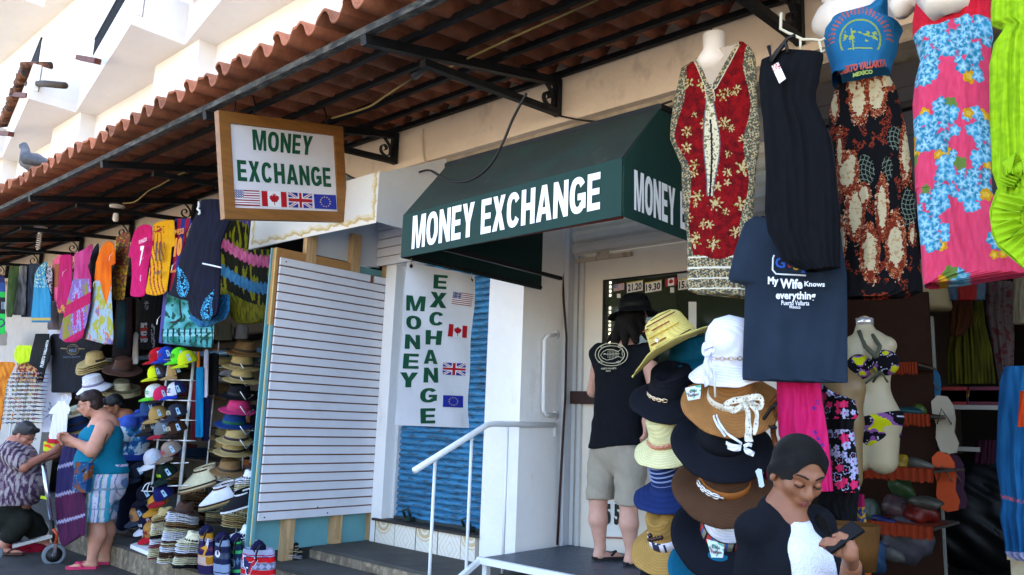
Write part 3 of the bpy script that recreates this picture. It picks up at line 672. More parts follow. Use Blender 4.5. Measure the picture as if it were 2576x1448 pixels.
let = [('E', 590, 295, 720, 437), ('X', 552, 458, 722, 615), ('C', 552, 645, 692, 782), ('H', 517, 820, 675, 962), ('A', 483, 1005, 640, 1142), ('N', 478, 1175, 630, 1318),
       ('G', 448, 1368, 610, 1505), ('E', 445, 1560, 595, 1700), ('M', 335, 490, 518, 645), ('O', 322, 680, 487, 818), ('N', 302, 862, 463, 1003), ('E', 287, 1042, 440, 1188), ('Y', 255, 1220, 430, 1362)]
mb = MB()
for ch_, x0, y0, x1, y1 in let:
    sl_ = 22*(x1-x0)/160*max(-.3, 1-(y0/1500)*1.1)
    f = bsub([r1(x0, y1-sl_*.6), r1(x1-8, y1), r1(x1, y0+sl_), r1(x0+8, y0)]); word(mb, ch_, f, off=.0)
mb.build('lettering', M_gl, bn)
for fn, P_ in ((flag_us, [(762, 572), (930, 600), (943, 487), (773, 460)]), (flag_ca, [(723, 880), (906, 896), (910, 783), (738, 763)]), (flag_uk, [(676, 1240), (892, 1252), (892, 1138), (686, 1126)]), (flag_eu, [(658, 1545), (868, 1552), (876, 1442), (664, 1435)])):
    flag(fn, bsub([r1(*p) for p in P_]), bn, off=.002)
for p in ((1034, 670), (1186, 706)):
    q = aX(*p, -3.857); ax_ = np.array([[0, 0, 1], [0, 1, 0], [1, 0, 0]]); MB().lathe([(.006, 0), (.013, 0), (.013, .004), (.006, .004)], q, 14, axis=ax_).build('eyelet', mat('eyelet_metal', '#40302c', metal=.7, rough=.4), bn)
    MB().tube([q, (q[0]+.005, q[1]-.005, q[2]+.05)], .003, 5).build('tie', mat('twine', '#b09a60'), bn)

# ---------------- framed hanging sign
XS = -5.1
sg = thing('hanging_sign', 'wood framed white sign lettered MONEY EXCHANGE hanging under the roof edge', 'sign', aX(717, 560, XS))
sq = [aX(562, 552, XS), aX(872, 560, XS), aX(859, 321, XS), aX(546, 279, XS)]
f = quad(*sq)
mb = MB(); T = .085
for a, b, c_, d in (((0, 0), (1, 0), (1-.08, .105), (.08, .105)), ((.08, .895), (.92, .895), (1, 1), (0, 1)), ((0, 0), (.08, .105), (.08, .895), (0, 1)), ((.92, .105), (1, 0), (1, 1), (.92, .895))):
    P_ = [f(*a), f(*b), f(*c_), f(*d)]; mb = MB(); mb.prism([p+np.array([.02, 0, 0]) for p in P_], (-.06, 0, 0)); mb.build('frame_rail', M_frame, sg)
mb = MB(); mb.prism([f(.078, .1), f(.922, .1), f(.922, .9), f(.078, .9)], (-.02, 0, 0)); mb.build('panel', mat('sign_white', '#dcdce4', rough=.4, var=.04, vs=3, bump=0), sg)
z3 = lambda x, y: ((820+x*600/1738)*.644, (400+y*500/1448)*.644)
def sgm(pts): return quad(*[aX(*z3(*p), XS+.001) for p in pts])
mb = MB(); word(mb, 'MONEY', sgm([(490, 540), (1142, 603), (1165, 388), (474, 307)]), off=.002, tr=.16)
word(mb, 'EXCHANGE', sgm([(315, 890), (1372, 963), (1358, 745), (302, 652)]), off=.002, tr=.16); mb.build('lettering', M_gl, sg)
for fn, P_ in ((flag_us, [(266, 1167), (568, 1178), (556, 1002), (260, 988)]), (flag_ca, [(590, 1178), (870, 1190), (862, 1018), (580, 1004)]), (flag_uk, [(893, 1190), (1160, 1202), (1152, 1037), (882, 1020)]), (flag_eu, [(1183, 1205), (1433, 1217), (1422, 1053), (1172, 1041)])):
    flag(fn, sgm(P_), sg, off=.003, nu=56, nv=36)
for p in ((590, 285), (640, 290), (820, 318)):
    q = aX(*p, XS); MB().tube([q, q+np.array([-.02, .01, .09]), q+np.array([-.05, 0, .17])], .005, 6).build('hanger', M_steel, sg)

# ---------------- lamps, wires
def bulb(pt, pb, lab, spiral):
    a = aY(*pt, 3.4); b = aY(*pb, 3.4); H_ = a[2]-b[2]
    t = thing('ceiling_lamp', lab, 'lamp', a, 'bare lamps under the tiled roof')
    MB().lathe([(0, .0), (.05, 0), (.085, -.01), (.075, -.035), (.03, -.06), (0, -.06)], a, 20).build('holder', mat('lamp_porcelain', '#e4e0dc', rough=.3, var=.02), t)
    mb = MB(); mb.lathe([(0, 0), (.025, 0), (.027, -.05), (.02, -.055)], a-[0, 0, .06], 14)
    pts = [a-[0, 0, .115+i/60*(H_-.12)]+np.array([math.cos(i*.75), math.sin(i*.75), 0])*.024*(1 if i < 54 else .6) for i in range(60)]
    mb.tube(pts, .0085, 6); mb.build('spiral_bulb', mat('bulb_glass', '#f4f2f0', rough=.25, var=0, bump=0), t)
bulb((295, 516), (295, 557), 'white spiral bulb lamp under the roof nearer the wooden sign', 1)
bulb((103, 570), (103, 628), 'white spiral bulb lamp under the roof further left, longer tube', 1)
sp = thing('spotlight', 'small cylindrical steel spotlight clipped to a rafter above the awning', 'spotlight', aY(1060, 175, 3.3))
a = aY(1092, 152, 3.3); b = aY(1040, 190, 3.3); d = (b-a)/np.linalg.norm(b-a)
MB().tube([a, a+(b-a)*.75, a+(b-a)*.78, b], [.03, .03, .036, .038], 16).build('can', mat('dull_steel', '#6a6866', metal=.8, rough=.35), sp)
MB().tube([a+(b-a)*.2, a+(b-a)*.2+np.array([0, 0, .1])], .008, 6).build('bracket', M_steel, sp)
def wire(pts, Y, r, lab, m, nm='wire'):
    P_ = [aY(x, y, Y if not hasattr(Y, '__len__') else Y[i]) for i, (x, y) in enumerate(pts)]; sm = []
    for i in range(len(P_)-1):
        p0, p1, p2, p3 = P_[max(i-1, 0)], P_[i], P_[i+1], P_[min(i+2, len(P_)-1)]
        for t in np.arange(0, 1, .2): sm.append(.5*((2*p1)+(-p0+p2)*t+(2*p0-5*p1+4*p2-p3)*t*t+(-p0+3*p1-3*p2+p3)*t**3))
    sm.append(P_[-1]); tag(MB().tube(sm, r, 6).build(nm, m), lab, nm)
M_wb = mat('black_wire', '#120f0e', rough=.5); M_wy = mat('cream_wire', '#b09860', rough=.6)
wire([(862, 434), (900, 452), (960, 460), (1020, 450), (1060, 432), (1085, 430), (1110, 445)], 4.0, .008, 'black wire sagging from the wooden sign to the awning', M_wb)
wire([(1085, 430), (1130, 455), (1180, 455), (1230, 420), (1265, 360), (1290, 300), (1325, 235)], 3.15, .008, 'black wire looping over the green awning up to the roof bracket', M_wb)
wire([(1405, 292), (1480, 305), (1540, 302), (1690, 255)], 4.27, .007, 'thin black wire along the foot of the lintel', M_wb)
wire([(1036, 198), (980, 235), (930, 268), (880, 285), (835, 298)], 3.4, .008, 'cream wire running from the spotlight to the sign', M_wy)
wire([(490, 425), (450, 440), (400, 468), (375, 480), (340, 508), (310, 512)], 3.4, .008, 'cream wire running from the roof to the nearer bulb', M_wy)
wire([(1130, 170), (1300, 90), (1480, 10), (1520, -10)], 3.3, .007, 'cream wire along the rafters above the awning', M_wy)
wire([(1065, 325), (1063, 350), (1066, 395), (1075, 412), (1100, 430)], 4.28, .008, 'cream conduit running down the stained lintel', mat('cream_conduit', '#cbbda8'))
pigeon(tuple(aY(82, 447, 2.6)-np.array([0, 0, .0])), 1.25, 'grey and white pigeon standing on the tiled roof edge', R(200), mat('pigeon_pale', '#5c6068', var=.4, vs=12))
# ================================================================ CLOTH AND HATS
def zt(x0, y0, s): return lambda x, y: ((x0+x/s)*.644, (y0+y/s)*.644)
Z5 = zt(0, 900, 3.62); Z6 = zt(480, 800, 2.897); ZH1 = zt(2450, 1150, 2.633); ZH2 = zt(2450, 1698, 2.633); Z3 = zt(2880, 1450, 2.413); Z4 = zt(500, 1850, 3.638)
ZK1 = zt(2000, 0, 1.931); ZK2 = zt(2000, 750, 1.931); ZR1 = zt(3000, 0, 1.931); ZR2 = zt(3000, 750, 1.931); ZR3 = zt(3000, 1498, 1.931)
ZL2 = zt(0, 750, 1.931); ZL3 = zt(0, 1498, 1.931); ZT = zt(0, 1150, 2.897); ZC = zt(500, 1250, 2.897)
def rows_of(z, rs): return [(z(a, y)[1], z(a, y)[0], z(b, y)[0]) for (y, a, b) in rs]
def h2(i, j, s=0):
    n = (i*374761393+j*668265263+s*982451653) & 0xffffffff; n = ((n ^ (n >> 13))*1274126177) & 0xffffffff; return ((n ^ (n >> 16)) & 0xffff)/65535.
def vn(x, y, s=0):
    x, y = .8*x-.6*y+s*7.31, .6*x+.8*y-s*3.17
    i, j = math.floor(x), math.floor(y); a, b = x-i, y-j; a = a*a*(3-2*a); b = b*b*(3-2*b)
    return (h2(i, j, s)*(1-a)+h2(i+1, j, s)*a)*(1-b)+(h2(i, j+1, s)*(1-a)+h2(i+1, j+1, s)*a)*b
def mixc(a, b, t): a, b = C3(a), C3(b); return tuple(a[k]*(1-t)+b[k]*t for k in range(3))
def garment(name, rows, Y, colf, parent=None, label=None, cat=None, group=None, T=.05, fa=.012, fk=4, step=2.4, seed=0, Yfn=None, mat_=None, fold_top=.25):
    """hanging cloth: front and back sheet joined at the silhouette; rows (y, xl, xr) in the picture, at distance Y"""
    rows = sorted(rows, key=lambda r: r[0]); ys = [r[0] for r in rows]; H_ = ys[-1]-ys[0]
    yy = []
    for a, b in zip(rows, rows[1:]):
        n = max(1, int(round((b[0]-a[0])/step)))
        for k in range(n): t = k/n; yy.append((a[0]+(b[0]-a[0])*t, a[1]+(b[1]-a[1])*t, a[2]+(b[2]-a[2])*t))
    yy.append(rows[-1]); W_ = max(r[2]-r[1] for r in rows); nu = max(6, int(W_/step))
    mx = (sum(r[1]+r[2] for r in rows)/2/len(rows)); o = aY(mx, (ys[0]+ys[-1])/2, Y)
    toc = -np.array([o[0], o[1], 0]); toc /= np.linalg.norm(toc)
    vs = []; rs = random.Random(seed); ph = rs.random()*6
    nn = nu+1; nr = len(yy)
    for side in (0, 1):
        for (y, a, b) in yy:
            t = (y-ys[0])/H_; yv = Yfn(y) if Yfn else Y
            for i in range(nn):
                s = i/nu; p = aY(a+(b-a)*s, y, yv); env = math.sqrt(max(0, 1-abs(2*s-1)**2.6))
                fo = fa*(fold_top+(1-fold_top)*t)*(math.sin(2*math.pi*fk*(s+.10*math.sin(4*s+ph*3))+ph+1.6*math.sin(t*3+ph+s*2))*(.45+.55*math.sin(3*s+ph*5+t*2.5))+.5*math.sin(2*math.pi*fk*1.73*s+ph*2+t*3+2*math.sin(3*t+5*s))*math.sin(2.1*t+ph+4*s)-.25)*min(1, env*2.5)
                d = T*env+fo if side == 0 else -T*.55*env+fo*.6
                vs.append(p+toc*d)
    fs = []; cs = []
    for r_ in range(nr-1):
        y = (yy[r_][0]+yy[r_+1][0])/2; a = (yy[r_][1]+yy[r_+1][1])/2; b = (yy[r_][2]+yy[r_+1][2])/2
        for i in range(nu):
            k = r_*nn+i; c = colf(a+(b-a)*(i+.5)/nu, y, (i+.5)/nu, (y-ys[0])/H_) if callable(colf) else colf
            if c is None: continue
            fs.append((k, k+nn, k+nn+1, k+1)); cs.append(c)
            k2 = nr*nn+k; fs.append((k2, k2+1, k2+nn+1, k2+nn)); cs.append(c)
    for r_ in range(nr-1):
        for i in (0, nu):
            k = r_*nn+i; k2 = nr*nn+k; c = colf(yy[r_][1]+(yy[r_][2]-yy[r_][1])*(.01 if i == 0 else .99), yy[r_][0], i/nu, (yy[r_][0]-ys[0])/H_) if callable(colf) else colf
            if c is None: continue
            fs.append((k, k2, k2+nn, k+nn) if i == 0 else (k, k+nn, k2+nn, k2)); cs.append(c)
    mb = MB(); mb.add(vs, fs, [c if not isinstance(c, str) else HX(c) for c in cs], True)
    ob = mb.build(name, mat_ or CLOTH_A, parent)
    if parent is None: tag(ob, label, cat or name, group)
    return ob
_hc = {}
def HX(s):
    if s not in _hc: _hc[s] = hx(s)
    return _hc[s]
def on_cloth(Y, T=.05): pass
def hanger(parent, x, y, Y, w=.2, col=M_wb):
    p = aY(x, y, Y); mb = MB(); mb.tube([p+[0, 0, .0], p+[0, 0, .06], p+[.02, 0, .09], p+[0, 0, .115], p+[-.02, 0, .1]], .003, 5)
    mb.tube([p+[-w, 0, -.06], p, p+[w, 0, -.06]], .004, 5); return mb.build('hanger', col, parent)

# ---- red printed kaftan on a white neck form
def flor(x, y, cx, cy, r, n=7):
    d = math.hypot(x-cx, y-cy); a = math.atan2(y-cy, x-cx); return d < r*(.62+.38*math.sin(n*a+cx))
MOT = [(1782, 240, 18), (1818, 250, 17), (1776, 320, 16), (1822, 320, 19), (1890, 180, 14), (1700, 280, 10), (1728, 380, 16), (1870, 360, 14), (1868, 430, 22), (1755, 500, 17), (1745, 610, 22), (1800, 520, 20), (1865, 520, 22), (1795, 620, 20), (1850, 590, 16), (1830, 440, 15), (1740, 450, 10), (1770, 570, 14)]
rk_ = random.Random(11); MOT += [(rk_.uniform(1715, 1890), rk_.uniform(190, 640), rk_.uniform(9, 17)) for _ in range(26)]
def kaf(x, y, u, v):
    n = vn(x*.25, y*.25, 1); n2 = vn(x*.30, y*.26, 2); nl = vn(x*.08, y*.08, 5)
    def pat(lo='#5b533f'):
        g = abs(((x+y*.6) % 11)-5.5)+abs(((y-x*.35) % 12)-6); q = n2
        return '#3c3f4a' if g > 8.6 else '#7c4c1c' if g < 2.6 else '#b0a684' if (g > 5 and q > .5) else '#4a5044' if q < .45 else '#857b5e'
    if y < 222 and (x-1752)*(225-147)-(y-147)*(1785-1752) > 0 and (x-1850)*(225-125)-(y-125)*(1792-1850) < 0 and y > 120: return '#b8a898'
    if y < 265:
        for (x0, y0, x1, y1) in ((1752, 147, 1783, 225), (1848, 125, 1795, 225), (1783, 225, 1789, 262)):
            t = max(0, min(1, ((x-x0)*(x1-x0)+(y-y0)*(y1-y0))/((x1-x0)**2+(y1-y0)**2))); d = math.hypot(x-x0-t*(x1-x0), y-y0-t*(y1-y0))
            if d < 11: return '#c5bda4' if d > 9 else pat()
    if y > 652+6*math.sin(x*.06): return '#d8d2c0' if abs((y-652) % 26-13) > 11 else pat()
    w_ = 6*math.sin(y*.035)
    if u > .86+.05*math.sin(y*.03) or u < .09+.04*math.sin(y*.028+1): return pat()
    if 235 < y < 500:
        dx = abs(x-(1788+3*math.sin(y*.02))); wd = 6+9*math.sin((y-235)/265*math.pi)**2*1.4
        if dx < 2.5 and y > 310: return '#151820'
        if dx < wd: return '#cfc6a8' if n2 > .35 else '#77704f'
        if dx < wd+3: return '#5c6068'
    for i, (cx, cy, r) in enumerate(MOT):
        if abs(x-cx) < r and abs(y-cy) < r and flor(x, y, cx, cy, r, 5+i % 4):
            return '#b6a678' if n2 > .5 else '#8d6a2c' if n2 > .33 else '#4a1512'
    return mixc('#50030b', '#8e0a12', max(0, min(1, (nl*.6+n*.5)*1.3-.25)))
rk = rows_of(ZK1, [(350, 1690, 1760), (372, 1640, 1800), (400, 1440, 1825), (455, 1375, 1838), (520, 1275, 1842), (600, 1258, 1845), (760, 1222, 1850), (900, 1200, 1866), (960, 1195, 1872), (1050, 1192, 1872), (1110, 1215, 1868), (1250, 1278, 1845)])+rows_of(ZK2, [(0, 1282, 1830), (200, 1300, 1818), (350, 1320, 1800), (500, 1322, 1785), (700, 1322, 1782), (745, 1330, 1778), (775, 1400, 1776), (800, 1700, 1775)])
kt = thing('kaftan', 'long red kaftan with beige paisley borders on a white neck form', 'dress', aY(1795, 740, 3.4), 'garments hung along the eaves')
garment('cloth', rk, 3.4, kaf, kt, T=.05, fa=.012, fk=3, step=1.7, fold_top=.1)
def form(parent, pts, rr, m, sy=.6, name='neck_form'):
    mb = MB(); mb.tube(pts, rr, 16); mb.build(name, m, parent)
M_form = mat('cream_mannequin', '#e9ddd0', rough=.35, var=.04, bump=0)
a = aY(1797, 88, 3.4); b = aY(1795, 225, 3.4); t_ = np.array([.03, -.09, 0])
form(kt, [a+[0, 0, .0], a+[0, 0, -.002], a*.72+b*.28, a*.55+b*.45+t_*.1, a*.4+b*.6-t_*.3], [.03, .058, .055, .085, .07], M_form)
MB().tube([aY(1789, 73, 3.4), aY(1791, 90, 3.4)], .004, 6).build('hook', M_steel, kt)

# ---- black strapless dress
bd = thing('black_dress', 'plain black strapless dress with price tag on a hanger', 'dress', aY(1990, 660, 2.78), 'garments hung along the eaves')
rb = rows_of(ZR1, [(400, 120, 150), (410, 60, 418), (455, -50, 418), (520, -62, 400), (620, -70, 385), (700, -60, 362), (770, -60, 362), (900, -40, 415), (1050, -30, 475), (1300, -18, 512), (1448, -20, 520)])
rb += rows_of(ZR2, [(150, -25, 540), (240, -12, 545), (300, -5, 545), (420, 60, 546), (520, 100, 546), (575, 200, 546), (590, 262, 470), (600, 280, 380)])
def bl(x, y, u, v): return mixc('#07080b', '#0b0d13', vn(x*.2, y*.05, 3))
garment('cloth', rb, 2.78, bl, bd, T=.035, fa=.012, fk=5, step=4, mat_=CLOTH_A)
q = quad(aY(*ZR1(85, 632), 2.70), aY(*ZR1(135, 595), 2.70), aY(*ZR1(78, 470), 2.70), aY(*ZR1(25, 500), 2.70)); mb = MB()
mb.grid(14, 22, lambda u, v: q(u, v), lambda u, v: '#b03428' if v > .62 and h2(int(u*14), int(v*22), 3) > .55 else '#e9dfdc', False); mb.build('price_tag', PAINT_A, bd)
for pts in (((5, 350), (30, 470), (150, 290), (205, 270)), ((20, 460), (60, 400), (130, 310), (150, 400))):
    MB().tube([aY(*ZR1(*p), 2.74) for p in pts], .008, 6).build('strap', M_wb, bd)
def shaft(parent, pts, Y, r, m, nm): return MB().tube([aY(*ZR1(*p), Y) for p in pts], r, 6).build(nm, m, parent)
whg = thing('wire_hanger', 'cream plastic clip hanger above the black dress', 'hanger', aY(*ZR1(300, 300), 2.85))
shaft(whg, [(100, 100), (95, 220), (150, 250), (200, 270), (260, 300), (340, 300), (400, 310), (430, 290)], 2.85, .006, mat('cream_plastic', '#cfc4a8'), 'arm')
shaft(whg, [(245, 300), (245, 380)], 2.85, .005, MATS['cream_plastic'], 'clip'); shaft(whg, [(385, 300), (405, 400), (430, 380)], 2.85, .005, MATS['cream_plastic'], 'clip')

# ---- blue tank top over patterned trousers, on a mannequin
tm = thing('dressed_mannequin', 'hanging mannequin in blue printed tank top and brown black patterned trousers', 'mannequin', aY(2200, 745, 2.95), 'garments hung along the eaves')
def tank(x, y, u, v):
    X_, Y_ = (x/.644-3000)*1.931, (y/.644)*1.931
    dx, dy = X_-700, Y_-400; r = math.hypot(dx, dy*1.05)
    if abs(r-148) < 7 and dy < 70: return '#7c9048'
    if 190 < r < 245 and dy < 0 and (math.atan2(dy, dx)*7.3) % 1 < .42 and vn(X_*.1, Y_*.1, 4) > .3: return '#a8503f'
    if 40 < r < 130 and -60 < dy < 20 and vn(X_*.04, Y_*.07, 8) > .58: return '#8a9a3e'
    if -80 < dy < 80 and abs(dx+55-dy*.1) < 5: return '#8a9a3e'
    if -90 < dx < 90 and 60 < dy < 70: return '#8a9a3e'
    return '#1f628c'
rt = rows_of(ZR1, [(0, 860, 900), (60, 845, 905), (100, 800, 905), (150, 720, 905), (195, 460, 930), (215, 450, 1000), (240, 430, 1018), (300, 420, 990), (400, 440, 975), (500, 470, 935), (560, 480, 925), (585, 480, 850), (620, 480, 690), (632, 485, 560)])
CRM = [(690, 800, 50, 125), (815, 745, 58, 120), (505, 820, 26, 95), (905, 640, 45, 60), (600, 1330, 60, 110), (1040, 1170, 34, 170), (545, 1170, 20, 110), (640, 690, 30, 60), (660, 1630, 52, 150), (862, 1600, 34, 170), (770, 1930, 52, 150), (962, 1880, 55, 165), (560, 1820, 24, 110), (725, 1500, 36, 60), (640, 1240, 26, 50), (1085, 1790, 20, 60), (520, 2170, 40, 60)]
LEO = [(730, 1330, 75, 120), (960, 1080, 60, 90), (1060, 1600, 60, 150), (860, 600, 50, 50), (900, 1310, 40, 90)]
def trous(x, y, u, v):
    X_, Y_ = (x/.644-3000)*1.931, (y/.644)*1.931; e = vn(x*.16, y*.16, 12)*.6+vn(x*.42, y*.42, 4)*.4; q = 9
    for cx, cy, a, b in CRM: q = min(q, math.hypot((X_-cx)/a, (Y_-cy)/b))
    q += (e-.5)*.55
    if q < .92: return '#b9ab88' if e < .66 else '#a88a62'
    if q < 1.55: return '#6c2414' if e > .52 else ('#a8603c' if e > .42 else ('#2a0f0c' if e > .3 else '#c09878'))
    for cx, cy, a, b in LEO:
        if math.hypot((X_-cx)/a, (Y_-cy)/b) < 1:
            gx, gy = X_/30+.5*math.sin(Y_/40), Y_/36+.5*math.sin(X_/35); fx, fy = gx-math.floor(gx), gy-math.floor(gy)
            return '#6c7868' if min(fx, fy) < .16 else '#0a0a0c'
    n2 = vn(x*.07, y*.05, 31)
    if n2 > .66 and .42 < e < .62: return '#7a2c18'
    return '#0a090c'
rp = rows_of(ZR1, [(540, 820, 910), (580, 690, 915), (610, 560, 930), (680, 505, 975), (800, 470, 1000), (950, 455, 1040), (1100, 490, 1060), (1300, 515, 1090), (1448, 530, 1105)])+rows_of(ZR2, [(100, 540, 1112), (400, 545, 1135), (600, 520, 1155), (640, 482, 1160), (740, 480, 1170), (755, 482, 1168), (790, 485, 1090), (805, 500, 1000)])
garment('trousers', rp, 2.98, trous, tm, T=.06, fa=.010, fk=4, step=1.9)
tp = garment('tank_top', rt, 2.94, tank, tm, T=.12, fa=.008, fk=2, step=1.6)
M_tp = mat('print_tank_red', '#a8483a', bump=0, var=0)
def tkt(st, x0, y0, x1, y1, h, m, arc):
    f = lambda u, v, w=0: aY(*ZR1(x0+(x1-x0)*u, y0+(y1-y0)*u-arc*math.sin(math.pi*u)-h*v), 2.94-.128*math.sqrt(max(0, 1-(2*(x0+(x1-x0)*u-500)/430-1)**2))-.012)
    mb = MB(); text(mb, st, f, bold=.05, off=0); mb.build('lettering', m, tp)
tkt('PUERTO VALLARTA', 520, 575, 895, 505, 58, M_tp, 12); tkt('MEXICO', 640, 588, 790, 560, 34, mat('print_tank_green', '#8a9a3e', bump=0, var=0), 6)
M_man = mat('ivory_mannequin', '#e0d3c4', rough=.35, var=.03, bump=0)
mb = MB(); mb.tube([aY(*ZR1(545, 95), 3.0), aY(*ZR1(600, 20), 3.0), aY(*ZR1(640, -80), 3.0)], [.09, .06, .05], 14); mb.tube([aY(*ZR1(350, 200), 3.0), aY(*ZR1(430, 180), 3.0), aY(*ZR1(560, 130), 2.98), aY(*ZR1(700, 150), 2.94), aY(*ZR1(880, 40), 2.98), aY(*ZR1(960, 60), 3.0)], [.03, .07, .1, .11, .085, .05], 14); mb.build('torso', M_man, tm)
mb = MB()
# ---- floral maxi dress
fm = thing('maxi_dress_mannequin', 'hanging mannequin in red topped pink maxi dress with turquoise flowers', 'mannequin', aY(2450, 700, 2.75), 'garments hung along the eaves')
def maxi(x, y, u, v):
    X_, Y_ = (x/.644-3000)*1.931, (y/.644)*1.931
    if Y_ < 292-.23*(X_-1100)+ 8*math.sin(X_*.02): return mixc('#b01628', '#c52034', vn(x*.2, y*.2, 3))
    g = 62; i, j = math.floor(X_/g), math.floor(Y_/g); best = None
    for a in (-1, 0, 1):
        for b in (-1, 0, 1):
            ii, jj = i+a, j+b; cx = (ii+.15+.7*h2(ii, jj, 1))*g; cy = (jj+.15+.7*h2(ii, jj, 2))*g; mk = vn(cx*.0065, cy*.0046, 21)*.8+vn(cx*.016, cy*.013, 5)*.2+(.10 if cy < 700 else 0)
            if mk < .50: continue
            r = 34+28*h2(ii, jj, 3); d = math.hypot(X_-cx, Y_-cy); an = math.atan2(Y_-cy, X_-cx); k = d/(r*(.72+.28*abs(math.sin(2.5*an+h2(ii, jj, 6)*6))))
            if k < 1 and (best is None or h2(ii, jj, 9) > best[0]): best = (h2(ii, jj, 9), k, mk, an, ii, jj)
    if best:
        _, k, mk, an, ii, jj = best; t = h2(ii, jj, 4)
        if mk < .545 and t > .35: return ('#b8860f' if k > .5 else '#d0a83c') if t > .55 else '#5c7434'
        return mixc('#17708e' if t > .4 else '#2c86a8', '#a8cfe0', max(0, min(1, (1-k)*.9+.25*math.sin(an*5+t*6)-.05)))
    return mixc('#c03656', '#cc4264', vn(x*.2, y*.05, 3))
rm = rows_of(ZR1, [(-60, 1125, 1665), (0, 1120, 1680), (100, 1100, 1680), (165, 1090, 1685), (290, 1090, 1700), (330, 1110, 1690), (470, 1148, 1680), (620, 1108, 1672), (800, 1090, 1672), (1000, 1100, 1680), (1448, 1110, 1690)])+rows_of(ZR2, [(0, 1120, 1690), (200, 1130, 1800), (400, 1150, 1880), (560, 1160, 2000), (630, 1165, 2000), (660, 1168, 1760), (700, 1172, 1500), (718, 1180, 1300)])
garment('dress', rm, 2.75, maxi, fm, T=.08, fa=.016, fk=4, step=2.0)
mb = MB(); mb.tube([aY(*ZR1(1010, 130), 2.8), aY(*ZR1(1010, 60), 2.8), aY(*ZR1(1060, -30), 2.8), aY(*ZR1(1200, -60), 2.8)], [.02, .045, .06, .09], 14); mb.tube([aY(*ZR1(1360, 110), 2.66), aY(*ZR1(1350, 60), 2.65), aY(*ZR1(1340, -60), 2.7)], [.012, .06, .09], 14)
mb.build('torso', M_man, fm)
# ---- lime dress at the right edge
ld = thing('lime_dress', 'bright lime green ruffled dress at the right edge', 'dress', aY(2540, 670, 2.55), 'garments hung along the eaves')
def lime(x, y, u, v): return mixc('#6f9a08', '#9fc81c', .5*vn(x*.3, y*.02, 31)+.5*vn(x*.1, y*.1, 4))
rl_ = rows_of(ZR1, [(-40, 1690, 2020), (100, 1680, 2020), (190, 1682, 2020), (230, 1780, 2020), (340, 1700, 2020), (500, 1668, 2020), (900, 1672, 2020), (1300, 1690, 2020), (1448, 1740, 2020)])+rows_of(ZR2, [(0, 1720, 2020), (80, 1690, 2020), (150, 1668, 2020), (250, 1680, 2020), (330, 1690, 2020), (420, 1735, 2020), (500, 1830, 2020), (580, 1930, 2020)])
garment('cloth', rl_, 2.55, lime, ld, T=.05, fa=.014, fk=5, step=3)
def frill(pts, Y, parent, w_=16, col='#8fb818', nm='ruffle'):
    mb = MB(); P_ = [aY(*p, Y) for p in pts]; n = 60; L_ = []
    for i in range(n+1):
        t = i/n*(len(P_)-1); k = min(int(t), len(P_)-2); L_.append(P_[k]+(P_[k+1]-P_[k])*(t-k))
    vs = []
    for i, p in enumerate(L_):
        d = L_[min(i+1, n)]-L_[max(0, i-1)]; d /= np.linalg.norm(d); nrm = np.cross(d, (0, 1, 0)); 
        for j in range(5):
            vs.append(p+nrm*(w_/1000)*j*1.1+np.array([0, -.012-.02*math.sin(i*1.3)*j/4, 0]))
    mb.add(vs, [(i*5+j, i*5+j+1, (i+1)*5+j+1, (i+1)*5+j) for i in range(n) for j in range(4)], None, True); mb.build(nm, cloth('lime_frill', col), parent)
frill([ZR2(1760, 10), ZR2(1700, 130), ZR2(1690, 260), ZR2(1740, 400), ZR2(1850, 490), ZR2(1960, 600)], 2.5, ld)
frill([ZR1(1930, 1200), ZR1(1760, 1240), ZR1(1800, 1300), ZR1(1740, 1390)], 2.5, ld, 10)
# ---- navy t-shirt
ts = thing('navy_t_shirt', 'navy T-shirt with white joke lettering hanging below the black dress', 'T-shirt', aY(1990, 958, 2.9), 'T-shirts on show')
rts = rows_of(ZR2, [(60, 0, 200), (120, -40, 420), (200, -55, 470), (300, -75, 480), (440, -100, 500), (570, -130, 560), (600, -138, 575), (640, -142, 580), (660, -130, 583), (700, -60, 585), (705, -42, 585), (1000, -48, 592), (1380, -62, 600), (1420, -62, 600), (1440, 100, 602)])
rts = [(470+0*1, 0, 0)] and rows_of(zt(2900, 750, 1.931), [(200, 70, 200), (230, 20, 600), (300, -10, 740), (450, -60, 760), (600, -95, 785), (655, -105, 790), (680, -90, 790), (700, -10, 790), (712, 20, 790), (1000, 12, 792), (1300, 0, 794), (1418, -2, 796), (1425, 60, 796), (1440, 400, 797)])
def navy(x, y, u, v): return mixc('#131d33', '#233a5c', max(0, min(1, .35+.5*v+.25*(vn(x*.02, y*.01, 3)-.5))))
garment('shirt', rts, 2.9, lambda x, y, u, v: mixc('#1c2735', '#222e3e', vn(x*.03, y*.02, 5)), ts, T=.035, fa=.014, fk=2.5, step=4)
def tsq(a, b, c_, d, Y=2.815): return quad(aY(*a, Y), aY(*b, Y), aY(*c_, Y), aY(*d, Y))
M_tx = mat('shirt_print_white', '#e4e8ee', rough=.8, var=0, bump=0)
def tline(s, x0, y0, x1, y1, parent, m=M_tx, Y=2.835, z=ZR2, bold=.02, sl=4, name='lettering'):
    mb = MB(); text(mb, s, tsq(z(x0, y1), z(x1, y1+sl), z(x1, y0+sl), z(x0, y0), Y), bold=bold, off=.001); return mb.build(name, m, parent)
tline('My', 0, 640, 80, 715, ts, bold=.04); tline('Wife', 92, 655, 262, 730, ts, bold=.04); tline('Knows', 275, 675, 430, 715, ts, bold=.03)
tline('everything', 60, 750, 360, 828, ts, bold=.03); tline('Puerto Vallarta', 102, 820, 312, 855, ts, bold=.01); tline('México', 163, 855, 246, 880, ts, bold=.01)
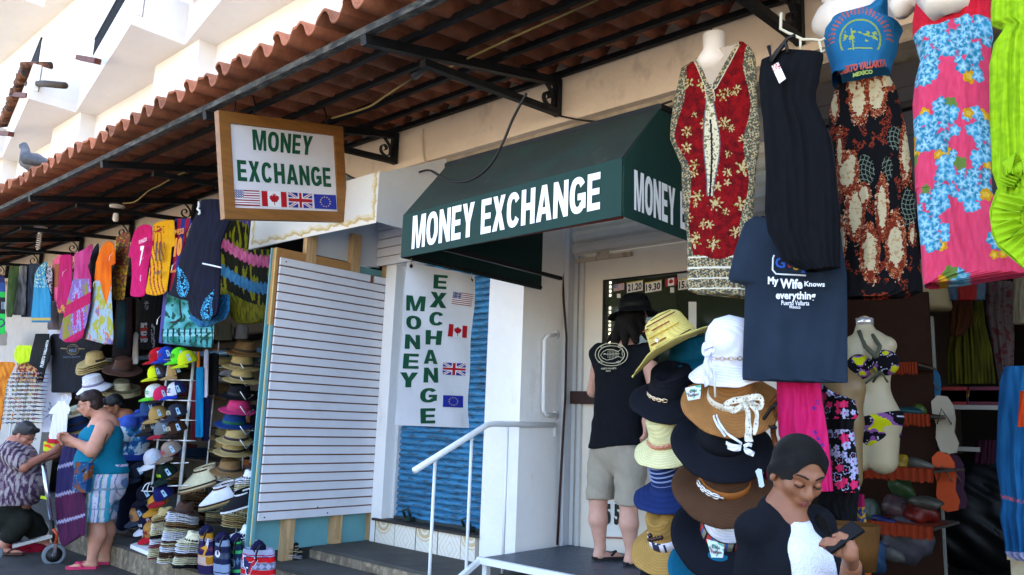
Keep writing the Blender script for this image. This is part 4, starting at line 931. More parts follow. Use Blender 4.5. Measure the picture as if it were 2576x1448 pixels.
mb = MB(); ar = [ZR2(48, 478), ZR2(38, 500), ZR2(35, 590), ZR2(60, 620), ZR2(120, 624), ZR2(285, 632)]
mb.tube([aY(*p, 2.838) for p in ar], .0035, 5); mb.build('print_box', M_tx, ts)
tline('G', 55, 495, 130, 575, ts, mat('print_blue', '#1c4cae', bump=0), sl=0); tline('o', 150, 530, 180, 575, ts, mat('print_red', '#8e2020', bump=0), sl=0); tline('o', 188, 545, 236, 592, ts, mat('print_yellow', '#b89a1c', bump=0), sl=0); tline('g', 250, 580, 285, 615, ts, MATS['print_blue'], sl=0)
# small print detail on pink scarf etc
sp_ = thing('pink_scarf', 'hot pink scarf with blue flower print hanging under the navy T-shirt', 'scarf', aY(2060, 1236, 3.0))
def pinkf(x, y, u, v):
    for cx, cy in (Z3(755, 300), Z3(765, 640), Z3(725, 350), Z3(735, 580), Z3(800, 700)):
        if flor(x, y, cx, cy, 7, 6): return '#3a2c86'
    return mixc('#b81254', '#cc2468', vn(x*.2, y*.03, 6))
garment('cloth', rows_of(Z3, [(90, 370, 782), (300, 372, 805), (600, 390, 855), (900, 520, 885), (1128, 640, 903), (1132, 650, 903)]), 3.0, pinkf, sp_, T=.03, fa=.014, fk=4, step=2.2)
MB()
# ---- hats
def rotm(tilt, az, spin=0):
    """tilt the hat's axis by `tilt` towards azimuth az"""
    k = np.array([-math.sin(az), math.cos(az), 0.]); c, s = math.cos(tilt), math.sin(tilt)
    K = np.array([[0, -k[2], k[1]], [k[2], 0, -k[0]], [-k[1], k[0], 0]]); return np.eye(3)+s*K+(1-c)*K@K
def hat_prof(rb, rc, h, drop, lip=.004, taper=.88, dome=.35):
    P_ = [(.0, h)]
    for t in (.35, .6, .8, .93, 1): P_.append((rc*taper*math.sin(t*math.pi/2)**.8, h-h*dome*(1-math.cos(t*math.pi/2))*.5))
    P_ += [(rc*(taper+(1-taper)*.5), h*.4), (rc, .035), (rc*1.01, .012), (rc*1.05, .002)]
    for t in (.2, .4, .6, .8, 1.): P_.append((rc+(rb-rc)*t, -drop*t**1.3))
    n = len(P_); q = [(max(0, r-lip*.5), z-lip) for r, z in P_[::-1] if True]; q[0] = (rb, -drop-lip); return P_+q[:6]+[(rc*.97, h*.3), (0, h*.8)]
def add_hat(mb, o, A, rb, rc, h, drop, wave=0, wk=2, wph=0, pinch=0, n=40, taper=.88, dome=.35, sx=1., sy=1.12, roll=0, rollaz=0):
    P_ = hat_prof(rb, rc, h, drop, taper=taper, dome=dome)
    def dz(t, r):
        e = 0
        if r > rc: k = (r-rc)/(rb-rc); e += k*.0035*math.sin(5*t+rb*90+wph)+k*k*.002*math.sin(11*t+rb*50); e += wave*k*math.sin(wk*t+wph)+roll*k*k*max(0, math.cos(t-rollaz))
        return e
    vs = []; 
    for r, z in P_:
        for j in range(n):
            t = 2*math.pi*j/n; zz = z+dz(t, r)
            if pinch and z > h*.62 and r < rc: zz -= pinch*math.exp(-(r*math.cos(t)/(rc*.3))**2)*min(1, (z-h*.62)/(h*.3))*(1 if r < rc*.75 else .4)
            vs.append(o+A@np.array([r*math.cos(t)*sx, r*math.sin(t)*sy, zz]))
    m = len(P_); fs = [(i*n+j, (i+1)*n+j, (i+1)*n+(j+1) % n, i*n+(j+1) % n) for i in range(m-1) for j in range(n)]
    fs.append(tuple(range(n))[::-1] if False else tuple(range(n))); fs.append(tuple(range((m-1)*n, m*n))[::-1]); mb.add(vs, fs, None, True)
def add_band(mb, o, A, rc, z0, z1, th=.004, n=40, sx=1., sy=1.12, a0=0, a1=2*math.pi, taper=1, zt_=0, colf=None):
    vs = []; m = 4; full = abs(a1-a0-2*math.pi) < 1e-3; nn = n
    prof_ = [(rc+.001, z0-.002), (rc+th, z0), (rc+th-(z1-z0)*.1, z1), (rc-.003, z1+.002)]
    for i in range(nn+1):
        t = a0+(a1-a0)*i/nn
        for r, z in prof_: vs.append(o+A@np.array([r*math.cos(t)*sx, r*math.sin(t)*sy, z+zt_*math.cos(t)]))
    fs = [(i*m+j, (i+1)*m+j, (i+1)*m+j+1, i*m+j+1) for i in range(nn) for j in range(m-1)]
    cs = [colf(i/nn, j) for i in range(nn) for j in range(m-1)] if colf else None; mb.add(vs, fs, cs, True)
def chain(mb, o, A, rc, z, a0, a1, n=9, r=.011, th=.003, sy=1.12):
    for i in range(n):
        t = a0+(a1-a0)*i/(n-1); c_ = np.array([(rc+.008)*math.cos(t), (rc+.008)*math.sin(t)*sy, z]); tg = np.array([-math.sin(t), math.cos(t), 0]); rd = np.array([math.cos(t), math.sin(t), 0]); up = np.array([0, 0, 1.])
        e = up if i % 2 == 0 else up*.45+rd*.5
        mb.tube([o+A@(c_+tg*r*1.25*math.cos(k)+e*r*.8*math.sin(k)) for k in np.linspace(0, 2*math.pi, 11)], th, 5, cap=False)
GH = 'sun hats on the tall display stand'
CAMAZ = math.atan2(-3.0, 1.5)   # azimuth from the stand towards the street viewer
def sunhat(label, cx, cy, Y, rb, rc, h, drop, tilt, az, m, parts=(), wave=.01, wk=2, wph=0, pinch=.02, taper=.86, roll=0, rollaz=0, dome=.35):
    o = aY(cx, cy, Y); A = rotm(R(tilt), R(az)); t = thing('sun_hat', label, 'hat', o, GH)
    mb = MB(); add_hat(mb, o, A, rb, rc, h, drop, wave, wk, wph, pinch, 56, taper=taper, roll=roll, rollaz=R(rollaz), dome=dome); mb.build('hat_body', m, t)
    return t, o, A
YR, YL = 3.0, 3.12
W_white = weave('white_paper_straw', '#e9e9f4'); W_tan = weave('tan_straw', '#9c6c3c'); W_blk = weave('black_straw', '#12141c'); W_brn = weave('brown_straw', '#4e3422'); W_cream = weave('cream_straw', '#ddd6a0'); W_teal = weave('teal_straw', '#0f5c78'); W_gold = weave('gold_straw', '#ac8648'); W_yel = weave('yellow_straw', '#d9c772')
M_gold = mat('pale_gold', '#e0c8a8', metal=.9, rough=.25, var=0, bump=0); M_silv = mat('silver_white', '#dcd8d4', metal=.7, rough=.25, var=0, bump=0)
rd = math.pi/180
def fashion_tag(parent, z, pts, Y, col='#a9d0c8', w1=True):
    f = quad(*[aY(*z(*p), Y) for p in pts]); mb = MB()
    mb.grid(22, 26, lambda u, v: f(u, v), lambda u, v: None if False else ('#d8b4bc' if vn(u*6, v*7, 9) > .68 else '#5aa088' if vn(u*5, v*5, 19) > .66 else '#c8dedd'), False); k = mb.build('swing_tag', PAINT_A, parent)
    if w1:
        t_ = MB(); text(t_, 'Copi\nFashion', sub(f, .12, .25, .88, .78), bold=.015, off=.002); t_.build('lettering', M_ink, k)
# right column, top to bottom
t, o, A = sunhat('tall white floppy sun hat with ribbon bow on top of the stand', 1838, 915, YR, .165, .1, .2, .06, 10, 290, W_white, pinch=0, taper=.97, wave=.012, wk=2, wph=1, dome=1.1)
mb = MB(); chain(mb, o, A, .102, .03, R(265), R(335), 9, .009, .002); mb.build('chain', M_gold, t)
def ribbon(parent, pts, Y, w_, m, nm='ribbon', z=ZH1, dy=.0):
    P_ = [aY(*z(*p), Y) for p in pts]; mb = MB(); vs = []; n = 16; sm = []
    for i in range(len(P_)-1):
        p0, p1, p2, p3 = P_[max(i-1, 0)], P_[i], P_[i+1], P_[min(i+2, len(P_)-1)]
        for s in np.arange(0, 1, .2): sm.append(.5*((2*p1)+(-p0+p2)*s+(2*p0-5*p1+4*p2-p3)*s*s+(-p0+3*p1-3*p2+p3)*s**3))
    sm.append(P_[-1]); m_ = len(sm)
    for i, p in enumerate(sm):
        d = sm[min(i+1, m_-1)]-sm[max(i-1, 0)]; d /= np.linalg.norm(d)+1e-9; s_ = np.cross(d, (-.5, -1, 0)); s_ /= np.linalg.norm(s_)+1e-9
        ww = w_[0]+(w_[1]-w_[0])*i/(m_-1) if hasattr(w_, '__len__') else w_
        for j in range(4): vs.append(p+s_*ww*(j/3-.5)+np.array([.3, -1, 0])*.006*math.sin(i*.9+j*1.7))
    fs = [(i*4+j, i*4+j+1, (i+1)*4+j+1, (i+1)*4+j) for i in range(m_-1) for j in range(3)]
    vs2 = [v+np.array([0, .003, 0]) for v in vs]; n0 = len(vs)
    mb.add(vs+vs2, fs+[tuple(k+n0 for k in f[::-1]) for f in fs], None, True); return mb.build(nm, m, parent)
M_chif = cloth('white_chiffon', '#dcdcf0', rough=.6)
ribbon(t, [(880, 500), (790, 540), (800, 600), (880, 570), (890, 520)], YR-.2, .03, M_chif, 'bow')
ribbon(t, [(850, 590), (800, 720), (790, 820), (820, 945)], YR-.2, (.02, .032), M_chif); ribbon(t, [(870, 600), (850, 720), (860, 800), (850, 860)], YR-.2, (.015, .025), M_chif)
def dots(base, dot, sc=34):
    nm = 'dotted_'+base.strip('#')
    if nm in MATS: return MATS[nm]
    m = cloth(nm, base); T_ = m.node_tree; v = T_.nodes.new('ShaderNodeTexVoronoi'); v.inputs['Scale'].default_value = sc; v.inputs['Randomness'].default_value = .15
    tc = T_.nodes.new('ShaderNodeTexCoord'); T_.links.new(tc.outputs['Object'], v.inputs[0]); b = T_.nodes['Principled BSDF']; old = b.inputs['Base Color'].links[0].from_socket
    l = T_.nodes.new('ShaderNodeMath'); l.operation = 'LESS_THAN'; l.inputs[1].default_value = .24; T_.links.new(v.outputs['Distance'], l.inputs[0])
    mx = T_.nodes.new('ShaderNodeMix'); mx.data_type = 'RGBA'; T_.links.new(l.outputs[0], mx.inputs[0]); T_.links.new(old, mx.inputs[6]); mx.inputs[7].default_value = (*hx(dot), 1); T_.links.new(mx.outputs[2], b.inputs['Base Color']); return m
M_dot = dots('#d9d3c2', '#5a4e52', 75)
t, o, A = sunhat('wide tan sun hat with white dotted bow, under the white hat', 1840, 1000, YR, .195, .09, .115, .03, 38, 303, W_tan, pinch=0)
mb = MB(); add_band(mb, o, A, .091, .0, .028); mb.build('band', M_dot, t)
ribbon(t, [(1190, 1080), (1080, 1100), (1010, 1145), (1090, 1195), (1165, 1150), (1190, 1080)], YR-.2, .024, M_dot, 'bow'); ribbon(t, [(1200, 1080), (1290, 1060), (1375, 1070), (1370, 1160), (1280, 1130), (1210, 1090)], YR-.2, .024, M_dot, 'bow')
ribbon(t, [(1195, 1090), (1235, 1200), (1245, 1330), (1245, 1440), (1250, 1520)], YR-.21, (.018, .048), M_dot); ribbon(t, [(1230, 1100), (1320, 1200), (1330, 1320), (1290, 1440)], YR-.215, (.015, .03), M_dot)
fashion_tag(t, ZH1, [(625, 1095), (750, 1075), (762, 930), (595, 965)], YR-.24)
MB().tube([aY(*ZH1(905, 790), YR-.2), aY(*ZH1(900, 950), YR-.2), aY(*ZH1(905, 1060), YR-.2)], .004, 6).build('elastic_cord', mat('cream_cord', '#cfc8b4'), t)
t, o, A = sunhat('wide black sun hat with white striped bow on the stand', 1818, 1105, YR, .20, .1, .11, .03, 40, 312, W_blk, pinch=0)
mb = MB(); add_band(mb, o, A, .101, .0, .03, colf=lambda u, j: '#e4e4ea' if j in (0,) else '#0c0e14'); mb.build('band', CLOTH_A, t)
ribbon(t, [(885, 1250), (940, 1370), (1010, 1460)], YR-.15, .012, M_tx, 'stripe'); ribbon(t, [(915, 1240), (975, 1370), (1050, 1450), (1180, 1540)], YR-.17, .01, M_tx, 'stripe')
for pts in (((1015, 85), (1090, 120), (1170, 125)), ((1030, 130), (1110, 155), (1165, 145)), ((1200, 125), (1240, 105), (1280, 110)), ((1200, 140), (1250, 170), (1305, 200)), ((1205, 150), (1240, 190), (1300, 208))): ribbon(t, pts, YR-.235, .014, M_tx, 'bow_stripe', z=ZH2)
t, o, A = sunhat('brown sun hat with orange ribbon and pale chain on the stand', 1822, 1215, YR, .20, .095, .11, .035, 36, 312, W_brn, pinch=0)
mb = MB(); add_band(mb, o, A, .096, .003, .032); mb.build('band', cloth('rust_ribbon', '#a0602c'), t); mb = MB(); chain(mb, o, A, .098, .016, R(235), R(290), 8, .014, .004); mb.build('chain', M_silv, t)
q_ = quad(*[aY(*ZH2(*p), YR-.2) for p in ((1360, 550), (1415, 545), (1380, 340), (1312, 360))]); MB().add([q_(u, v) for u, v in ((0, .05), (.5, 0), (1, .08), (.95, .5), (1, .9), (.5, 1), (0, .9), (.1, .5))], [tuple(range(8))]).build('swing_tag', mat('pale_blue_tag', '#b8c8d0', bump=0), t)
t, o, A = sunhat('black sun hat with white crown and dotted band on the stand', 1825, 1335, YR, .205, .085, .10, .035, 44, 312, W_blk, pinch=0)
mb = MB(); add_hat(mb, o+A@np.array([0, 0, .002]), A, .092, .089, .12, .0, n=40, taper=.86); mb.build('white_crown', W_white, t)
def mdots(u, j):
    return '#15151c' if j != 1 else ('#b83a30', '#2c5a96', '#8a8470', '#15151c')[int(u*40) % 4]
mb = MB(); add_band(mb, o, A, .092, .0, .04, .004, 60, colf=mdots); mb.build('dotted_band', CLOTH_A, t)
fashion_tag(t, ZH2, [(865, 1265), (985, 1270), (1000, 1130), (815, 1075)], YR-.27)
t, o, A = sunhat('teal sun hat with red braid at the foot of the stand', 1800, 1420, YR, .18, .09, .11, .03, 34, 312, W_teal, pinch=0)
mb = MB(); chain(mb, o, A, .093, .016, R(230), R(290), 7, .01, .004); mb.build('braid', cloth('red_braid', '#a02c2c'), t)
# left column
t, o, A = sunhat('yellow striped straw hat tipped sideways with rolled brim, highest on the left', 1700, 868, YL, .235, .108, .16, .0, 30, 222, W_yel, pinch=0, wave=-.035, wk=2, wph=R(30), taper=.85, dome=.7)
for i, (z, a0, a1, c_) in enumerate(((.13, 200, 290, '#7c3222'), (.105, 210, 262, '#8a3a20'), (.08, 190, 280, '#c09820'), (.12, 150, 200, '#8a3a20'), (.05, 185, 235, '#8a3a20'), (.03, 200, 300, '#3c2620'), (.145, 220, 280, '#8a6a20'))):
    mb = MB(); a0 += 55; a1 += 55; rr_ = .108*(1-.14*(z/.16))*(1 if z < .1 else .97); pts = [o+A@np.array([(rr_+.0035)*math.cos(R(a)), (rr_+.0035)*1.12*math.sin(R(a)), z]) for a in np.linspace(a0, a1, 14)]; mb.tube(pts, .0028, 5); mb.build('stripe', mat('stripe_'+c_.strip('#'), c_, bump=0), t)
q = aY(*ZH1(308, 475), YL-.16); MB().lathe([(0, -.012), (.012, 0), (0, .012)], q, 10).build('bead', M_silv, t)
t, o, A = sunhat('black felt-look sun hat with gold chain on the left of the stand', 1692, 983, YL, .19, .1, .12, .035, 32, 292, W_blk, pinch=.03)
mb = MB(); chain(mb, o, A, .102, .016, R(230), R(285), 9, .011, .003); mb.build('chain', M_gold, t)
t, o, A = sunhat('cream straw sun hat with pink braid below the black one', 1690, 1098, YL, .18, .095, .12, .03, 34, 262, W_cream, pinch=.0)
mb = MB(); chain(mb, o, A, .096, .016, R(215), R(350), 21, .010, .0035); mb.build('braid', cloth('pink_braid', '#c98870'), t)
t, o, A = sunhat('navy blue sun hat with stitched rings on the left of the stand', 1692, 1215, YL, .18, .085, .13, .03, 28, 262, weave('navy_straw', '#1b2c5c', 60), pinch=.025)
mb = MB()
for z in (.03, .05, .07, .09, .11): add_band(mb, o, A, .0862-z*.08, z, z+.002, .002)
mb.build('stitching', mat('pale_thread', '#7c88b0', bump=0), t)
t, o, A = sunhat('gold straw sun hat with zebra scarf and beads on the stand', 1690, 1348, YL, .19, .092, .14, .03, 34, 265, W_gold, pinch=.02)
mb = MB(); add_band(mb, o, A, .094, .0, .036, .006, 60, colf=lambda u, j: '#dcdcec' if vn(u*50, j*2.3, 3) > .45 else '#34344e'); mb.build('zebra_scarf', CLOTH_A, t)
for p in ((230, 1080), (262, 1082), (290, 1075), (320, 1068), (350, 1062), (235, 1040)): q = aY(*ZH2(*p), YL-.2); MB().lathe([(0, -.011), (.008, -.006), (.011, 0), (.008, .006), (0, .011)], q, 10).build('bead', mat('dark_wood_bead', '#3a2014', rough=.3), t)
t, o, A = sunhat('dark hat lowest on the left of the stand', 1670, 1475, YL, .16, .10, .14, .03, 5, 225, W_blk, pinch=.02)
# few hats behind the stand in shade
for (cx, cy, Y, m, lab, rb) in ((1742, 900, 3.3, W_teal, 'dark blue hat behind the yellow striped hat', .17), (1750, 1130, 3.35, weave('plum_straw', '#4c1c30'), 'plum hat behind the cream straw hat', .2), (1745, 1240, 3.35, MATS['plum_straw'], 'plum hat in shade between navy and brown hats', .2), (1700, 1440, 3.35, weave('royal_straw', '#2448b0'), 'royal blue brim behind the lowest dark hat', .2)):
    sunhat(lab, cx, cy, Y, rb, .1, .1, .03, 15, 240, m)
hs_ = thing('hat_stand', 'white wire stand carrying the sun hats', 'display stand', (aY(1840, 1300, 3.05)[0], 3.05, 0))
xb = aY(1840, 1200, 3.08)[0]; xb2 = aY(1680, 1200, 3.2)[0]
for x, y, zt_ in ((xb, 3.08, 1.9), (xb2, 3.2, 1.8)): MB().tube([(x, y, .02), (x, y, zt_)], .014, 8).build('pole', M_wmet, hs_)
MB().lathe([(.28, 0), (.28, .015), (0, .03)], ((xb+xb2)/2, 3.14, 0), 24).build('base', M_wmet, hs_)
# ================================================================ PEOPLE (continuous surfaces from blended limbs)
def cone(a, b, ra, rb, ax=None, s=1.): return ('c', np.array(a, float), np.array(b, float), ra, rb, None if ax is None else np.array(ax, float)/np.linalg.norm(ax), s)
def ell(c, r, Rm=None): return ('e', np.array(c, float), np.array(r, float), np.eye(3) if Rm is None else Rm)
def pdist(pr, P):
    if pr[0] == 'c':
        _, a, b, ra, rb, ax, s = pr; d = b-a; L2 = max(d@d, 1e-9); t = np.clip(((P-a)@d)/L2, 0, 1); q = P-a-t[..., None]*d
        if ax is not None: q = q+((q@ax)*(1/s-1))[..., None]*ax
        return np.linalg.norm(q, axis=-1)-(ra+(rb-ra)*t)
    _, c, r, Rm = pr; q = (P-c)@Rm.T; k0 = np.linalg.norm(q/r, axis=-1); k1 = np.linalg.norm(q/(r*r), axis=-1)
    return k0*(k0-1)/np.maximum(k1, 1e-6)
def pbounds(pr):
    if pr[0] == 'c': m = max(pr[3], pr[4])*max(1, pr[6]); return np.minimum(pr[1], pr[2])-m, np.maximum(pr[1], pr[2])+m
    m = pr[2].max(); return pr[1]-m, pr[1]+m
def sdf_mesh(prims, res=.012, k=.02, cut=(), kc=.006, clip=None, wob=0):
    lo = np.min([pbounds(p)[0] for p in prims], 0)-res*3-k; hi = np.max([pbounds(p)[1] for p in prims], 0)+res*3+k
    n = np.ceil((hi-lo)/res).astype(int)+1
    ax = [lo[i]+np.arange(n[i])*res for i in range(3)]; F = np.full(n, 1e3)
    def region(pr, m):
        a, b = pbounds(pr); i0 = np.clip(np.floor((a-m-lo)/res).astype(int), 0, n-1); i1 = np.clip(np.ceil((b+m-lo)/res).astype(int)+1, 1, n); return tuple(slice(i0[q], i1[q]) for q in range(3))
    for pr in prims:
        sl_ = region(pr, k*2+res*3); P = np.stack(np.meshgrid(ax[0][sl_[0]], ax[1][sl_[1]], ax[2][sl_[2]], indexing='ij'), -1)
        d = pdist(pr, P); f = F[sl_]; h = np.clip(.5+.5*(f-d)/k, 0, 1); big = f > 500
        F[sl_] = np.where(big, d, f*(1-h)+d*h-k*h*(1-h)) if k > 0 else np.minimum(f, d)
    for pr in cut:
        sl_ = region(pr, kc*2+res*3); P = np.stack(np.meshgrid(ax[0][sl_[0]], ax[1][sl_[1]], ax[2][sl_[2]], indexing='ij'), -1)
        d = -pdist(pr, P); f = F[sl_]; h = np.clip(.5-.5*(f-d)/kc, 0, 1); F[sl_] = np.where(h > 0, f*(1-h)+d*h+kc*h*(1-h), f)
    if clip is not None or wob:
        P = np.stack(np.meshgrid(*ax, indexing='ij'), -1)
        if wob: F = F+wob*(np.sin(P[..., 0]*37+P[..., 2]*21)*np.sin(P[..., 1]*31+P[..., 2]*17)+.6*np.sin(P[..., 2]*63+P[..., 0]*29+P[..., 1]*41))
        if clip is not None: F = np.maximum(F, clip(P))
    S_ = F < 0; C = np.zeros(np.array(n)-1, int); acc = np.zeros(tuple(np.array(n)-1)+(3,)); cnt = np.zeros(np.array(n)-1)
    import itertools
    for a in range(3):
        for o1, o2 in itertools.product((0, 1), repeat=2):
            o = [0, 0, 0]; other = [q for q in range(3) if q != a]; o[other[0]] = o1; o[other[1]] = o2
            s0 = tuple(slice(o[q], o[q]+n[q]-1) for q in range(3)); oo = list(o); oo[a] += 1; s1 = tuple(slice(oo[q], oo[q]+n[q]-1) for q in range(3))
            f0 = F[s0]; f1 = F[s1]; x = (f0 < 0) != (f1 < 0); t = np.where(x, f0/np.where(x, f0-f1, 1), 0)
            for q in range(3): acc[..., q] += np.where(x, o[q]+(t if q == a else 0), 0)
            cnt += x
    act = cnt > 0; idx = -np.ones(act.shape, int); ii = np.argwhere(act); idx[act] = np.arange(len(ii))
    V = lo+(ii+acc[act]/cnt[act][:, None])*res; faces = []
    for a in range(3):
        b, c = (a+1) % 3, (a+2) % 3
        s0 = [slice(1, -1)]*3; s0[a] = slice(0, -1); s1 = list(s0); s1[a] = slice(1, None)
        f0 = S_[tuple(s0)]; f1 = S_[tuple(s1)]; e = np.argwhere(f0 != f1)
        if not len(e): continue
        base = e.copy(); base[:, b] += 1; base[:, c] += 1; q = []
        for db, dc in ((1, 1), (0, 1), (0, 0), (1, 0)):
            p = base.copy(); p[:, b] -= db; p[:, c] -= dc; q.append(idx[p[:, 0], p[:, 1], p[:, 2]])
        q = np.stack(q, 1); fl_ = f0[tuple(e.T)]; q[~fl_] = q[~fl_][:, ::-1]; faces.append(q)
    q = np.concatenate(faces); q = q[(q >= 0).all(1)]
    return V, q
def sbuild(name, prims, m, parent, res=.012, k=.02, cut=(), kc=.006, clip=None, wob=0, colf=None):
    V, q = sdf_mesh(prims, res, k, cut, kc, clip, wob); mb = MB(); cols = None
    if colf: cen = V[q].mean(1); cols = [colf(*c) for c in cen]
    mb.v = [tuple(p) for p in V]; mb.f = [tuple(f) for f in q]; mb.c = cols or [None]*len(q); mb.sm = [True]*len(q)
    return mb.build(name, m, parent)
def skin(name, col): return mat(name, col, rough=.5, var=.12, vs=18, bump=.08, bs=120, spec=.35, stain=[('#b06a58', 9, .55, .8, .25)])
def frame(az, pitch=0, roll=0):
    """columns: forward, left, up; pitch>0 looks down"""
    f = np.array([math.cos(az)*math.cos(pitch), math.sin(az)*math.cos(pitch), -math.sin(pitch)]); l = np.array([-math.sin(az), math.cos(az), 0]); u = np.cross(f, l)
    if roll: l, u = l*math.cos(roll)+u*math.sin(roll), u*math.cos(roll)-l*math.sin(roll)
    return np.stack([f, l, u], 1)
def head_prims(o, A, s=1., wide=1.):
    W = lambda x, y, z: o+A@(np.array([x, y*wide, z])*s); E = lambda c, r: ell(W(*c), np.array([r[0], r[1]*wide, r[2]])*s, A.T)
    P_ = [E((-.014, 0, .03), (.093, .076, .088)), E((.022, 0, -.035), (.062, .06, .078)), cone(W(.055, -.008, -.094), W(.055, .008, -.094), .021*s, .021*s)]
    for y in (-1, 1):
        P_ += [cone(W(-.004, y*.055, -.045), W(.048, y*.018, -.092), .02*s, .016*s), ell(W(.054, y*.036*wide, -.022), np.array([.026, .026, .026])*s, A.T), cone(W(.078, y*.014, .028), W(.062, y*.045, .03), .012*s, .011*s),
               cone(W(.095, y*.009, -.032), W(.09, y*.013, -.033), .0085*s, .008*s)]
    P_ += [cone(W(.082, 0, .02), W(.099, 0, -.018), .0065*s, .008*s), cone(W(.098, 0, -.018), W(.101, 0, -.029), .008*s, .0098*s), cone(W(.08, -.014, -.06), W(.08, .014, -.06), .012*s, .012*s)]
    cut = [ell(W(.097, y*.032, .006), np.array([.02, .018, .011])*s, A.T) for y in (-1, 1)]
    return P_, cut, W
def head_parts(t, o, A, s, m_skin, lips, brow, closed=False, glasses=None, wide=1., hairm=None, res=.008):
    _, _, W = head_prims(o, A, s, wide)
    for y in (-1, 1):
        sbuild('ear', [ell(W(-.008, y*.079, -.008), np.array([.019, .009, .032])*s, A.T), ell(W(-.002, y*.082, -.03), np.array([.01, .007, .012])*s, A.T)], m_skin, t, max(.004, res*.6), .008, cut=[ell(W(.0, y*.09, -.004), np.array([.009, .007, .017])*s, A.T)], kc=.004)
        if closed:
            MB().tube([W(.0835, y*.016, .003), W(.0905, y*.026, -.0035), W(.0885, y*.036, -.0045), W(.079, y*.046, -.001)], .0021*s, 6).build('eyelash', brow, t)
            sbuild('eyelid', [ell(W(.0735, y*.031, .0045), np.array([.015, .0155, .0115])*s, A.T)], m_skin, t, .003, .0)
        else:
            MB().lathe([(.0, -.0125*s)]+[(.0125*s*math.cos(a), .0125*s*math.sin(a)) for a in np.linspace(-1.3, 1.3, 8)]+[(0, .0125*s)], W(.0745, y*.031, .005), 14).build('eye', mat('eye_white', '#d8d4cc', rough=.25, bump=0), t)
            MB().lathe([(.0, -.006*s), (.0055*s, 0), (0, .006*s)], W(.0835, y*.031, .005), 10).build('iris', mat('dark_iris', '#1c120c', rough=.2, bump=0), t)
            MB().tube([W(.083, y*.017, .012), W(.088, y*.03, .0165), W(.08, y*.045, .012)], .002*s, 5).build('eyelash', brow, t)
        MB().tube([W(.091, y*.012, .03), W(.0885, y*.027, .037), W(.078, y*.043, .037), W(.069, y*.053, .03)], [.0026*s, .0034*s, .0028*s, .001*s], 6).build('eyebrow', brow, t)
    sbuild('lips', [cone(W(.0935, 0, -.0565), W(.084, -.021, -.061), .0055*s, .002*s), cone(W(.0935, 0, -.0565), W(.084, .021, -.061), .0055*s, .002*s), cone(W(.092, 0, -.0665), W(.084, -.019, -.0625), .0068*s, .002*s), cone(W(.092, 0, -.0665), W(.084, .019, -.0625), .0068*s, .002*s)], lips, t, .003*max(1, res/.006), .002)
    if glasses:
        g_ = MB()
        for y in (-1, 1):
            g_.tube([W(.099, y*(.031+.02*math.cos(a)), .004+.014*math.sin(a)) for a in np.linspace(0, 2*math.pi, 15)], .0022*s, 5, cap=False); g_.tube([W(.099, y*.051, .008), W(.03, y*.078, .008), W(-.01, y*.08, .0)], .002*s, 5)
        g_.tube([W(.099, -.011, .006), W(.102, 0, .009), W(.099, .011, .006)], .002*s, 5); g_.build('glasses', glasses, t)
def hand_prims(w0, A, s=1., curl=.5, side=1, spread=.2):
    """w0 wrist; A columns: along fingers, towards thumb, back-of-hand normal"""
    W = lambda x, y, z: w0+A@(np.array([x, y*side, z])*s)
    P_ = [cone(W(0, 0, 0), W(.035, .0, 0), .024*s, .03*s, A[:, 2], .6), cone(W(.03, .022, 0), W(.085, .03, 0), .018*s, .0135*s, A[:, 2], .85), cone(W(.03, -.015, 0), W(.08, -.03, 0), .018*s, .0125*s, A[:, 2], .85), cone(W(.04, .0, 0), W(.085, .005, 0), .02*s, .0155*s, A[:, 2], .75)]
    L = (.042, .047, .043, .034)
    for i, y in enumerate((.031, .011, -.01, -.03)):
        p = np.array([.086-.004*abs(i-1), y, 0.]); a = 0; yy = (y)*.5*spread; P0 = p
        for k_, fr_ in enumerate((1., .65, .5)):
            a += curl*(1.05 if k_ else .75); n_ = P0+np.array([math.cos(a)*L[i]*fr_, yy*fr_*.3, -math.sin(a)*L[i]*fr_]); r0 = .0092-.0009*k_-.0005*(i == 3)
            P_.append(cone(W(*P0), W(*n_), r0*s, (r0-.0009)*s)); P0 = n_
    P_ += [cone(W(.018, .022, -.004), W(.045, .05, -.018), .014*s, .0115*s), cone(W(.045, .05, -.018), W(.072, .055, -.03), .0108*s, .0095*s), cone(W(.072, .055, -.03), W(.092, .048, -.04), .0095*s, .008*s)]
    return P_

# ---- man at the exchange window, seen from behind
M_sk = skin('fair_skin', '#c99a88'); M_skd = skin('brown_skin', '#8a5638'); M_skw = skin('rosy_skin', '#c48a72')
Ym = 4.66; J = lambda x, y, Y=Ym: aY(x, y, Y)
mn = thing('person', 'person seen from behind in black hat, sleeveless black shirt and khaki shorts', 'person', (J(1545, 1410)[0], Ym, .58))
az = R(100); fw = np.array([math.cos(az), math.sin(az), 0]); lf = np.array([-fw[1], fw[0], 0]); rt_ = -lf
zp = .58
pel = J(1552, 1125); pel2 = pel+[0, 0, .12]; chest = J(1562, 935); neck = J(1575, 872); hd = J(1592, 800)+fw*.03
shL = J(1510, 893); shR = J(1628, 893)
hipL = J(1520, 1150); hipR = J(1588, 1152); knL = J(1505, 1262, Ym-.02); knR = J(1582, 1270, Ym-.02)
anL = np.array([*J(1510, 1385)[:2], zp+.09]); anR = np.array([*J(1588, 1400)[:2], zp+.09])
f2 = np.array([math.cos(R(60)), math.sin(R(60)), 0])
Ah = frame(R(80), R(12)); hp, cut, W = head_prims(hd, Ah, 1.02)
elR = J(1650, 990, Ym-.02); wrR = J(1624, 1060, Ym-.02); elL = J(1492, 985, Ym+.1)
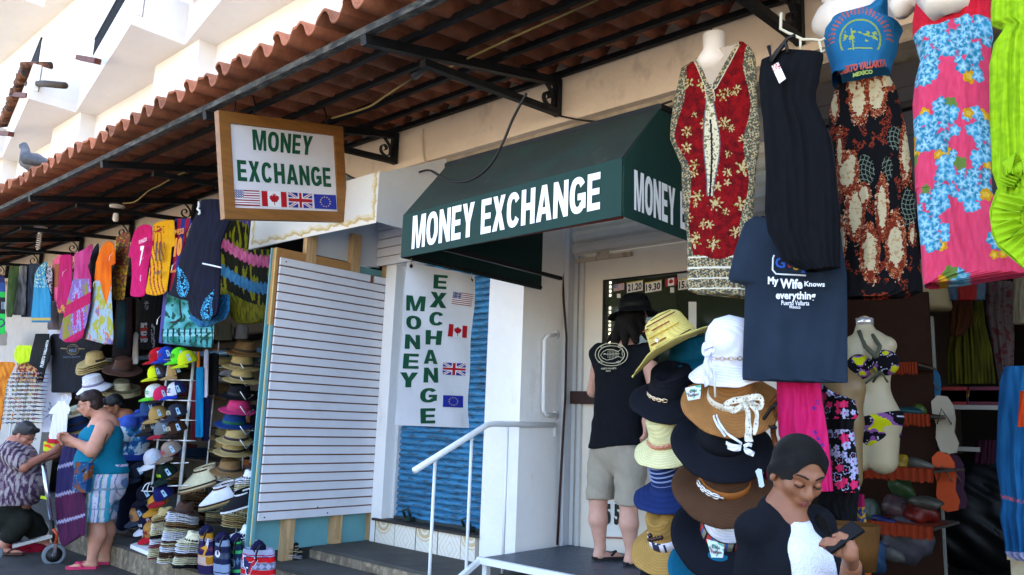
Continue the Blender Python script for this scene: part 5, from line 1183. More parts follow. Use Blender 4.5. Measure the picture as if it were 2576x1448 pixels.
body = hp+[cone(hd-[0, 0, .06]-fw*.02, neck, .06, .062), cone(neck, (shL+shR)/2, .065, .09), cone(shL+rt_*.02, shR-rt_*.02, .06, .06, fw, .8), cone(chest+rt_*.0, pel2, .17, .165, fw, .72), cone(pel2, pel, .165, .17, fw, .75),
    cone(shR, elR, .056, .044), cone(elR, wrR, .043, .028), cone(shL, elL, .055, .043), cone(elL, elL+fw*.25+[0, 0, .04], .042, .03),
    cone(hipL, knL, .095, .064), cone(hipR, knR, .095, .064), cone(knL, knL*.6+anL*.4-fw*.015, .06, .066), cone(knR, knR*.6+anR*.4-fw*.015, .06, .066), cone(knL*.6+anL*.4-fw*.015, anL, .064, .037), cone(knR*.6+anR*.4-fw*.015, anR, .064, .037)]
for a_ in (anL, anR):
    h_ = a_-[0, 0, .055]; body += [cone(a_, h_-f2*.02, .036, .034), cone(h_, h_+f2*.14-[0, 0, .012], .036, .024, (0, 0, 1), .75), cone(h_+f2*.12, h_+f2*.17-[0, 0, .015]+lf*.0, .03, .016, (0, 0, 1), .7)]
hnd = frame(R(100), R(75)); body += hand_prims(wrR, np.stack([hnd[:, 0], -rt_ if False else fw, rt_], 1), .95, .45)
sbuild('body', body, M_sk, mn, .010, .018, cut)
M_bs = cloth('black_cotton', '#12151c', bump=.3)
sh_p = [cone(shL+rt_*.015, shR-rt_*.015, .072, .072, fw, .85), cone(neck-[0, 0, .03], (shL+shR)/2, .07, .1, fw, .9), cone(chest, pel2, .186, .178, fw, .76), cone(pel2, pel+[0, 0, -.0], .182, .205, fw, .78), cone(shL, chest+lf*.08, .085, .12, fw, .8), cone(shR, chest-lf*.08, .085, .12, fw, .8)]
hemz = pel[2]-.0
sbuild('shirt', sh_p, M_bs, mn, .011, .03, cut=[ell(neck+[0, 0, .04], (.075, .075, .06))], clip=lambda P: hemz-.035*0-P[..., 2]-.02*np.sin(P[..., 0]*9), wob=.0025)
M_kh = cloth('khaki_cotton', '#a0988a', bump=.3)
hb_ = J(1500, 1258)[2]
sbuild('shorts', [cone(pel2-[0, 0, .05], pel, .165, .178, fw, .8), cone(hipL-[0, 0, .02], knL-[0, 0, .06], .115, .092), cone(hipR-[0, 0, .02], knR-[0, 0, .06], .115, .094), cone(pel, (hipL+hipR)/2, .17, .13, fw, .85)], M_kh, mn, .011, .022, clip=lambda P: hb_-P[..., 2]-.012*np.sin(P[..., 0]*14), wob=.004)
hw = lambda x, y, z: hd+Ah@np.array([x, y, z])
sbuild('hair', [ell(hw(-.025, 0, .01), (.1, .088, .1), Ah.T), cone(hw(-.07, .04, -.03), J(1545, 865, Ym-.08), .055, .03), cone(hw(-.07, -.03, -.03), J(1600, 858, Ym-.1), .06, .025), cone(hw(-.03, .06, -.03), J(1530, 858, Ym-.05), .04, .015), cone(hw(-.03, -.06, -.02), J(1628, 850, Ym-.05), .045, .018), cone(hw(-.08, 0, -.04), J(1572, 868, Ym-.1), .06, .02)],
       mat('dark_brown_hair', '#0d0705', spec=.2, rough=.6, var=.4, vs=8, bump=.8, bs=60, stretch=(8, 8, 1)), mn, .009, .015, wob=.002)
mb = MB(); Ah2 = Ah@np.array([[1, 0, 0], [0, 1, 0], [0, 0, 1.]]); Hb = hw(-.01, 0, .055); add_hat(mb, Hb, frame(R(80), R(-2), R(-4)), .185, .104, .125, .035, .012, 2, 1, 0, 48, taper=.9, dome=.8); mb.build('hat', M_bs, mn)
mb = MB(); add_band(mb, Hb, frame(R(80), R(-2), R(-4)), .105, .02, .055); mb.build('hat_band', mat('black_band', '#08090c'), mn)
for a_ in (anL, anR):
    c_ = a_-[0, 0, .083]; mb = MB(); l2 = np.array([-f2[1], f2[0], 0]); out = [(-.06, 0), (-.05, .03), (0, .034), (.07, .04), (.14, .046), (.19, .03), (.205, 0), (.19, -.03), (.14, -.042), (.07, -.036), (0, -.032), (-.05, -.028)]
    mb.prism([c_+f2*x+l2*y for x, y in out], (0, 0, .02)); mb.tube([c_+f2*.14+[0, 0, .02], c_+f2*.12+[0, 0, .055], c_+f2*.07+l2*.035+[0, 0, .03]], .008, 6); mb.tube([c_+f2*.12+[0, 0, .055], c_+f2*.07-l2*.035+[0, 0, .03]], .008, 6); mb.build('sandal', mat('dark_rubber', '#1c1a1c', rough=.8), mn)
# print on the back of the shirt
M_pc = mat('cream_print', '#cfcab0', bump=0)
cpt = J(1541, 905, Ym-.16); bx = rt_*1.0; 
def BP(x, y):  # photo px of zoom ZK2
    return aY(*ZK2(x, y), 4.495)-fw*(.0)
mb = MB()
for rx, ry in ((122, 85), (98, 66)):
    mb.tube([BP(750+rx*math.copysign(abs(math.cos(a))**.9, math.cos(a)), 1228+ry*math.sin(a)) for a in np.linspace(0, 2*math.pi, 30)], .0028, 5, cap=False)
fish = [(668, 1232), (690, 1205), (720, 1190), (760, 1190), (800, 1205), (835, 1180), (830, 1222), (840, 1258), (800, 1240), (760, 1262), (715, 1270), (685, 1255), (668, 1232)]
mb.tube([BP(*p) for p in fish], .0022, 5, cap=False); mb.tube([BP(690, 1228), BP(810, 1222)], .0018, 5)
for x in range(722, 805, 11): mb.tube([BP(x+4, 1192+abs(x-750)*.15), BP(x, 1225), BP(x+3, 1262-abs(x-750)*.2)], .0014, 4)
mb.lathe([(0, -.004), (.012, 0), (0, .004)], BP(700, 1222), 10)
for cx, cy in ((683, 1170), (820, 1160), (668, 1285), (805, 1285)): mb.tube([BP(cx-18, cy), BP(cx, cy-8), BP(cx+18, cy), BP(cx, cy+8), BP(cx-18, cy)], .002, 4)
mb.build('shirt_print', M_pc, mn)
mb = MB(); text(mb, 'PUERTO VALLARTA', quad(BP(673, 1342), BP(790, 1338), BP(788, 1325), BP(675, 1329)), bold=.02, off=.002); text(mb, 'MEXICO', quad(BP(710, 1358), BP(745, 1357), BP(745, 1346), BP(710, 1347)), bold=.02, off=.002); mb.build('lettering', M_pc, mn)

def mkJ(x0, y0, Y0):
    """joints on an upright plane facing the street viewer, Y-Y0 metres further away"""
    P0 = aY(x0, y0, Y0); n_ = np.array([P0[0], P0[1], 0.]); n_ /= np.linalg.norm(n_); d0 = P0@n_
    def J(x, y, Y=Y0): r = ray(x, y); return r*((d0+Y-Y0)/(r@n_))+np.array([0, 0, CAMH])
    return J
# ---- woman in teal top, side view
Yt = 3.15; J = mkJ(240, 1200, Yt)
tw = thing('person', 'person in teal tank top and plaid shorts holding up a dyed wrap', 'person', (J(230, 1420)[0], Yt, 0))
fw = np.array([math.cos(R(238)), math.sin(R(238)), 0]); fw /= np.linalg.norm(fw); lf = np.array([-fw[1], fw[0], 0])
hd = J(225, 1016); Ah = frame(math.atan2(fw[1], fw[0]), R(20)); hp, cut, W = head_prims(hd, Ah, 1.0, 1.05)
neck = J(255, 1048); up_ = J(262, 1075); chest = J(252, 1105); belly = J(248, 1160); pel = J(262, 1205)
shN = J(258, 1082)+lf*-.0; sN = J(263, 1078, Yt-.17); sF = J(262, 1075, Yt+.17)
elN = J(232, 1135, Yt-.24); wrN = J(180, 1108, Yt-.12); elF = J(240, 1140, Yt+.2); wrF = J(186, 1118, Yt+.1)
kN = J(244, 1310, Yt-.1); kF = J(262, 1300, Yt+.1); anN = np.array([*J(232, 1400, Yt-.1)[:2], .09]); anF = np.array([*J(265, 1390, Yt+.12)[:2], .09])
def leg(h, k, a, th, cf, an):
    m_ = k*.62+a*.38-fw*.02; return [cone(h, k, th, cf*1.02), cone(k, m_, cf*.98, cf*1.06), cone(m_, a, cf*1.03, an)]
def foot(a, f_, up=.05):
    h_ = a-[0, 0, .05]; return [cone(a, h_-f_*.02, .038, .036), cone(h_, h_+f_*.13-[0, 0, .012], .037, .026, (0, 0, 1), .75), cone(h_+f_*.11-[0, 0, .01], h_+f_*.18-[0, 0, .018], .034, .016, (0, 0, 1), .6)]
body = hp+[cone(hd-[0, 0, .05]-fw*.03, neck, .06, .065), cone(neck, up_, .075, .11), cone(sN, sF, .075, .075, (0, 0, 1), .9), cone(up_, chest, .14, .16), cone(chest, belly, .17, .19), cone(belly, pel, .19, .2),
    cone(sN, elN, .085, .062), cone(elN, wrN, .06, .034), cone(sF, elF, .08, .06), cone(elF, wrF, .058, .034)]+leg(pel-lf*-.09-[0, 0, .02], kN, anN, .125, .076, .042)+leg(pel-lf*.09-[0, 0, .02], kF, anF, .125, .076, .042)+foot(anN, fw)+foot(anF, fw)
for wr, yy in ((wrN, 0), (wrF, 0)):
    hf = frame(math.atan2(fw[1], fw[0]), R(-15)); body += hand_prims(wr, np.stack([hf[:, 0], np.array([0, 0, 1.]), lf*-1], 1), .92, .85)
sbuild('body', body, M_skw, tw, .010, .02, cut)
head_parts(tw, hd, Ah, 1.0, M_skw, mat('lip_pink', '#a05a50', rough=.4, bump=0), mat('brown_brow', '#3a2418', bump=0), True, mat('wire_glasses', '#5c5c60', metal=.6, rough=.3), 1.05, res=.009)
hw = lambda x, y, z: hd+Ah@np.array([x, y, z])
M_bh = mat('short_brown_hair', '#2a1714', rough=.5, var=.4, vs=10, bump=.9, bs=70)
sbuild('hair', [ell(hw(-.022, 0, .05), (.103, .09, .083), Ah.T), ell(hw(-.06, 0, -.01), (.06, .08, .075), Ah.T), cone(hw(.05, -.03, .098), hw(.078, .035, .085), .026, .022), cone(hw(-.02, .06, -.02), hw(-.06, .05, -.07), .026, .018), cone(hw(-.02, -.06, -.02), hw(-.06, -.05, -.07), .026, .018)], M_bh, tw, .009, .015, cut=[ell(hw(.115, 0, -.02), (.066, .1, .075), Ah.T)]+[ell(hw(.01, y_*.09, -.02), (.024, .03, .045), Ah.T) for y_ in (-1, 1)], wob=.003)
M_tt = cloth('teal_jersey', '#0d6f8c', bump=.3)
hem = J(250, 1182)[2]
sbuild('tank_top', [cone(up_-[0, 0, .06], chest, .155, .18), cone(chest-fw*.02, belly, .185, .208), cone(belly, pel+[0, 0, .03], .208, .22), cone(sN-lf*.09+[0, 0, .0], sF+lf*.09, .055, .055), cone(chest, chest+fw*.07, .13, .12)], M_tt, tw, .011, .025, cut=[ell(neck+fw*.06+[0, 0, .03], (.11, .1, .1)), ell(sN+lf*.02+[0, 0, .02], (.095, .095, .12)), ell(sF-lf*.02+[0, 0, .02], (.095, .095, .12))], kc=.01, clip=lambda P: hem-.03-P[..., 2]+.0*P[..., 0], wob=.003)
def plaid(x, y, z):
    a = (x*.8+y*.6)*26; b = z*22; k = (a % 3); q = (b % 4)
    if q < .35: return '#7894a8'
    if k < .35: return '#5f7fb0'
    if k < .6: return '#a5bf9a'
    if 1.2 < k < 1.75: return '#3fa0bb'
    if 2.3 < k < 2.45: return '#8078a8'
    return '#c8c6da'
hs2 = J(240, 1310)[2]
sbuild('shorts', [cone(pel+[0, 0, .1], pel, .2, .218), cone(pel-lf*-.09-[0, 0, .03], kN+[0, 0, .02], .148, .118), cone(pel-lf*.09-[0, 0, .03], kF+[0, 0, .02], .148, .115), cone(pel, pel-fw*.05-[0, 0, .08], .2, .16)], CLOTH_A, tw, .011, .02, clip=lambda P: np.maximum(hs2-P[..., 2], P[..., 2]-hem-.06), wob=.004, colf=plaid)
def flop(t, a, f_, m, sc=1.):
    c_ = np.array([a[0], a[1], a[2]-.088]); l2 = np.array([-f_[1], f_[0], 0]); out = [(-.065, 0), (-.05, .034), (0, .038), (.07, .043), (.14, .05), (.2, .033), (.215, 0), (.2, -.033), (.14, -.048), (.07, -.04), (0, -.036), (-.05, -.032)]
    mb = MB(); mb.prism([c_+f_*x+l2*y for x, y in out], (0, 0, .024))
    for sgn in (-1, 1): mb.tube([c_+f_*.15+[0, 0, .024], c_+f_*.125+l2*sgn*.01+[0, 0, .058], c_+f_*.09+l2*sgn*.032+[0, 0, .05], c_+f_*.06+l2*sgn*.042+[0, 0, .02]], .009, 6)
    return mb.build('flip_flop', m, t)
M_pf = mat('pink_foam', '#c22a58', rough=.6); flop(tw, anN, fw, M_pf); flop(tw, anF, fw, M_pf)
mb = MB(); bag = J(196, 1200, Yt-.26); mb.obox(bag-np.array([.11, .0, .14]), (.2, .05, 0), (-.012, .05, 0), (0, 0, .27)); bo = mb.build('shoulder_bag', cloth('woven_bag', '#17406a', stain=[('#74401c', 9, .5, .56, .95), ('#3f9cb0', 20, .6, .64, .9), ('#101438', 12, .6, .66, .8)]), tw)
MB().tube([J(268, 1064, Yt-.12), J(270, 1090, Yt-.24), J(256, 1130, Yt-.31), J(232, 1162, Yt-.31), J(205, 1188, Yt-.27)], .009, 6).build('bag_strap', mat('brown_strap', '#4a3424'), tw)
MB().lathe([(0, -.008), (.008, 0), (0, .008)], W(-.005, .09, -.045), 8).build('earring', M_silv, tw)

# ---- young man behind in blue T-shirt
Yy = 3.6; J = mkJ(320, 1150, Yy)
ym = thing('person', 'person with short black hair in blue printed T-shirt leaning forward', 'person', (J(320, 1340)[0], Yy, .2))
fw = np.array([math.cos(R(262)), math.sin(R(262)), 0]); fw /= np.linalg.norm(fw); lf = np.array([-fw[1], fw[0], 0])
hd = J(286, 1024); Ah = frame(math.atan2(fw[1], fw[0]), R(28)); hp, cut, W = head_prims(hd, Ah, 1.0)
neck = J(318, 1048); chest = J(340, 1095); pel = J(330, 1175); s1 = J(325, 1068, Yy-.17); s2 = J(352, 1050, Yy+.15)
el1 = J(300, 1125, Yy-.2); el2 = J(385, 1105, Yy+.2); kn = J(318, 1270); k2 = J(335, 1265, Yy+.15); a1_ = np.array([*J(305, 1350)[:2], .29]); a2_ = np.array([*J(330, 1340, Yy+.2)[:2], .29])
sbuild('body', hp+[cone(hd-[0, 0, .04]-fw*.04, neck, .055, .055), cone(neck, chest, .08, .14), cone(chest, pel, .15, .14, fw, .8), cone(s1, s2, .06, .06), cone(s1, el1, .052, .042), cone(el1, el1+fw*.13-[0, 0, .13], .04, .028), cone(s2, el2, .052, .042), cone(el2, el2+fw*.2-[0, 0, .1], .04, .03), cone(pel, kn, .11, .07), cone(kn, a1_, .07, .045), cone(pel, k2, .11, .07), cone(k2, a2_, .07, .045)]+foot(a1_, fw)+foot(a2_, fw)+hand_prims(el1+fw*.13-[0, 0, .13], np.stack([fw, [0, 0, 1.], -lf], 1), .95, .7), M_skd, ym, .011, .02, cut)
head_parts(ym, hd, Ah, 1.0, M_skd, mat('lip_brown', '#6a3a30', rough=.4, bump=0), mat('black_brow', '#0c0a0a', bump=0), True, res=.01)
hw = lambda x, y, z: hd+Ah@np.array([x, y, z])
sbuild('hair', [ell(hw(-.02, 0, .05), (.1, .084, .082), Ah.T), cone(hw(.05, -.03, .1), hw(.07, .03, .09), .022, .02), ell(hw(-.06, 0, .0), (.055, .074, .06), Ah.T)], mat('black_hair', '#0d0b0c', rough=.45, var=.3, bump=.8, bs=80), ym, .009, .012, cut=[ell(hw(.115, 0, -.01), (.062, .1, .08), Ah.T)], wob=.002)
def bluet(x, y, z):
    n = vn((x+y)*16, z*20, 41)*.6+vn((x+y)*45, z*50, 4)*.4; zc = J(350, 1108)[2]
    if abs(z-zc) < .14 and n >= 0:
        if n > .62: return '#cfdde8'
        if n > .5: return '#4f9ad0'
        if n < .22: return '#4d7a38'
        return '#2b62a8'
    return mixc('#2b45a0', '#3d5cb8', vn(x*5, z*5, 2))
hm = J(330, 1158)[2]
sbuild('t_shirt', [cone(neck-[0, 0, .03], chest, .09, .17), cone(chest, pel+[0, 0, .02], .178, .17, fw, .85), cone(s1, s2, .075, .075), cone(s1, s1*.4+el1*.6, .075, .068), cone(s2, s2*.4+el2*.6, .08, .072)], CLOTH_A, ym, .011, .025, cut=[ell(neck+fw*.05+[0, 0, .03], (.07, .07, .06))], clip=lambda P: hm-P[..., 2], wob=.003, colf=bluet)
sbuild('jeans', [cone(pel+[0, 0, .05], pel, .15, .15, fw, .85), cone(pel, kn, .13, .088), cone(kn, a1_+[0, 0, .02], .086, .068), cone(pel, k2, .13, .088), cone(k2, a2_+[0, 0, .02], .086, .068)], cloth('dark_denim', '#141a30'), ym, .012, .02, wob=.003)
for a_ in (a1_, a2_): sbuild('shoe', [cone(a_-[0, 0, .04]-fw*.03, a_-[0, 0, .05]+fw*.15, .045, .038, (0, 0, 1), .8)], mat('grey_shoe', '#6a6a6c'), ym, .01, .01)

# ---- older woman on the left leaning over a kick scooter
Yo = 2.85; J = mkJ(50, 1200, Yo)
ow = thing('person', 'person with grey hair and glasses in mottled blouse leaning over the scooter', 'person', (J(10, 1430)[0], Yo, 0))
fw = np.array([math.cos(R(48)), math.sin(R(48)), 0]); lf = np.array([-fw[1], fw[0], 0])
hd = J(62, 1096); Ah = frame(math.atan2(fw[1], fw[0])-R(8), R(24)); hp, cut, W = head_prims(hd, Ah, 1.0, 1.08)
neck = J(38, 1118); chest = J(35, 1165); belly = J(45, 1225); pel = J(15, 1275); s1 = J(20, 1140, Yo-.17); s2 = J(42, 1128, Yo+.15)
el1 = J(60, 1175, Yo-.25); wr1 = J(128, 1140, Yo-.1); el2 = J(90, 1160, Yo+.15); wr2 = J(135, 1148, Yo+.1)
kn1 = J(48, 1318, Yo-.12); kn2 = J(78, 1320, Yo+.1); a1_ = np.array([*J(4, 1410, Yo-.1)[:2], .1]); a2_ = np.array([*J(108, 1395, Yo+.15)[:2], .1])
M_sko = skin('ruddy_skin', '#b87a64')
A1 = np.stack([(wr1-el1)/np.linalg.norm(wr1-el1), [0, 0, 1.], -lf], 1)
sbuild('body', hp+[cone(hd-[0, 0, .04]-fw*.04, neck, .062, .065), cone(neck, chest, .1, .19), cone(chest, belly, .2, .225), cone(belly, pel, .225, .2), cone(s1, s2, .075, .075), cone(s1, el1, .07, .052), cone(el1, wr1, .05, .032), cone(s2, el2, .07, .052), cone(el2, wr2, .05, .032), cone(pel-[0, 0, .03], kn1, .14, .095), cone(kn1, a1_, .075, .045), cone(pel-[0, 0, .03], kn2, .14, .095), cone(kn2, a2_, .075, .045)]+foot(a1_, fw)+foot(a2_, fw)+hand_prims(wr1, A1, .95, .75)+hand_prims(wr2, A1, .95, .75), M_sko, ow, .010, .02, cut)
head_parts(ow, hd, Ah, 1.0, M_sko, mat('lip_dull', '#94564c', rough=.4, bump=0), mat('grey_brow', '#4a4440', bump=0), True, mat('black_glasses', '#101014', rough=.3), 1.08, res=.009)
hw = lambda x, y, z: hd+Ah@np.array([x, y, z])
sbuild('hair', [ell(hw(-.024, 0, .052), (.108, .096, .09), Ah.T), ell(hw(-.065, 0, .0), (.06, .085, .07), Ah.T), cone(hw(.05, -.035, .1), hw(.075, .035, .095), .03, .024)], mat('grey_hair', '#3c3a3c', rough=.55, var=.5, vs=14, bump=1, bs=60, stain=[('#8a8684', 12, .55, .7, .5)]), ow, .009, .015, cut=[ell(hw(.115, 0, -.02), (.064, .1, .08), Ah.T)], wob=.005)
def mott(x, y, z):
    n = vn((x+y)*60, z*22, 51)+.3*math.sin((x*1.1+y)*95+vn(x*14, z*12, 3)*7)-.0
    return '#4c3550' if n > .62 else '#a79c9c' if n < .35 else '#7c6a74'
hm = J(40, 1268)[2]
sbuild('blouse', [cone(neck-[0, 0, .03], chest, .11, .215), cone(chest, belly, .222, .25), cone(belly, pel+[0, 0, .02], .25, .232), cone(s1, s2, .095, .095), cone(s1, s1*.35+el1*.65, .092, .088), cone(s2, s2*.35+el2*.65, .092, .085)], CLOTH_A, ow, .012, .03, cut=[ell(neck+fw*.07+[0, 0, .03], (.08, .08, .07))], clip=lambda P: hm-P[..., 2], wob=.004, colf=mott)
cl_ = J(30, 1368)[2]
sbuild('trousers', [cone(pel+[0, 0, .03], pel-[0, 0, .05], .22, .2), cone(pel-[0, 0, .05], kn1, .16, .118), cone(kn1, kn1*.55+a1_*.45, .115, .105), cone(pel-[0, 0, .05], kn2, .16, .118), cone(kn2, kn2*.55+a2_*.45, .115, .1)], cloth('olive_black_cotton', '#23241f'), ow, .012, .025, clip=lambda P: cl_-P[..., 2], wob=.004)
flop(ow, a1_, fw, mat('brown_sandal', '#4a2c20')); flop(ow, a2_, fw, mat('brown_sandal', '#4a2c20'))
MB().tube([wr1-A1[:, 0]*.06+.034*(math.cos(a)*A1[:, 1]+math.sin(a)*A1[:, 2]) for a in np.linspace(0, 2*math.pi, 14)], .008, 6, cap=False).build('wristband', mat('orange_band', '#d4502c', bump=0), ow)
# dyed wrap held between them
def dye(x, y, u, v):
    X_, Y_ = (x/.644)*1.931, (y/.644-1498)*1.931; yl = Y_+.28*(X_-450)+6*math.sin(X_*.3)
    for c_ in (630, 840, 1045):
        if abs(yl-c_) < 9+5*h2(int(X_/6), c_, 2): return '#8a84a0'
    return mixc('#1b1740', '#262050', vn(X_*.05, Y_*.01, 3)) if yl < 840 else mixc('#330c30', '#4a1238', vn(X_*.05, Y_*.01, 3))
wrp = garment('dyed_wrap', [(ZL3(0, y)[1], ZL3(a, 0)[0], ZL3(b, 0)[0]) for y, a, b in ((385, 520, 640), (450, 480, 610), (550, 458, 600), (650, 432, 620), (900, 415, 640), (1050, 425, 645), (1140, 440, 640), (1190, 450, 560), (1225, 470, 500))], 3.0, dye, None, 'long violet and maroon dyed wrap held up by two people', 'wrap', None, T=.04, fa=.02, fk=4, step=2)
# ---- kick scooter
Ys = 2.9; J = mkJ(110, 1350, Ys); JL = lambda x, y, Y=Ys: J(*ZL3(x, y), Y)
ns_ = J(110, 1350); ns_ = -np.array([ns_[0], ns_[1], 0])/math.hypot(ns_[0], ns_[1]); ls3 = np.array([-ns_[1], ns_[0], 0])
ks = thing('kick_scooter', 'folding aluminium kick scooter with grey wheel and dark handlebar', 'scooter', (J(136, 1420)[0], Ys, 0))
M_alu = mat('brushed_aluminium', '#c8ccd2', metal=.9, rough=.25, var=.05, bump=.05); M_blk = mat('black_plastic', '#141416', rough=.5)
wc = JL(408, 1292); wr_ = .105
def wheel(c, r):
    Ax = np.stack([ls3, [0, 0, 1.], ns_], 1); k = MB(); k.lathe([(r-.03, -.016), (r-.012, -.02), (r, -.01), (r, .01), (r-.012, .02), (r-.03, .016)], c, 32, axis=Ax); ty = k.build('wheel', mat('grey_rubber', '#70767e', rough=.7), ks)
    MB().lathe([(0, -.021), (r-.036, -.019), (r-.034, .019), (0, .021)], c, 24, axis=Ax).build('rim', M_blk, ks); MB().lathe([(0, -.032), (.018, -.03), (.018, .03), (0, .032)], c, 12, axis=Ax).build('hub', M_alu, ks)
wheel(wc, wr_); wheel(JL(-40, 1290), .07)
MB().tube([JL(330, 620), JL(385, 1040)], .021, 12).build('steering_tube', M_alu, ks); MB().tube([JL(385, 1040), JL(395, 1140), wc+[0, 0, .11]], .026, 12).build('head_clamp', M_blk, ks)
MB().tube([JL(330, 620, Ys-.18)+[0, 0, .02], JL(330, 612), JL(330, 620, Ys+.18)+[0, 0, .02]], .014, 10).build('handlebar', M_blk, ks)
for s_ in (-1, 1): MB().bar(wc+ns_*s_*.026-[0, 0, .01], wc+ns_*s_*.026+[0, 0, .12], .012, .03, up=(0, 1, 0)).build('fork', M_alu, ks)
MB().bar(JL(395, 1150), JL(95, 1228), .09, .03).build('deck', M_alu, ks)
mb = MB(); mb.tube([JL(400, 1100, Ys-.03), JL(430, 1140, Ys-.03), JL(420, 1210, Ys-.03)], .014, 8); mb.build('brake', mat('orange_reflector', '#c04820', rough=.3), ks)
MB().bar(JL(305, 858), JL(360, 868), .03, .025).build('clamp_lever', mat('lime_lever', '#b8d020'), ks)
rb_ = thing('red_bag', 'red cloth bag lying on the paving beneath the scooter', 'bag', J(60, 1405)); J = mkJ(60, 1390, 3.0)
sbuild('sack', [cone(J(15, 1392), J(95, 1386), .09, .085, (0, 0, 1), .8), cone(J(30, 1378), J(70, 1375), .07, .06)], cloth('red_canvas', '#8e1228'), rb_, .014, .04, wob=.006)

# ---- woman with phone in the foreground
Yw = 2.4; J = lambda x, y, Y=Yw: aY(x, y, Y)
pw = thing('person', 'person in black cardigan and white lace top looking down at a phone', 'person', (J(1990, 1448)[0], Yw, 0))
azh = R(-42); fw = np.array([math.cos(azh), math.sin(azh), 0]); 
hd = J(2008, 1190); Ah = frame(azh, R(29), R(-4)); hp, cut, W = head_prims(hd, Ah, .88, 1.04)
azb = R(-20); fb = np.array([math.cos(azb), math.sin(azb), 0]); lb = np.array([-fb[1], fb[0], 0])
nk = J(1972, 1283); ch = nk+np.array([0, 0, -.17])+fb*.03; pe = nk+np.array([0, 0, -.52]); sR = nk-lb*.12-[0, 0, .055]; sL = nk+lb*.135-[0, 0, .05]
elR_ = sR+np.array([0, 0, -.27])-fb*.03-lb*.015; wrR_ = elR_+fb*.2+lb*.12-[0, 0, .02]
wl_ = J(2142, 1424, Yw-.12); elL_ = sL-[0, 0, .27]+lb*.07+fb*.05
hip = pe-[0, 0, .08]; kn_ = hip-[0, 0, .38]; an_ = np.array([kn_[0], kn_[1], .09])
fgt = np.array(J(2068, 1385, Yw-.19))-wl_; ha = fgt/np.linalg.norm(fgt); hu = np.array([0, 0, 1.]); hu = hu-ha*np.dot(hu, ha); hu /= np.linalg.norm(hu); hn = np.cross(ha, hu)
M_skp = skin('warm_brown_skin', '#8c5c42')
body = hp+[cone(hd-[0, 0, .03]-fw*.045, nk, .046, .05), cone(nk, ch, .06, .105), cone(sR, sL, .045, .045), cone(ch, pe, .115, .11, fb, .8), cone(sR, elR_, .045, .04), cone(elR_, wrR_, .04, .027), cone(sL, elL_, .05, .042), cone(elL_, wl_, .04, .027), cone(hip-lb*.08, kn_-lb*.08, .09, .06), cone(kn_-lb*.08, an_-lb*.08, .055, .038), cone(hip+lb*.08, kn_+lb*.08, .09, .06), cone(kn_+lb*.08, an_+lb*.08, .055, .038)]+foot(an_-lb*.08, fb)+foot(an_+lb*.08, fb)
sbuild('body', body, M_skp, pw, .0065, .016, cut, kc=.005)
# left hand: palm and five fingers curled round the phone
Pw = lambda x, y, d=0: aY(*ZR3(x, y), Yw-.2+d)
hpz = [cone(wl_, Pw(615, 1290), .02, .022, None, 1), cone(Pw(620, 1250), Pw(575, 1245), .02, .016), cone(Pw(605, 1205), Pw(560, 1215), .017, .014), cone(Pw(615, 1285), Pw(580, 1280), .018, .013)]
def fing(*p):
    return [cone(Pw(*a[:2], a[2]), Pw(*b[:2], b[2]), a[3], b[3]) for a, b in zip(p, p[1:])]
hpz += fing((560, 1200, 0, .0095), (505, 1193, -.014, .009), (450, 1186, -.012, .0082), (420, 1190, -.004, .0068))
hpz += fing((565, 1225, 0, .0095), (505, 1225, -.016, .0092), (445, 1218, -.014, .0084), (402, 1214, -.006, .0068))
hpz += fing((570, 1252, 0, .0092), (515, 1258, -.014, .0086), (462, 1248, -.012, .0078), (432, 1238, -.006, .0064))
hpz += fing((580, 1280, 0, .0085), (535, 1288, -.01, .0076), (495, 1276, -.01, .0068), (470, 1266, -.006, .0058))
hpz += fing((615, 1215, 0, .013), (590, 1172, .0, .0112), (548, 1150, .002, .0098), (505, 1156, .004, .0076))
sbuild('hand', hpz, M_skp, pw, .0026, .004)
for p in ((402, 1222), (500, 1166)):
    MB().lathe([(0, -.005), (.006, -.003), (.007, 0), (0, .004)], Pw(*p, -.008), 10).build('fingernail', mat('red_nail', '#7c0f22', rough=.2, bump=0), pw)
head_parts(pw, hd, Ah, .88, M_skp, mat('lip_rose', '#7e4440', rough=.35, bump=0), mat('soft_black', '#120c0a', bump=0), True, wide=1.04, res=.004)
hw = lambda x, y, z: hd+Ah@(np.array([x, y, z])*.88)
M_bk = mat('sleek_black_hair', '#060404', spec=.35, rough=.38, var=.5, vs=6, bump=.9, bs=70, stretch=(2, 9, 9))
sbuild('hair', [ell(hw(-.014, .0, .034), (.0925, .0765, .0845), Ah.T), ell(hw(-.048, 0, -.03), (.054, .07, .072), Ah.T), cone(hw(-.075, .02, -.075), hw(-.065, .03, -.1), .03, .026), cone(hw(.02, .052, .06), hw(-.03, .07, -.012), .024, .022), cone(hw(.042, -.052, .06), hw(-.02, -.074, -.012), .026, .024)], M_bk, pw, .0045, .012, cut=[ell(hw(.112, 0.006, -.022), (.074, .064, .104), Ah.T)]+[ell(hw(.005, y_*.085, -.045), (.02, .03, .03), Ah.T) for y_ in (-1, 1)], kc=.006)
mb = MB(); rs_ = random.Random(3); c0 = np.array([-.014, 0, .03]); rr0 = np.array([.094, .078, .087])
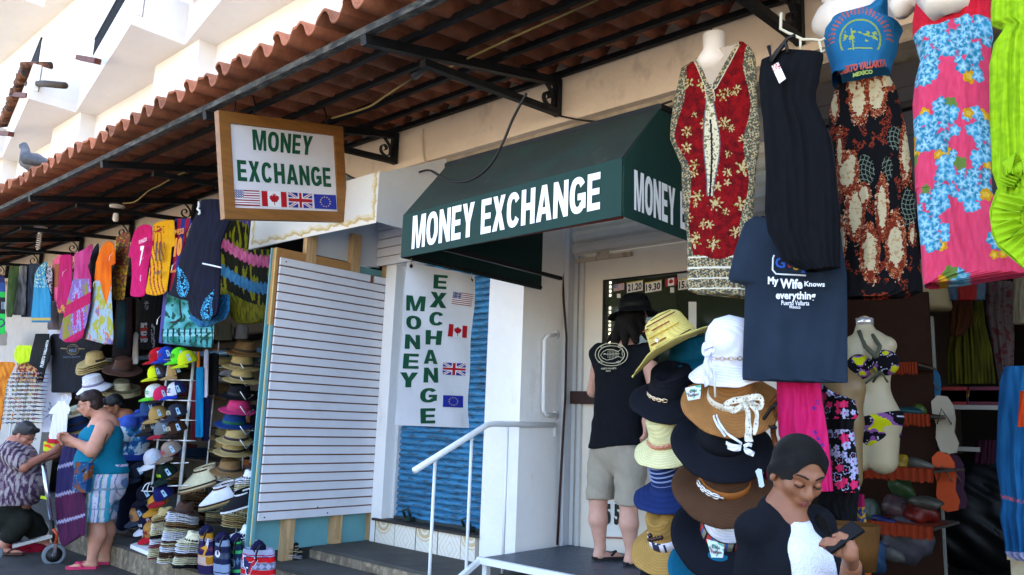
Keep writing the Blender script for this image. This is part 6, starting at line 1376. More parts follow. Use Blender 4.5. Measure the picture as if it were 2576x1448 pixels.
for i in range(150):   # combed strands from the parting round to the knot
    sgn = -1 if i % 3 else 1; x0 = rs_.uniform(-.07, .082); z0 = rr0[2]*math.sqrt(max(0, 1-((x0)/rr0[0])**2)); p0 = np.array([x0, .012+sgn*.004, z0]); p2 = np.array([-.072, sgn*.035+.01, -.085+rs_.uniform(-.012, .012)]); side = np.array([x0*.35-.01, sgn*.08, -.015+(x0)*.12+rs_.uniform(-.01, .01)])
    pts = []
    for t in np.linspace(0, 1, 11):
        q = p0*(1-t)**2+side*2*t*(1-t)*1.25+p2*t*t; k_ = np.linalg.norm(q/rr0); lim = 1.012 if t < .8 else 1.0; q = q*(lim/k_) if t < .85 else q*max(lim/k_, .98); pts.append(hw(*(q+c0)))
    mb.tube(pts, .00085, 3)
mb.build('hair_strands', mat('hair_strand', '#1c1412', rough=.35, bump=0, var=.5, vs=40), pw)
sbuild('braid', [cone(hw(-.115, .01, -.08), hw(-.1, .06, -.14), .028, .022), cone(nk+lb*.1-[0, 0, .03]+fb*.05, nk+lb*.13+fb*.1-[0, 0, .18], .024, .016)], M_bk, pw, .007, .01, wob=.003)
M_card_ = cloth('black_knit', '#0f1219', bump=.35, bs=260)
M_lace = cloth('white_lace', '#dfe2ea', bump=.8, bs=140)
sbuild('lace_top', [cone(nk-[0, 0, .055]+fb*.035, ch, .055, .116), cone(ch+fb*.012, pe, .13, .122, fb, .85), cone(ch+fb*.04-lb*.05-[0, 0, .04], ch+fb*.04+lb*.05-[0, 0, .04], .066, .066)], M_lace, pw, .007, .02, cut=[ell(nk+fb*.055+[0, 0, .02], (.062, .062, .05))], kc=.006, wob=.0012)
opn = [cone(nk+fb*.15-lb*.03+[0, 0, .03], nk+fb*.19-lb*.02-[0, 0, .55], .088, .076)]
sbuild('cardigan', [cone(nk-[0, 0, .06]-fb*.02, ch, .085, .135), cone(ch, pe, .142, .14, fb, .88), cone(sR, sL, .05, .05), cone(sR, elR_, .052, .046), cone(elR_, wrR_, .05, .036), cone(sL, elL_, .058, .05), cone(elL_, elL_*.1+wl_*.9, .048, .034), cone(nk-lb*.03-[0, 0, .008]-fb*.012, sR, .036, .048), cone(nk+lb*.03-[0, 0, .008]-fb*.012, sL, .036, .048), cone(nk-fb*.035-[0, 0, .0], nk-fb*.05-[0, 0, .1], .045, .08)], M_card_, pw, .008, .025, cut=opn+[ell(nk+fb*.05+[0, 0, .045], (.075, .07, .065))], kc=.012, wob=.002)
sbuild('trousers', [cone(hip+[0, 0, .1], hip, .15, .15, fb, .85), cone(hip-lb*.08, kn_-lb*.08, .11, .08), cone(kn_-lb*.08, an_-lb*.08, .075, .06), cone(hip+lb*.08, kn_+lb*.08, .11, .08), cone(kn_+lb*.08, an_+lb*.08, .075, .06)], cloth('dark_denim', '#141a30'), pw, .014, .02)
ph = thing('phone', 'black mobile phone held by the person in the black cardigan', 'phone', Pw(520, 1140))
a = Pw(395, 1212, .0); b = Pw(640, 1045, .05); d = b-a; dn = np.array([.12, -.25, .95]); dn -= d*np.dot(dn, d)/np.dot(d, d); dn /= np.linalg.norm(dn); sd2 = np.cross(d/np.linalg.norm(d), dn)
MB().obox(a-dn*.004, d, sd2*.06, dn*.009).build('case', mat('phone_black', '#060708', spec=.2, rough=.5, bump=0), ph)
MB().obox(a+d*.03+sd2*.004+dn*.0052, d*.94, sd2*.06, dn*.0008).build('screen', mat('phone_glass', '#08090b', rough=.5, bump=0), ph)
# ================================================================ GOODS ON THE LEFT
GG = 'garments hung along the eaves'
def gz(z, rs): return [(z(0, y)[1], z(a, 0)[0], z(b, 0)[0]) for y, a, b in rs]
def stripn(x, y, sx, sy, s): return vn(x*sx, y*sy, s)
def G(name, z, rs, Y, colf, label, cat, T=.04, fa=.01, fk=4, step=2.3, group=GG, **k): return garment(name, gz(z, rs), Y, colf, None, label, cat, group, T=T, fa=fa, fk=fk, step=step, **k)
def two(a, b, sx=.3, sy=.08, s=1, th=None):
    if th is None: return lambda x, y, u, v: mixc(a, b, vn(x*sx, y*sy, s))
    return lambda x, y, u, v: a if vn(x*sx, y*sy, s) > th else b
# football shirts
def onsh(parent, s, z, pts, Y, col, bold=.03, nm='lettering'):
    q = quad(*[aY(*z(*p), Y) for p in pts]); mb = MB(); text(mb, s, q, bold=bold, off=.001); return mb.build(nm, mat('print_'+col.strip('#'), col, bump=0, var=0), parent)
pj = G('football_shirt', Z6, [(232, 225, 300), (250, 180, 330), (300, 130, 335), (380, 105, 338), (500, 75, 335), (590, 62, 330), (600, 90, 310), (700, 100, 290), (850, 98, 275), (1000, 82, 255), (1030, 90, 245), (1045, 120, 215)], 3.4, two('#b00c58', '#c2186a'), 'magenta football shirt with white number 7 under the eaves', 'shirt', T=.03)
onsh(pj, '7', Z6, [(188, 680), (212, 680), (242, 468), (200, 470)], 3.33, '#e8e0ea', .05); onsh(pj, 'RONALDO', Z6, [(182, 450), (272, 412), (272, 368), (182, 405)], 3.33, '#dcc8dc')
onsh(pj, 'ABC', Z6, [(192, 870), (204, 870), (208, 795), (196, 795)], 3.33, '#d8b8d0')
def yj(x, y, u, v):
    X_ = x/.644*2.897-480*2.897; Y_ = y/.644*2.897-800*2.897
    if 300 < X_ < 470 and Y_ > 250:
        k = math.sin(Y_*.016)*12; 
        if Y_ < 330: return '#8e1a2a' if vn(X_*.08, Y_*.08, 3) > .5 else '#c8920a'
        if (X_+k-.12*Y_) % 42 < 13: return '#8e1a2a'
    return mixc('#c88c04', '#d49c10', vn(x*.3, y*.1, 4))
g_ = G('football_shirt', Z6, [(182, 500, 580), (195, 400, 582), (220, 350, 585), (300, 338, 585), (400, 335, 592), (470, 335, 598), (480, 332, 555), (600, 318, 545), (800, 290, 522), (970, 258, 498), (1010, 262, 470), (1028, 330, 400)], 3.38, yj, 'yellow football shirt with dark red stripes and number 11', 'shirt', T=.03)
onsh(g_, '11', Z6, [(365, 640), (428, 635), (428, 430), (372, 430)], 3.31, '#3a3028', .08)
onsh(g_, 'unicef', Z6, [(350, 795), (432, 785), (432, 735), (350, 750)], 3.31, '#4a3a28')
def bj(x, y, u, v):
    X_ = x/.644*2.897-480*2.897; return '#8c1430' if (X_+(y-540)*.55) % 90 < 42 else '#222a78'
g_ = G('football_shirt', Z6, [(165, 590, 780), (220, 585, 770), (330, 592, 720), (500, 560, 700), (700, 540, 640), (900, 518, 600), (985, 510, 570)], 3.42, bj, 'blue and claret striped football shirt with orange number 10', 'shirt', T=.03)
onsh(g_, '10', Z6, [(570, 600), (660, 580), (678, 360), (598, 375)], 3.35, '#c87a10', .08); onsh(g_, 'MESSI', Z6, [(595, 345), (690, 330), (690, 262), (592, 285)], 3.35, '#c87a10'); onsh(g_, 'unicef', Z6, [(535, 775), (605, 765), (605, 725), (535, 738)], 3.35, '#c87a10')
# navy paisley dress
def pais(x, y, u, v):
    X_ = x/.644*2.897-480*2.897; Y_ = y/.644*2.897-800*2.897
    for (cx, cy, s, fl) in ((680, 940, 1.0, 1), (945, 1220, .95, -1)):
        dx, dy = (X_-cx)/s, (Y_-cy)/s
        ax = 20*fl*-1*0+(-.28*fl if dy < 0 else 0)*abs(dy)*(-1 if fl > 0 else 1)
        w_ = 70*(1-max(0, -dy)/270)**.8 if -270 < dy <= 0 else (70*math.sqrt(max(0, 1-(dy/115)**2)) if 0 < dy < 115 else 0)
        cxs = (-.0012*dy*dy if fl > 0 else .0014*dy*dy) if dy < 0 else 0
        d = abs(dx-cxs)
        if w_ and d < w_:
            e = d/w_
            if e > .86: return '#3f9cc8' if (Y_*.09) % 1 > .35 else '#10142e'
            if .6 < e < .72: return '#2f86b8'
            if e < .5 and vn(X_*.07, Y_*.07, 5) > .52: return '#3f9cc8'
    return mixc('#07091a', '#0c0f28', vn(x*.05, y*.05, 1))
g_ = G('navy_dress', Z6, [(-40, 880, 1130), (60, 850, 1140), (180, 790, 1230), (230, 770, 1200), (330, 740, 1160), (460, 700, 1112), (620, 640, 1112), (900, 560, 1108), (1020, 520, 1100), (1070, 640, 1098), (1090, 735, 1098), (1180, 745, 1090), (1250, 780, 1070), (1310, 870, 990)], 3.1, pais, 'long navy dress with light blue paisley print left of the wooden sign', 'dress', T=.07, step=1.8)
MB().tube([aY(*Z6(*p), 3.02) for p in ((905, 668), (1010, 690), (1112, 714))], .007, 6).build('white_cord', M_tx, g_)
WL['nd'] = 0
MB().tube([aY(*Z6(*p), 3.02) for p in ((640, 1080), (650, 1200), (665, 1280), (620, 1320), (540, 1335))], .008, 6).build('tie', mat('maroon_cord', '#2a1418'), g_)
MB().tube([aY(*Z6(*p), 3.05) for p in ((860, -30), (860, 20), (845, 50), (868, 70), (872, 100), (860, 110))], .01, 6).build('hook', M_wmet, g_)
# tie-dyed wraps
def td(x, y, u, v):
    X_ = x/.644*2.897-480*2.897; Y_ = y/.644*2.897-800*2.897
    sag = 330*math.sin(min(1, max(0, (X_-1080)/900))*math.pi*.85)*.75; q = Y_-sag; j = 14*math.sin(X_*.12)+10*vn(X_*.05, 1, 3)
    if 0 < q-(-95)-j < 120 and X_ > 1180: return '#4a3f88' if vn(X_*.05, Y_*.02, 1) > .3 else '#6f68a0'
    if 0 < q-335-j < 125: return mixc('#a03c70', '#c06a92', vn(X_*.06, Y_*.02, 2))
    if 0 < q-640-j < 125: return mixc('#1f5a86', '#3b78a4', vn(X_*.06, Y_*.02, 4))
    if q > 900: return mixc('#3a3c08', '#77741a', vn(X_*.08, Y_*.02, 6))
    return '#6f7010' if vn(X_*.045, Y_*.009, 7) > .62 else '#14170c'
G('tie_dye_wrap', Z6, [(170, 1240, 1440), (240, 1170, 1430), (330, 1105, 1420), (500, 1102, 1410), (515, 1102, 1700), (900, 1095, 1740), (1000, 1090, 1740), (1100, 1150, 1740), (1200, 1200, 1740), (1290, 1230, 1700), (1340, 1300, 1560), (1350, 1350, 1480)], 3.78, td, 'olive tie-dye wrap with purple, pink and blue bands beside the kiosk', 'wrap', fa=.02, fk=9, step=2)
def turq(x, y, u, v):
    X_, Y_ = (x/.644)*1.931, (y/.644-750)*1.931
    if Y_ > 1030 and (X_ % 42) < 12: return '#0d2c38'
    if u < .06: return '#4a4488'
    n = vn(X_*.02, Y_*.02, 8); 
    if vn(X_*.05, Y_*.04, 9) > .7: return '#12483c'
    if 1045 < Y_ < 1060 or 1075 < Y_ < 1090: return '#7cb4bc'
    return mixc('#0f6258', '#5aa8b4', max(0, min(1, n*1.7-.3)))
G('turquoise_wrap', ZL2, [(740, 1235, 1615), (900, 1220, 1618), (1100, 1200, 1612), (1140, 1198, 1610), (1150, 1260, 1605), (1175, 1500, 1600)], 3.55, turq, 'turquoise palm printed wrap hanging below the jerseys', 'wrap', fa=.012)
G('blue_lining', ZL2, [(780, 1620, 1730), (820, 1600, 1735), (900, 1440, 1730), (960, 1430, 1700), (1020, 1505, 1575)], 3.2, two('#124a78', '#2c74a4', .2, .2, 3), 'blue inner skirt showing below the navy paisley dress', 'skirt', fa=.02)
def pinktd(x, y, u, v):
    X_ = (x/.644)*3.62; Y_ = (y/.644-900)*3.62; band = Y_+.55*(X_-1000)
    if Y_ < 700: return mixc('#9a1a5c', '#c04c92', vn(X_*.02, Y_*.003, 4))
    if 1030 < band < 1190 or band > 1480 and Y_ > 1100+.0*X_ and band > 1500: return '#a80f52'
    c_ = vn(X_*.014, Y_*.002, 5)*.65+vn(X_*.07, Y_*.008, 15)*.35; return '#7e7a30' if c_ > .62 else '#7a5aa0' if c_ > .42 else '#8a86c0' if c_ > .3 else '#a03070'
G('pink_wrap', ZL2, [(400, 680, 700), (430, 640, 700), (470, 560, 690), (560, 560, 665), (640, 555, 685), (700, 540, 690), (850, 500, 680), (1000, 465, 650), (1100, 445, 620), (1135, 490, 570)], 3.3, pinktd, 'magenta and lilac tie-dye wrap hanging left of the orange dress', 'wrap', fa=.02, fk=6)
def ortd(x, y, u, v):
    X_ = (x/.644)*3.62; Y_ = (y/.644-900)*3.62
    if Y_ < 720+max(0, (1480-abs(X_-1500)*2.6)-1240)*1.4: return mixc('#c04c04', '#e0700a', vn(X_*.02, Y_*.004, 6))
    n = vn(X_*.012, Y_*.006, 3)*.65+vn(X_*.06, Y_*.02, 13)*.35; return '#9a9a3c' if n > .62 else '#8ea4b8' if n > .4 else '#c07030' if n > .3 else '#6f6a98'
G('orange_dress', ZL2, [(378, 810, 830), (395, 780, 860), (450, 750, 870), (540, 722, 872), (560, 722, 842), (660, 710, 842), (800, 690, 842), (950, 650, 850), (1050, 635, 855), (1110, 640, 855), (1150, 790, 850)], 3.35, ortd, 'orange dress with tie-dye handkerchief hem under the eaves', 'dress', fa=.018, fk=5)
G('black_dress', ZL2, [(395, 730, 745), (420, 710, 748), (480, 680, 745), (650, 678, 720), (700, 685, 700)], 3.45, two('#0e0c1e', '#1c1830'), 'narrow black dress between the magenta wrap and the orange dress', 'dress')
G('gold_dress', ZL2, [(310, 930, 985), (345, 875, 985), (500, 870, 975), (700, 850, 950), (800, 848, 940), (815, 860, 935)], 3.5, lambda x, y, u, v: '#b08a18' if vn(x*.25, y*.25, 2)+.3*v > .72 else '#5c4a3c' if vn(x*.2, y*.15, 5) > .4 else '#8a3c3a', 'gold and brown blotched dress left of the magenta football shirt', 'dress')
G('magenta_tunic', ZL2, [(478, 470, 540), (500, 450, 550), (700, 440, 540), (850, 425, 520), (870, 430, 500), (915, 440, 490)], 3.38, lambda x, y, u, v: ('#b08a38' if vn(x*.5, y*.5, 2) > .5 else '#9a1454') if v > .86 else mixc('#98104c', '#b8166a', vn(x*.3, y*.03, 6)), 'plain magenta tunic with gold sequinned hem', 'tunic')
G('salmon_tunic', ZL2, [(480, 440, 470), (520, 400, 460), (640, 388, 445), (800, 385, 440), (825, 390, 430)], 3.4, lambda x, y, u, v: '#8a5038' if .2 < v < .7 and u > .25 else '#d0567c', 'salmon pink tunic with bronze sequins', 'tunic')
G('white_print_tunic', ZL2, [(560, 340, 380), (600, 330, 395), (870, 312, 392), (880, 314, 392)], 3.36, lambda x, y, u, v: '#3c3038' if vn(x*.6, y*.35, 7) > .56 else '#a4a0ac', 'white tunic with dark scattered print', 'tunic')
def sky_(x, y, u, v):
    if v > .93: return '#b09850' if v < .97 else '#1d6a94'
    return '#b0c4a4' if v < .42 and vn(x*.7, y*.7, 9) > .68 else mixc('#1c6c98', '#2f8ab4', vn(x*.2, y*.02, 3))
G('sky_blue_tunic', ZL2, [(535, 330, 360), (570, 290, 350), (620, 262, 340), (800, 248, 385), (960, 232, 382), (985, 240, 380)], 3.34, sky_, 'sky blue tunic with sequinned yoke and gold hem', 'tunic')
for lab, rs, c1, c2, Y_ in (('black tunic with grey clouds left of the sky blue one', [(545, 215, 310), (620, 190, 280), (900, 160, 250), (945, 160, 240)], '#0e1018', '#2c3a50', 3.45), ('grey and black mottled tunic', [(560, 150, 205), (700, 130, 200), (930, 100, 190)], '#1a1a20', '#77787c', 3.42),
                            ('olive green tunic near the left edge', [(565, 80, 145), (650, 60, 140), (900, 45, 110), (945, 50, 90)], '#1e2c14', '#3c5a24', 3.44)):
    G('dark_tunic', ZL2, rs, Y_, two(c1, c2, .25, .06, int(rs[0][0])), lab, 'tunic')
def gtow(x, y, u, v):
    Y_ = (y/.644-750)*1.931; X_ = (x/.644)*1.931
    if Y_ < 690: return '#141a50'
    if Y_ < 755: return '#1b3c78'
    if Y_ < 800: return '#119a3c'
    if Y_ < 925: return '#0c0e18' if not (835 < Y_ < 885 and (X_ % 12) < 6 and X_ > 3) else '#8090a0'
    return '#2a3a50' if math.hypot(X_-5, Y_-990) < 34 and math.hypot(X_-5, Y_-990) > 20 else '#15a842'
G('green_towel', ZL2, [(640, -40, 35), (730, -40, 40), (1060, -40, 40), (1075, -40, 30)], 3.2, gtow, 'bright green, black and blue towel at the left edge', 'towel')
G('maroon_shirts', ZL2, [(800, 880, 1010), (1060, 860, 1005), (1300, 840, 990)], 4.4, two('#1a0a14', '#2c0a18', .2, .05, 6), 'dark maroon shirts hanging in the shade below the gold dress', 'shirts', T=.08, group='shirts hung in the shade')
def blk(x, y, u, v):
    Y_ = (y/.644-750)*1.931; X_ = (x/.644)*1.931
    if 1060 < X_ < 1110 and 990 < Y_ < 1140: return '#a02820' if (Y_-990) % 62 > 40 else ('#b8b4bc' if vn(X_*.15, Y_*.15, 4) > .35 else '#101016')
    if 1090 < X_ < 1120 and 830 < Y_ < 900 and vn(X_*.2, Y_*.2, 4) > .45: return '#8a8088'
    if 1140 < X_ < 1165 and 1000 < Y_ < 1180 and vn(X_*.2, Y_*.1, 4) > .5: return '#9894a0'
    return '#0c0b10'
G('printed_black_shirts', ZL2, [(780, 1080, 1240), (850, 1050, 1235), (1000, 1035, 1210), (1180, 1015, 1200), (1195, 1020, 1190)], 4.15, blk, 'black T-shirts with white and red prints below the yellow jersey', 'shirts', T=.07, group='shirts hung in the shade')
# black tees and white shirt to the left
bt = G('black_t_shirt', ZT, [(450, 600, 1150), (470, 570, 1180), (520, 560, 1200), (680, 560, 1100), (700, 590, 1000), (900, 585, 960), (1100, 580, 930), (1115, 590, 880)], 3.62, two('#0c0e16', '#141722', .1, .05, 2), 'black T-shirt with round motor emblem hanging left of the straw hats', 'T-shirt', group='T-shirts on show', fk=2)
mb = MB(); 
for r in (60, 42): mb.tube([aY(*ZT(826+r*1.15*math.cos(a), 628+r*math.sin(a)), 3.55) for a in np.linspace(0, 2*math.pi, 20)], .004 if r > 50 else .003, 4, cap=False)
mb.tube([aY(*ZT(*p), 3.55) for p in ((690, 615), (760, 618))], .009, 4); mb.tube([aY(*ZT(*p), 3.55) for p in ((890, 620), (960, 618))], .009, 4); mb.build('emblem', mat('dull_gold_print', '#77684a', bump=0), bt)
mb = MB(); text(mb, 'HILLS', quad(*[aY(*ZT(*p), 3.545) for p in ((785, 655), (865, 650), (865, 615), (785, 620))]), bold=.02, off=.001); text(mb, 'PUERTO VALLARTA', quad(*[aY(*ZT(*p), 3.55) for p in ((718, 722), (910, 716), (910, 702), (718, 708))]), off=.001); mb.build('lettering', mat('dull_blue_print', '#50648a', bump=0), bt)
wsht = G('white_t_shirt', ZT, [(395, 560, 690), (430, 540, 690), (520, 500, 640), (650, 450, 590), (700, 460, 585), (1000, 480, 590), (1120, 450, 810), (1190, 425, 810), (1200, 470, 800), (1250, 480, 780), (1500, 470, 720), (1560, 475, 700)], 3.72, lambda x, y, u, v: '#8a94a8' if flor(x, y, *ZT(590, 1330), 26, 9) and vn(x*.4, y*.4, 3) > .4 else '#d0d2e4', 'white T-shirt with grey printed oval behind the black T-shirt', 'T-shirt', group='T-shirts on show', fk=2)
ls_ = G('black_long_sleeve', ZT, [(450, 400, 560), (520, 385, 560), (650, 350, 580), (760, 330, 560), (780, 320, 545), (850, 420, 520), (980, 415, 490), (1000, 420, 470)], 3.55, two('#0b0c10', '#15161c'), 'black long sleeve top lettered PUERTO VALLARTA down the sleeve', 'top', group='T-shirts on show')
onsh(ls_, 'PUERTO VALLARTA', lambda x, y: ZT(x, y), [(490, 830), (555, 520), (530, 515), (450, 825)], 3.47, '#c8ccd0', .04)
# child's dress and small mannequin tops
cdr = G('child_dress', ZL3, [(135, 440, 490), (165, 415, 520), (195, 385, 530), (230, 365, 520), (235, 400, 510), (260, 395, 510), (400, 368, 500), (420, 372, 495)], 3.35, two('#cfcad2', '#e2dfe4', .4, .03, 2), 'small white child dress hanging near the sunglasses', 'dress', fa=.012, fk=6, group=None)
MB().tube([aY(*ZL3(488+22*math.cos(a), 108+22*math.sin(a)), 3.3) for a in np.linspace(0, 2*math.pi, 14)], .003, 5, cap=False).build('hanger_ring', M_wmet, cdr)
G('red_skirt', ZL3, [(400, 365, 500), (440, 358, 500), (455, 365, 490)], 3.42, two('#9c0c20', '#b81428'), 'red skirt hem below the white child dress', 'skirt', group=None)
G('neon_socks', ZL3, [(440, 330, 500), (500, 325, 490), (512, 330, 480)], 3.48, lambda x, y, u, v: '#b8c81c' if vn(x*.2, y*.2, 8) > .5 else '#d8401c', 'neon orange and yellow bundle under the red skirt', 'goods', group=None)
G('yellow_frill_top', ZL2, [(1160, 130, 235), (1200, 110, 250), (1240, 105, 270), (1265, 110, 268), (1300, 140, 160)], 3.9, two('#a8c80c', '#c8e428'), 'neon yellow frilled top on a small bust form', 'top', group=None, fa=.02)
G('orange_wrap', ZL2, [(1285, -30, 100), (1300, -30, 120), (1340, -30, 100), (1448, -30, 50), (1640, -30, 25), (1800, -30, 5)], 3.2, two('#a04c08', '#d08418', .2, .1, 5), 'orange printed wrap at the left edge beside the sunglasses', 'wrap', group=None)
G('flower_cloth', ZL2, [(1285, 130, 270), (1380, 120, 290), (1440, 110, 300)], 4.0, lambda x, y, u, v: '#7a2a28' if vn(x*.3, y*.3, 4) > .5 else '#b09060', 'small flowered cloth above the sunglasses', 'cloth', group=None)
# more shirts crowding the rail and the shade behind it
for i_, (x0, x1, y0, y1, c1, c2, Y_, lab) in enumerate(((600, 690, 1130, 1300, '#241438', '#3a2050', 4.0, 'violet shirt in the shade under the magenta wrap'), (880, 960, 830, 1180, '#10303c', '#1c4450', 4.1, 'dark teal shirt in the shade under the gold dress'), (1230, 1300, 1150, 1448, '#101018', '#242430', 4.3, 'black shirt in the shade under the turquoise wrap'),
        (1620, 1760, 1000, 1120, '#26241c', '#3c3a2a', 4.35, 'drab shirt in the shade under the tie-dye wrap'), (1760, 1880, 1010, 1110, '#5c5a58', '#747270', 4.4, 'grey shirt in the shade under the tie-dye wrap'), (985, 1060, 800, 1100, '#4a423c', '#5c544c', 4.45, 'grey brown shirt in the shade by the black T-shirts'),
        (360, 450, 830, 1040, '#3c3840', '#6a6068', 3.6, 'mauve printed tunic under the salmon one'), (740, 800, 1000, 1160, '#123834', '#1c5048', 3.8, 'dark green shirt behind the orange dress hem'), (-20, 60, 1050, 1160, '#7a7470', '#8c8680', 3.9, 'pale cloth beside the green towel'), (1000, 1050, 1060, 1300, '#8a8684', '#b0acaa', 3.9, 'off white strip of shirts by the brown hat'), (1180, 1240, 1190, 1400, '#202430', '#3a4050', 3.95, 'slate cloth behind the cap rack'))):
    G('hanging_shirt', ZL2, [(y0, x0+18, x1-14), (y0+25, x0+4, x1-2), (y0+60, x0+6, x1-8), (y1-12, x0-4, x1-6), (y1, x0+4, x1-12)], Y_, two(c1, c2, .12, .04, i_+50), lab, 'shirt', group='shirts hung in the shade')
for i_, (x_, y_) in enumerate(((700, 720), (1050, 560), (820, 520), (470, 640), (345, 700), (1290, 600), (1180, 1000), (560, 800))):
    q = aY(*ZL2(x_, y_), 3.22); tg = thing('price_ticket', 'small white price ticket pinned to a garment on the left rail', 'ticket', q, 'price tickets on the garments'); mb = MB(); a_ = .1*math.sin(i_*3); mb.obox(q, (.035, -.012, a_*.1), (.002, .002, 0), (0.004, 0, .05)); mb.build('card', M_card, tg); MB().tube([q+[.017, 0, .05], q+[.01, .03, .09]], .0015, 4).build('string', M_wmet, tg)
# hats on pegs at the left
HM = {k: weave('hat_'+k, c) for k, c in dict(straw='#b09a68', pale='#d8cfae', brown='#4a3228', white='#dcdce4', olive='#6c6650', denim='#1c3058', mid='#8c6c48', dkbrown='#3c2a20', black='#16161c', pink='#c43870', blue='#1c3c78', ivory='#cfc6a2', rose='#8e4850').items()}
def peg_hat(z, x, y, Y, rb, rc, h, drop, m, lab, grp='straw hats on pegs', tilt=14, az=335, band='#2a2020', pinch=.03, roll=.0, wave=0, taper=.86, n=30):
    o = aY(*z(x, y), Y); A = rotm(R(tilt), R(az)); t = thing('straw_hat', lab, 'hat', o, grp); mb = MB(); add_hat(mb, o, A, rb, rc, h, drop, wave, 2, 1, pinch, n, taper=taper); mb.build('hat_body', m, t)
    if band: mb = MB(); add_band(mb, o, A, rc, .004, .035, .003, n); mb.build('band', mat('band_'+band.strip('#'), band, bump=0), t)
    return t, o, A
for k, (dx, dy) in enumerate(((0, 0), (-8, 28), (-12, 52), (-10, 75))):
    peg_hat(ZT, 1085+dx, 765+dy, 3.55, .18, .09, .13, -.0, HM['straw'], 'straw hat in the leaning pile beside the black T-shirt, %s' % ('topmost of the pile', 'second from the top', 'third from the top', 'lowest of the pile')[k], 'leaning pile of straw hats', tilt=20, az=290, wave=.02)
peg_hat(ZT, 1390, 850, 3.55, .185, .09, .14, .01, HM['brown'], 'large dark brown hat with buckle band next to the straw pile', tilt=24, az=340)
t, o, A = peg_hat(ZT, 1060, 1030, 3.5, .17, .1, .13, .05, HM['white'], 'white sun hat above the person in the teal top', tilt=24, az=290, band='#8a80a0')
for k in range(4): peg_hat(ZT, 1375, 1060+k*18, 3.82, .19, .09, .10, .0, HM['olive' if k < 1 else 'ivory'], 'hat in the drab pile above the person in blue, %s' % ('topmost', 'second', 'third', 'lowest')[k], 'drab pile of hats', tilt=20, az=335)
for k in range(4): peg_hat(ZL3, 590, 215+k*14, 3.6, .15, .09, .08, .02, HM['pale' if k < 2 else 'straw'], 'pale hat in the short pile by the glasses of the person in teal, %s' % ('topmost', 'second', 'third', 'lowest')[k], 'short pile of pale hats', tilt=20, az=280)
peg_hat(ZL3, 590, 310, 3.55, .17, .1, .09, .03, HM['denim'], 'denim blue hat below the short pale pile', tilt=20, az=280)
peg_hat(ZL3, 590, 350, 3.55, .17, .1, .06, .01, HM['straw'], 'straw hat below the denim blue one', tilt=20, az=280)
# hat rack beside the kiosk
rack = thing('hat_rack', 'white wire rack of straw hats beside the kiosk', 'rack', (aY(*ZC(1250, 1350), 4.1)[0], 4.1, .2))
for xx in (1030, 1420):
    p = aY(*ZC(xx, 250), 4.12); q = aY(*ZC(xx-60, 1448), 4.12); mb = MB(); mb.tube([p, (p[0], 4.12, .21)], .008, 6); mb.build('upright', M_wmet, rack)
mb = MB()
for y_ in (380, 540, 690, 850, 1010, 1230, 1380):
    a = aY(*ZC(1420, y_), 4.12); mb = MB(); mb.tube([a, a+[.08, -.12, -.06], a+[.1, -.2, .02]], .005, 5); b = aY(*ZC(1030, y_), 4.12); mb.tube([b, (a[0], 4.12, b[2])], .004, 5); mb.build('hook_wire', M_wmet, rack)
for (x, y, m, lab, bd_) in ((1320, 360, 'mid', 'honey straw hat with red patch, topmost on the wire rack', '#3a3028'), (1285, 520, 'straw', 'straw fedora with two dark studs, second on the wire rack', '#2a2426'), (1290, 665, 'straw', 'straw hat with double dark band, third on the wire rack', '#222026'),
                            (1255, 850, 'black', 'black trilby with white rim, fourth on the wire rack', '#141418'), (1250, 1010, 'pink', 'hot pink trilby on the wire rack', '#a82c5c'), (1200, 1170, 'blue', 'blue and green bucket hat on the wire rack', '#10583c'),
                            (1220, 1350, 'straw', 'straw fedora with plum band under the bucket hat', '#2c1c30'), (1190, 1480, 'straw', 'straw fedora with dark band, lower on the wire rack', '#2c1c20'), (1150, 1700, 'mid', 'tan straw hat low on the wire rack', '#40342c')):
    peg_hat(ZC, x, y, 4.0, .17, .1, .115, .015, HM[m], lab, 'hats on the wire rack', tilt=14, az=345, band=bd_)
for (x, y, m, lab) in ((1120, 540, 'straw', 'straw hat tucked behind the second hat of the wire rack'), (1150, 660, 'white', 'white hat tucked behind the third hat of the wire rack'), (1090, 860, 'mid', 'tan hat tucked behind the black trilby'), (1100, 1330, 'straw', 'straw hat tucked behind the plum banded fedora'), (1090, 1470, 'straw', 'straw hat tucked behind the lower fedora')):
    peg_hat(ZC, x, y, 4.25, .15, .1, .11, .01, HM[m], lab, 'hats on the wire rack', tilt=12, az=345)
# hanging towels between the racks
for x0, x1, y0, y1, c, lab, Y_ in ((780, 820, 360, 900, '#b05c14', 'orange towel hanging between the racks', 3.95), (720, 790, 700, 1360, '#5a0a18', 'dark red towel hanging behind the cap rack', 4.0), (770, 860, 540, 1330, '#0a7cb4', 'bright blue towel hanging between the racks', 3.9), (860, 915, 340, 880, '#b4b4d4', 'pale lilac vest hanging beside the blue towel', 3.92), (840, 930, 860, 1370, '#0c1030', 'navy towel hanging beside the blue towel', 3.93), (910, 1030, 380, 850, '#08080c', 'black shirt with collar hanging left of the wire rack', 3.97), (1380, 1500, 960, 1500, '#0a0e20', 'dark navy cloth hanging against the kiosk', 4.2), (1500, 1580, 440, 720, '#6a1018', 'dark red cloth hanging beside the kiosk', 4.3), (1520, 1590, 190, 430, '#1c98b0', 'cyan fringed shawl hanging beside the kiosk', 4.25)):
    G('hanging_cloth', ZC, [(y0, x0+8, x1-4), (y0+40, x0, x1), (y1-20, x0-10, x1-10), (y1, x0-6, x1-16)], Y_, two(c, '#%02x%02x%02x' % tuple(min(255, int(int(c[i:i+2], 16)*1.3)) for i in (1, 3, 5)), .2, .02, x0), lab, 'cloth', group='cloths between the racks')
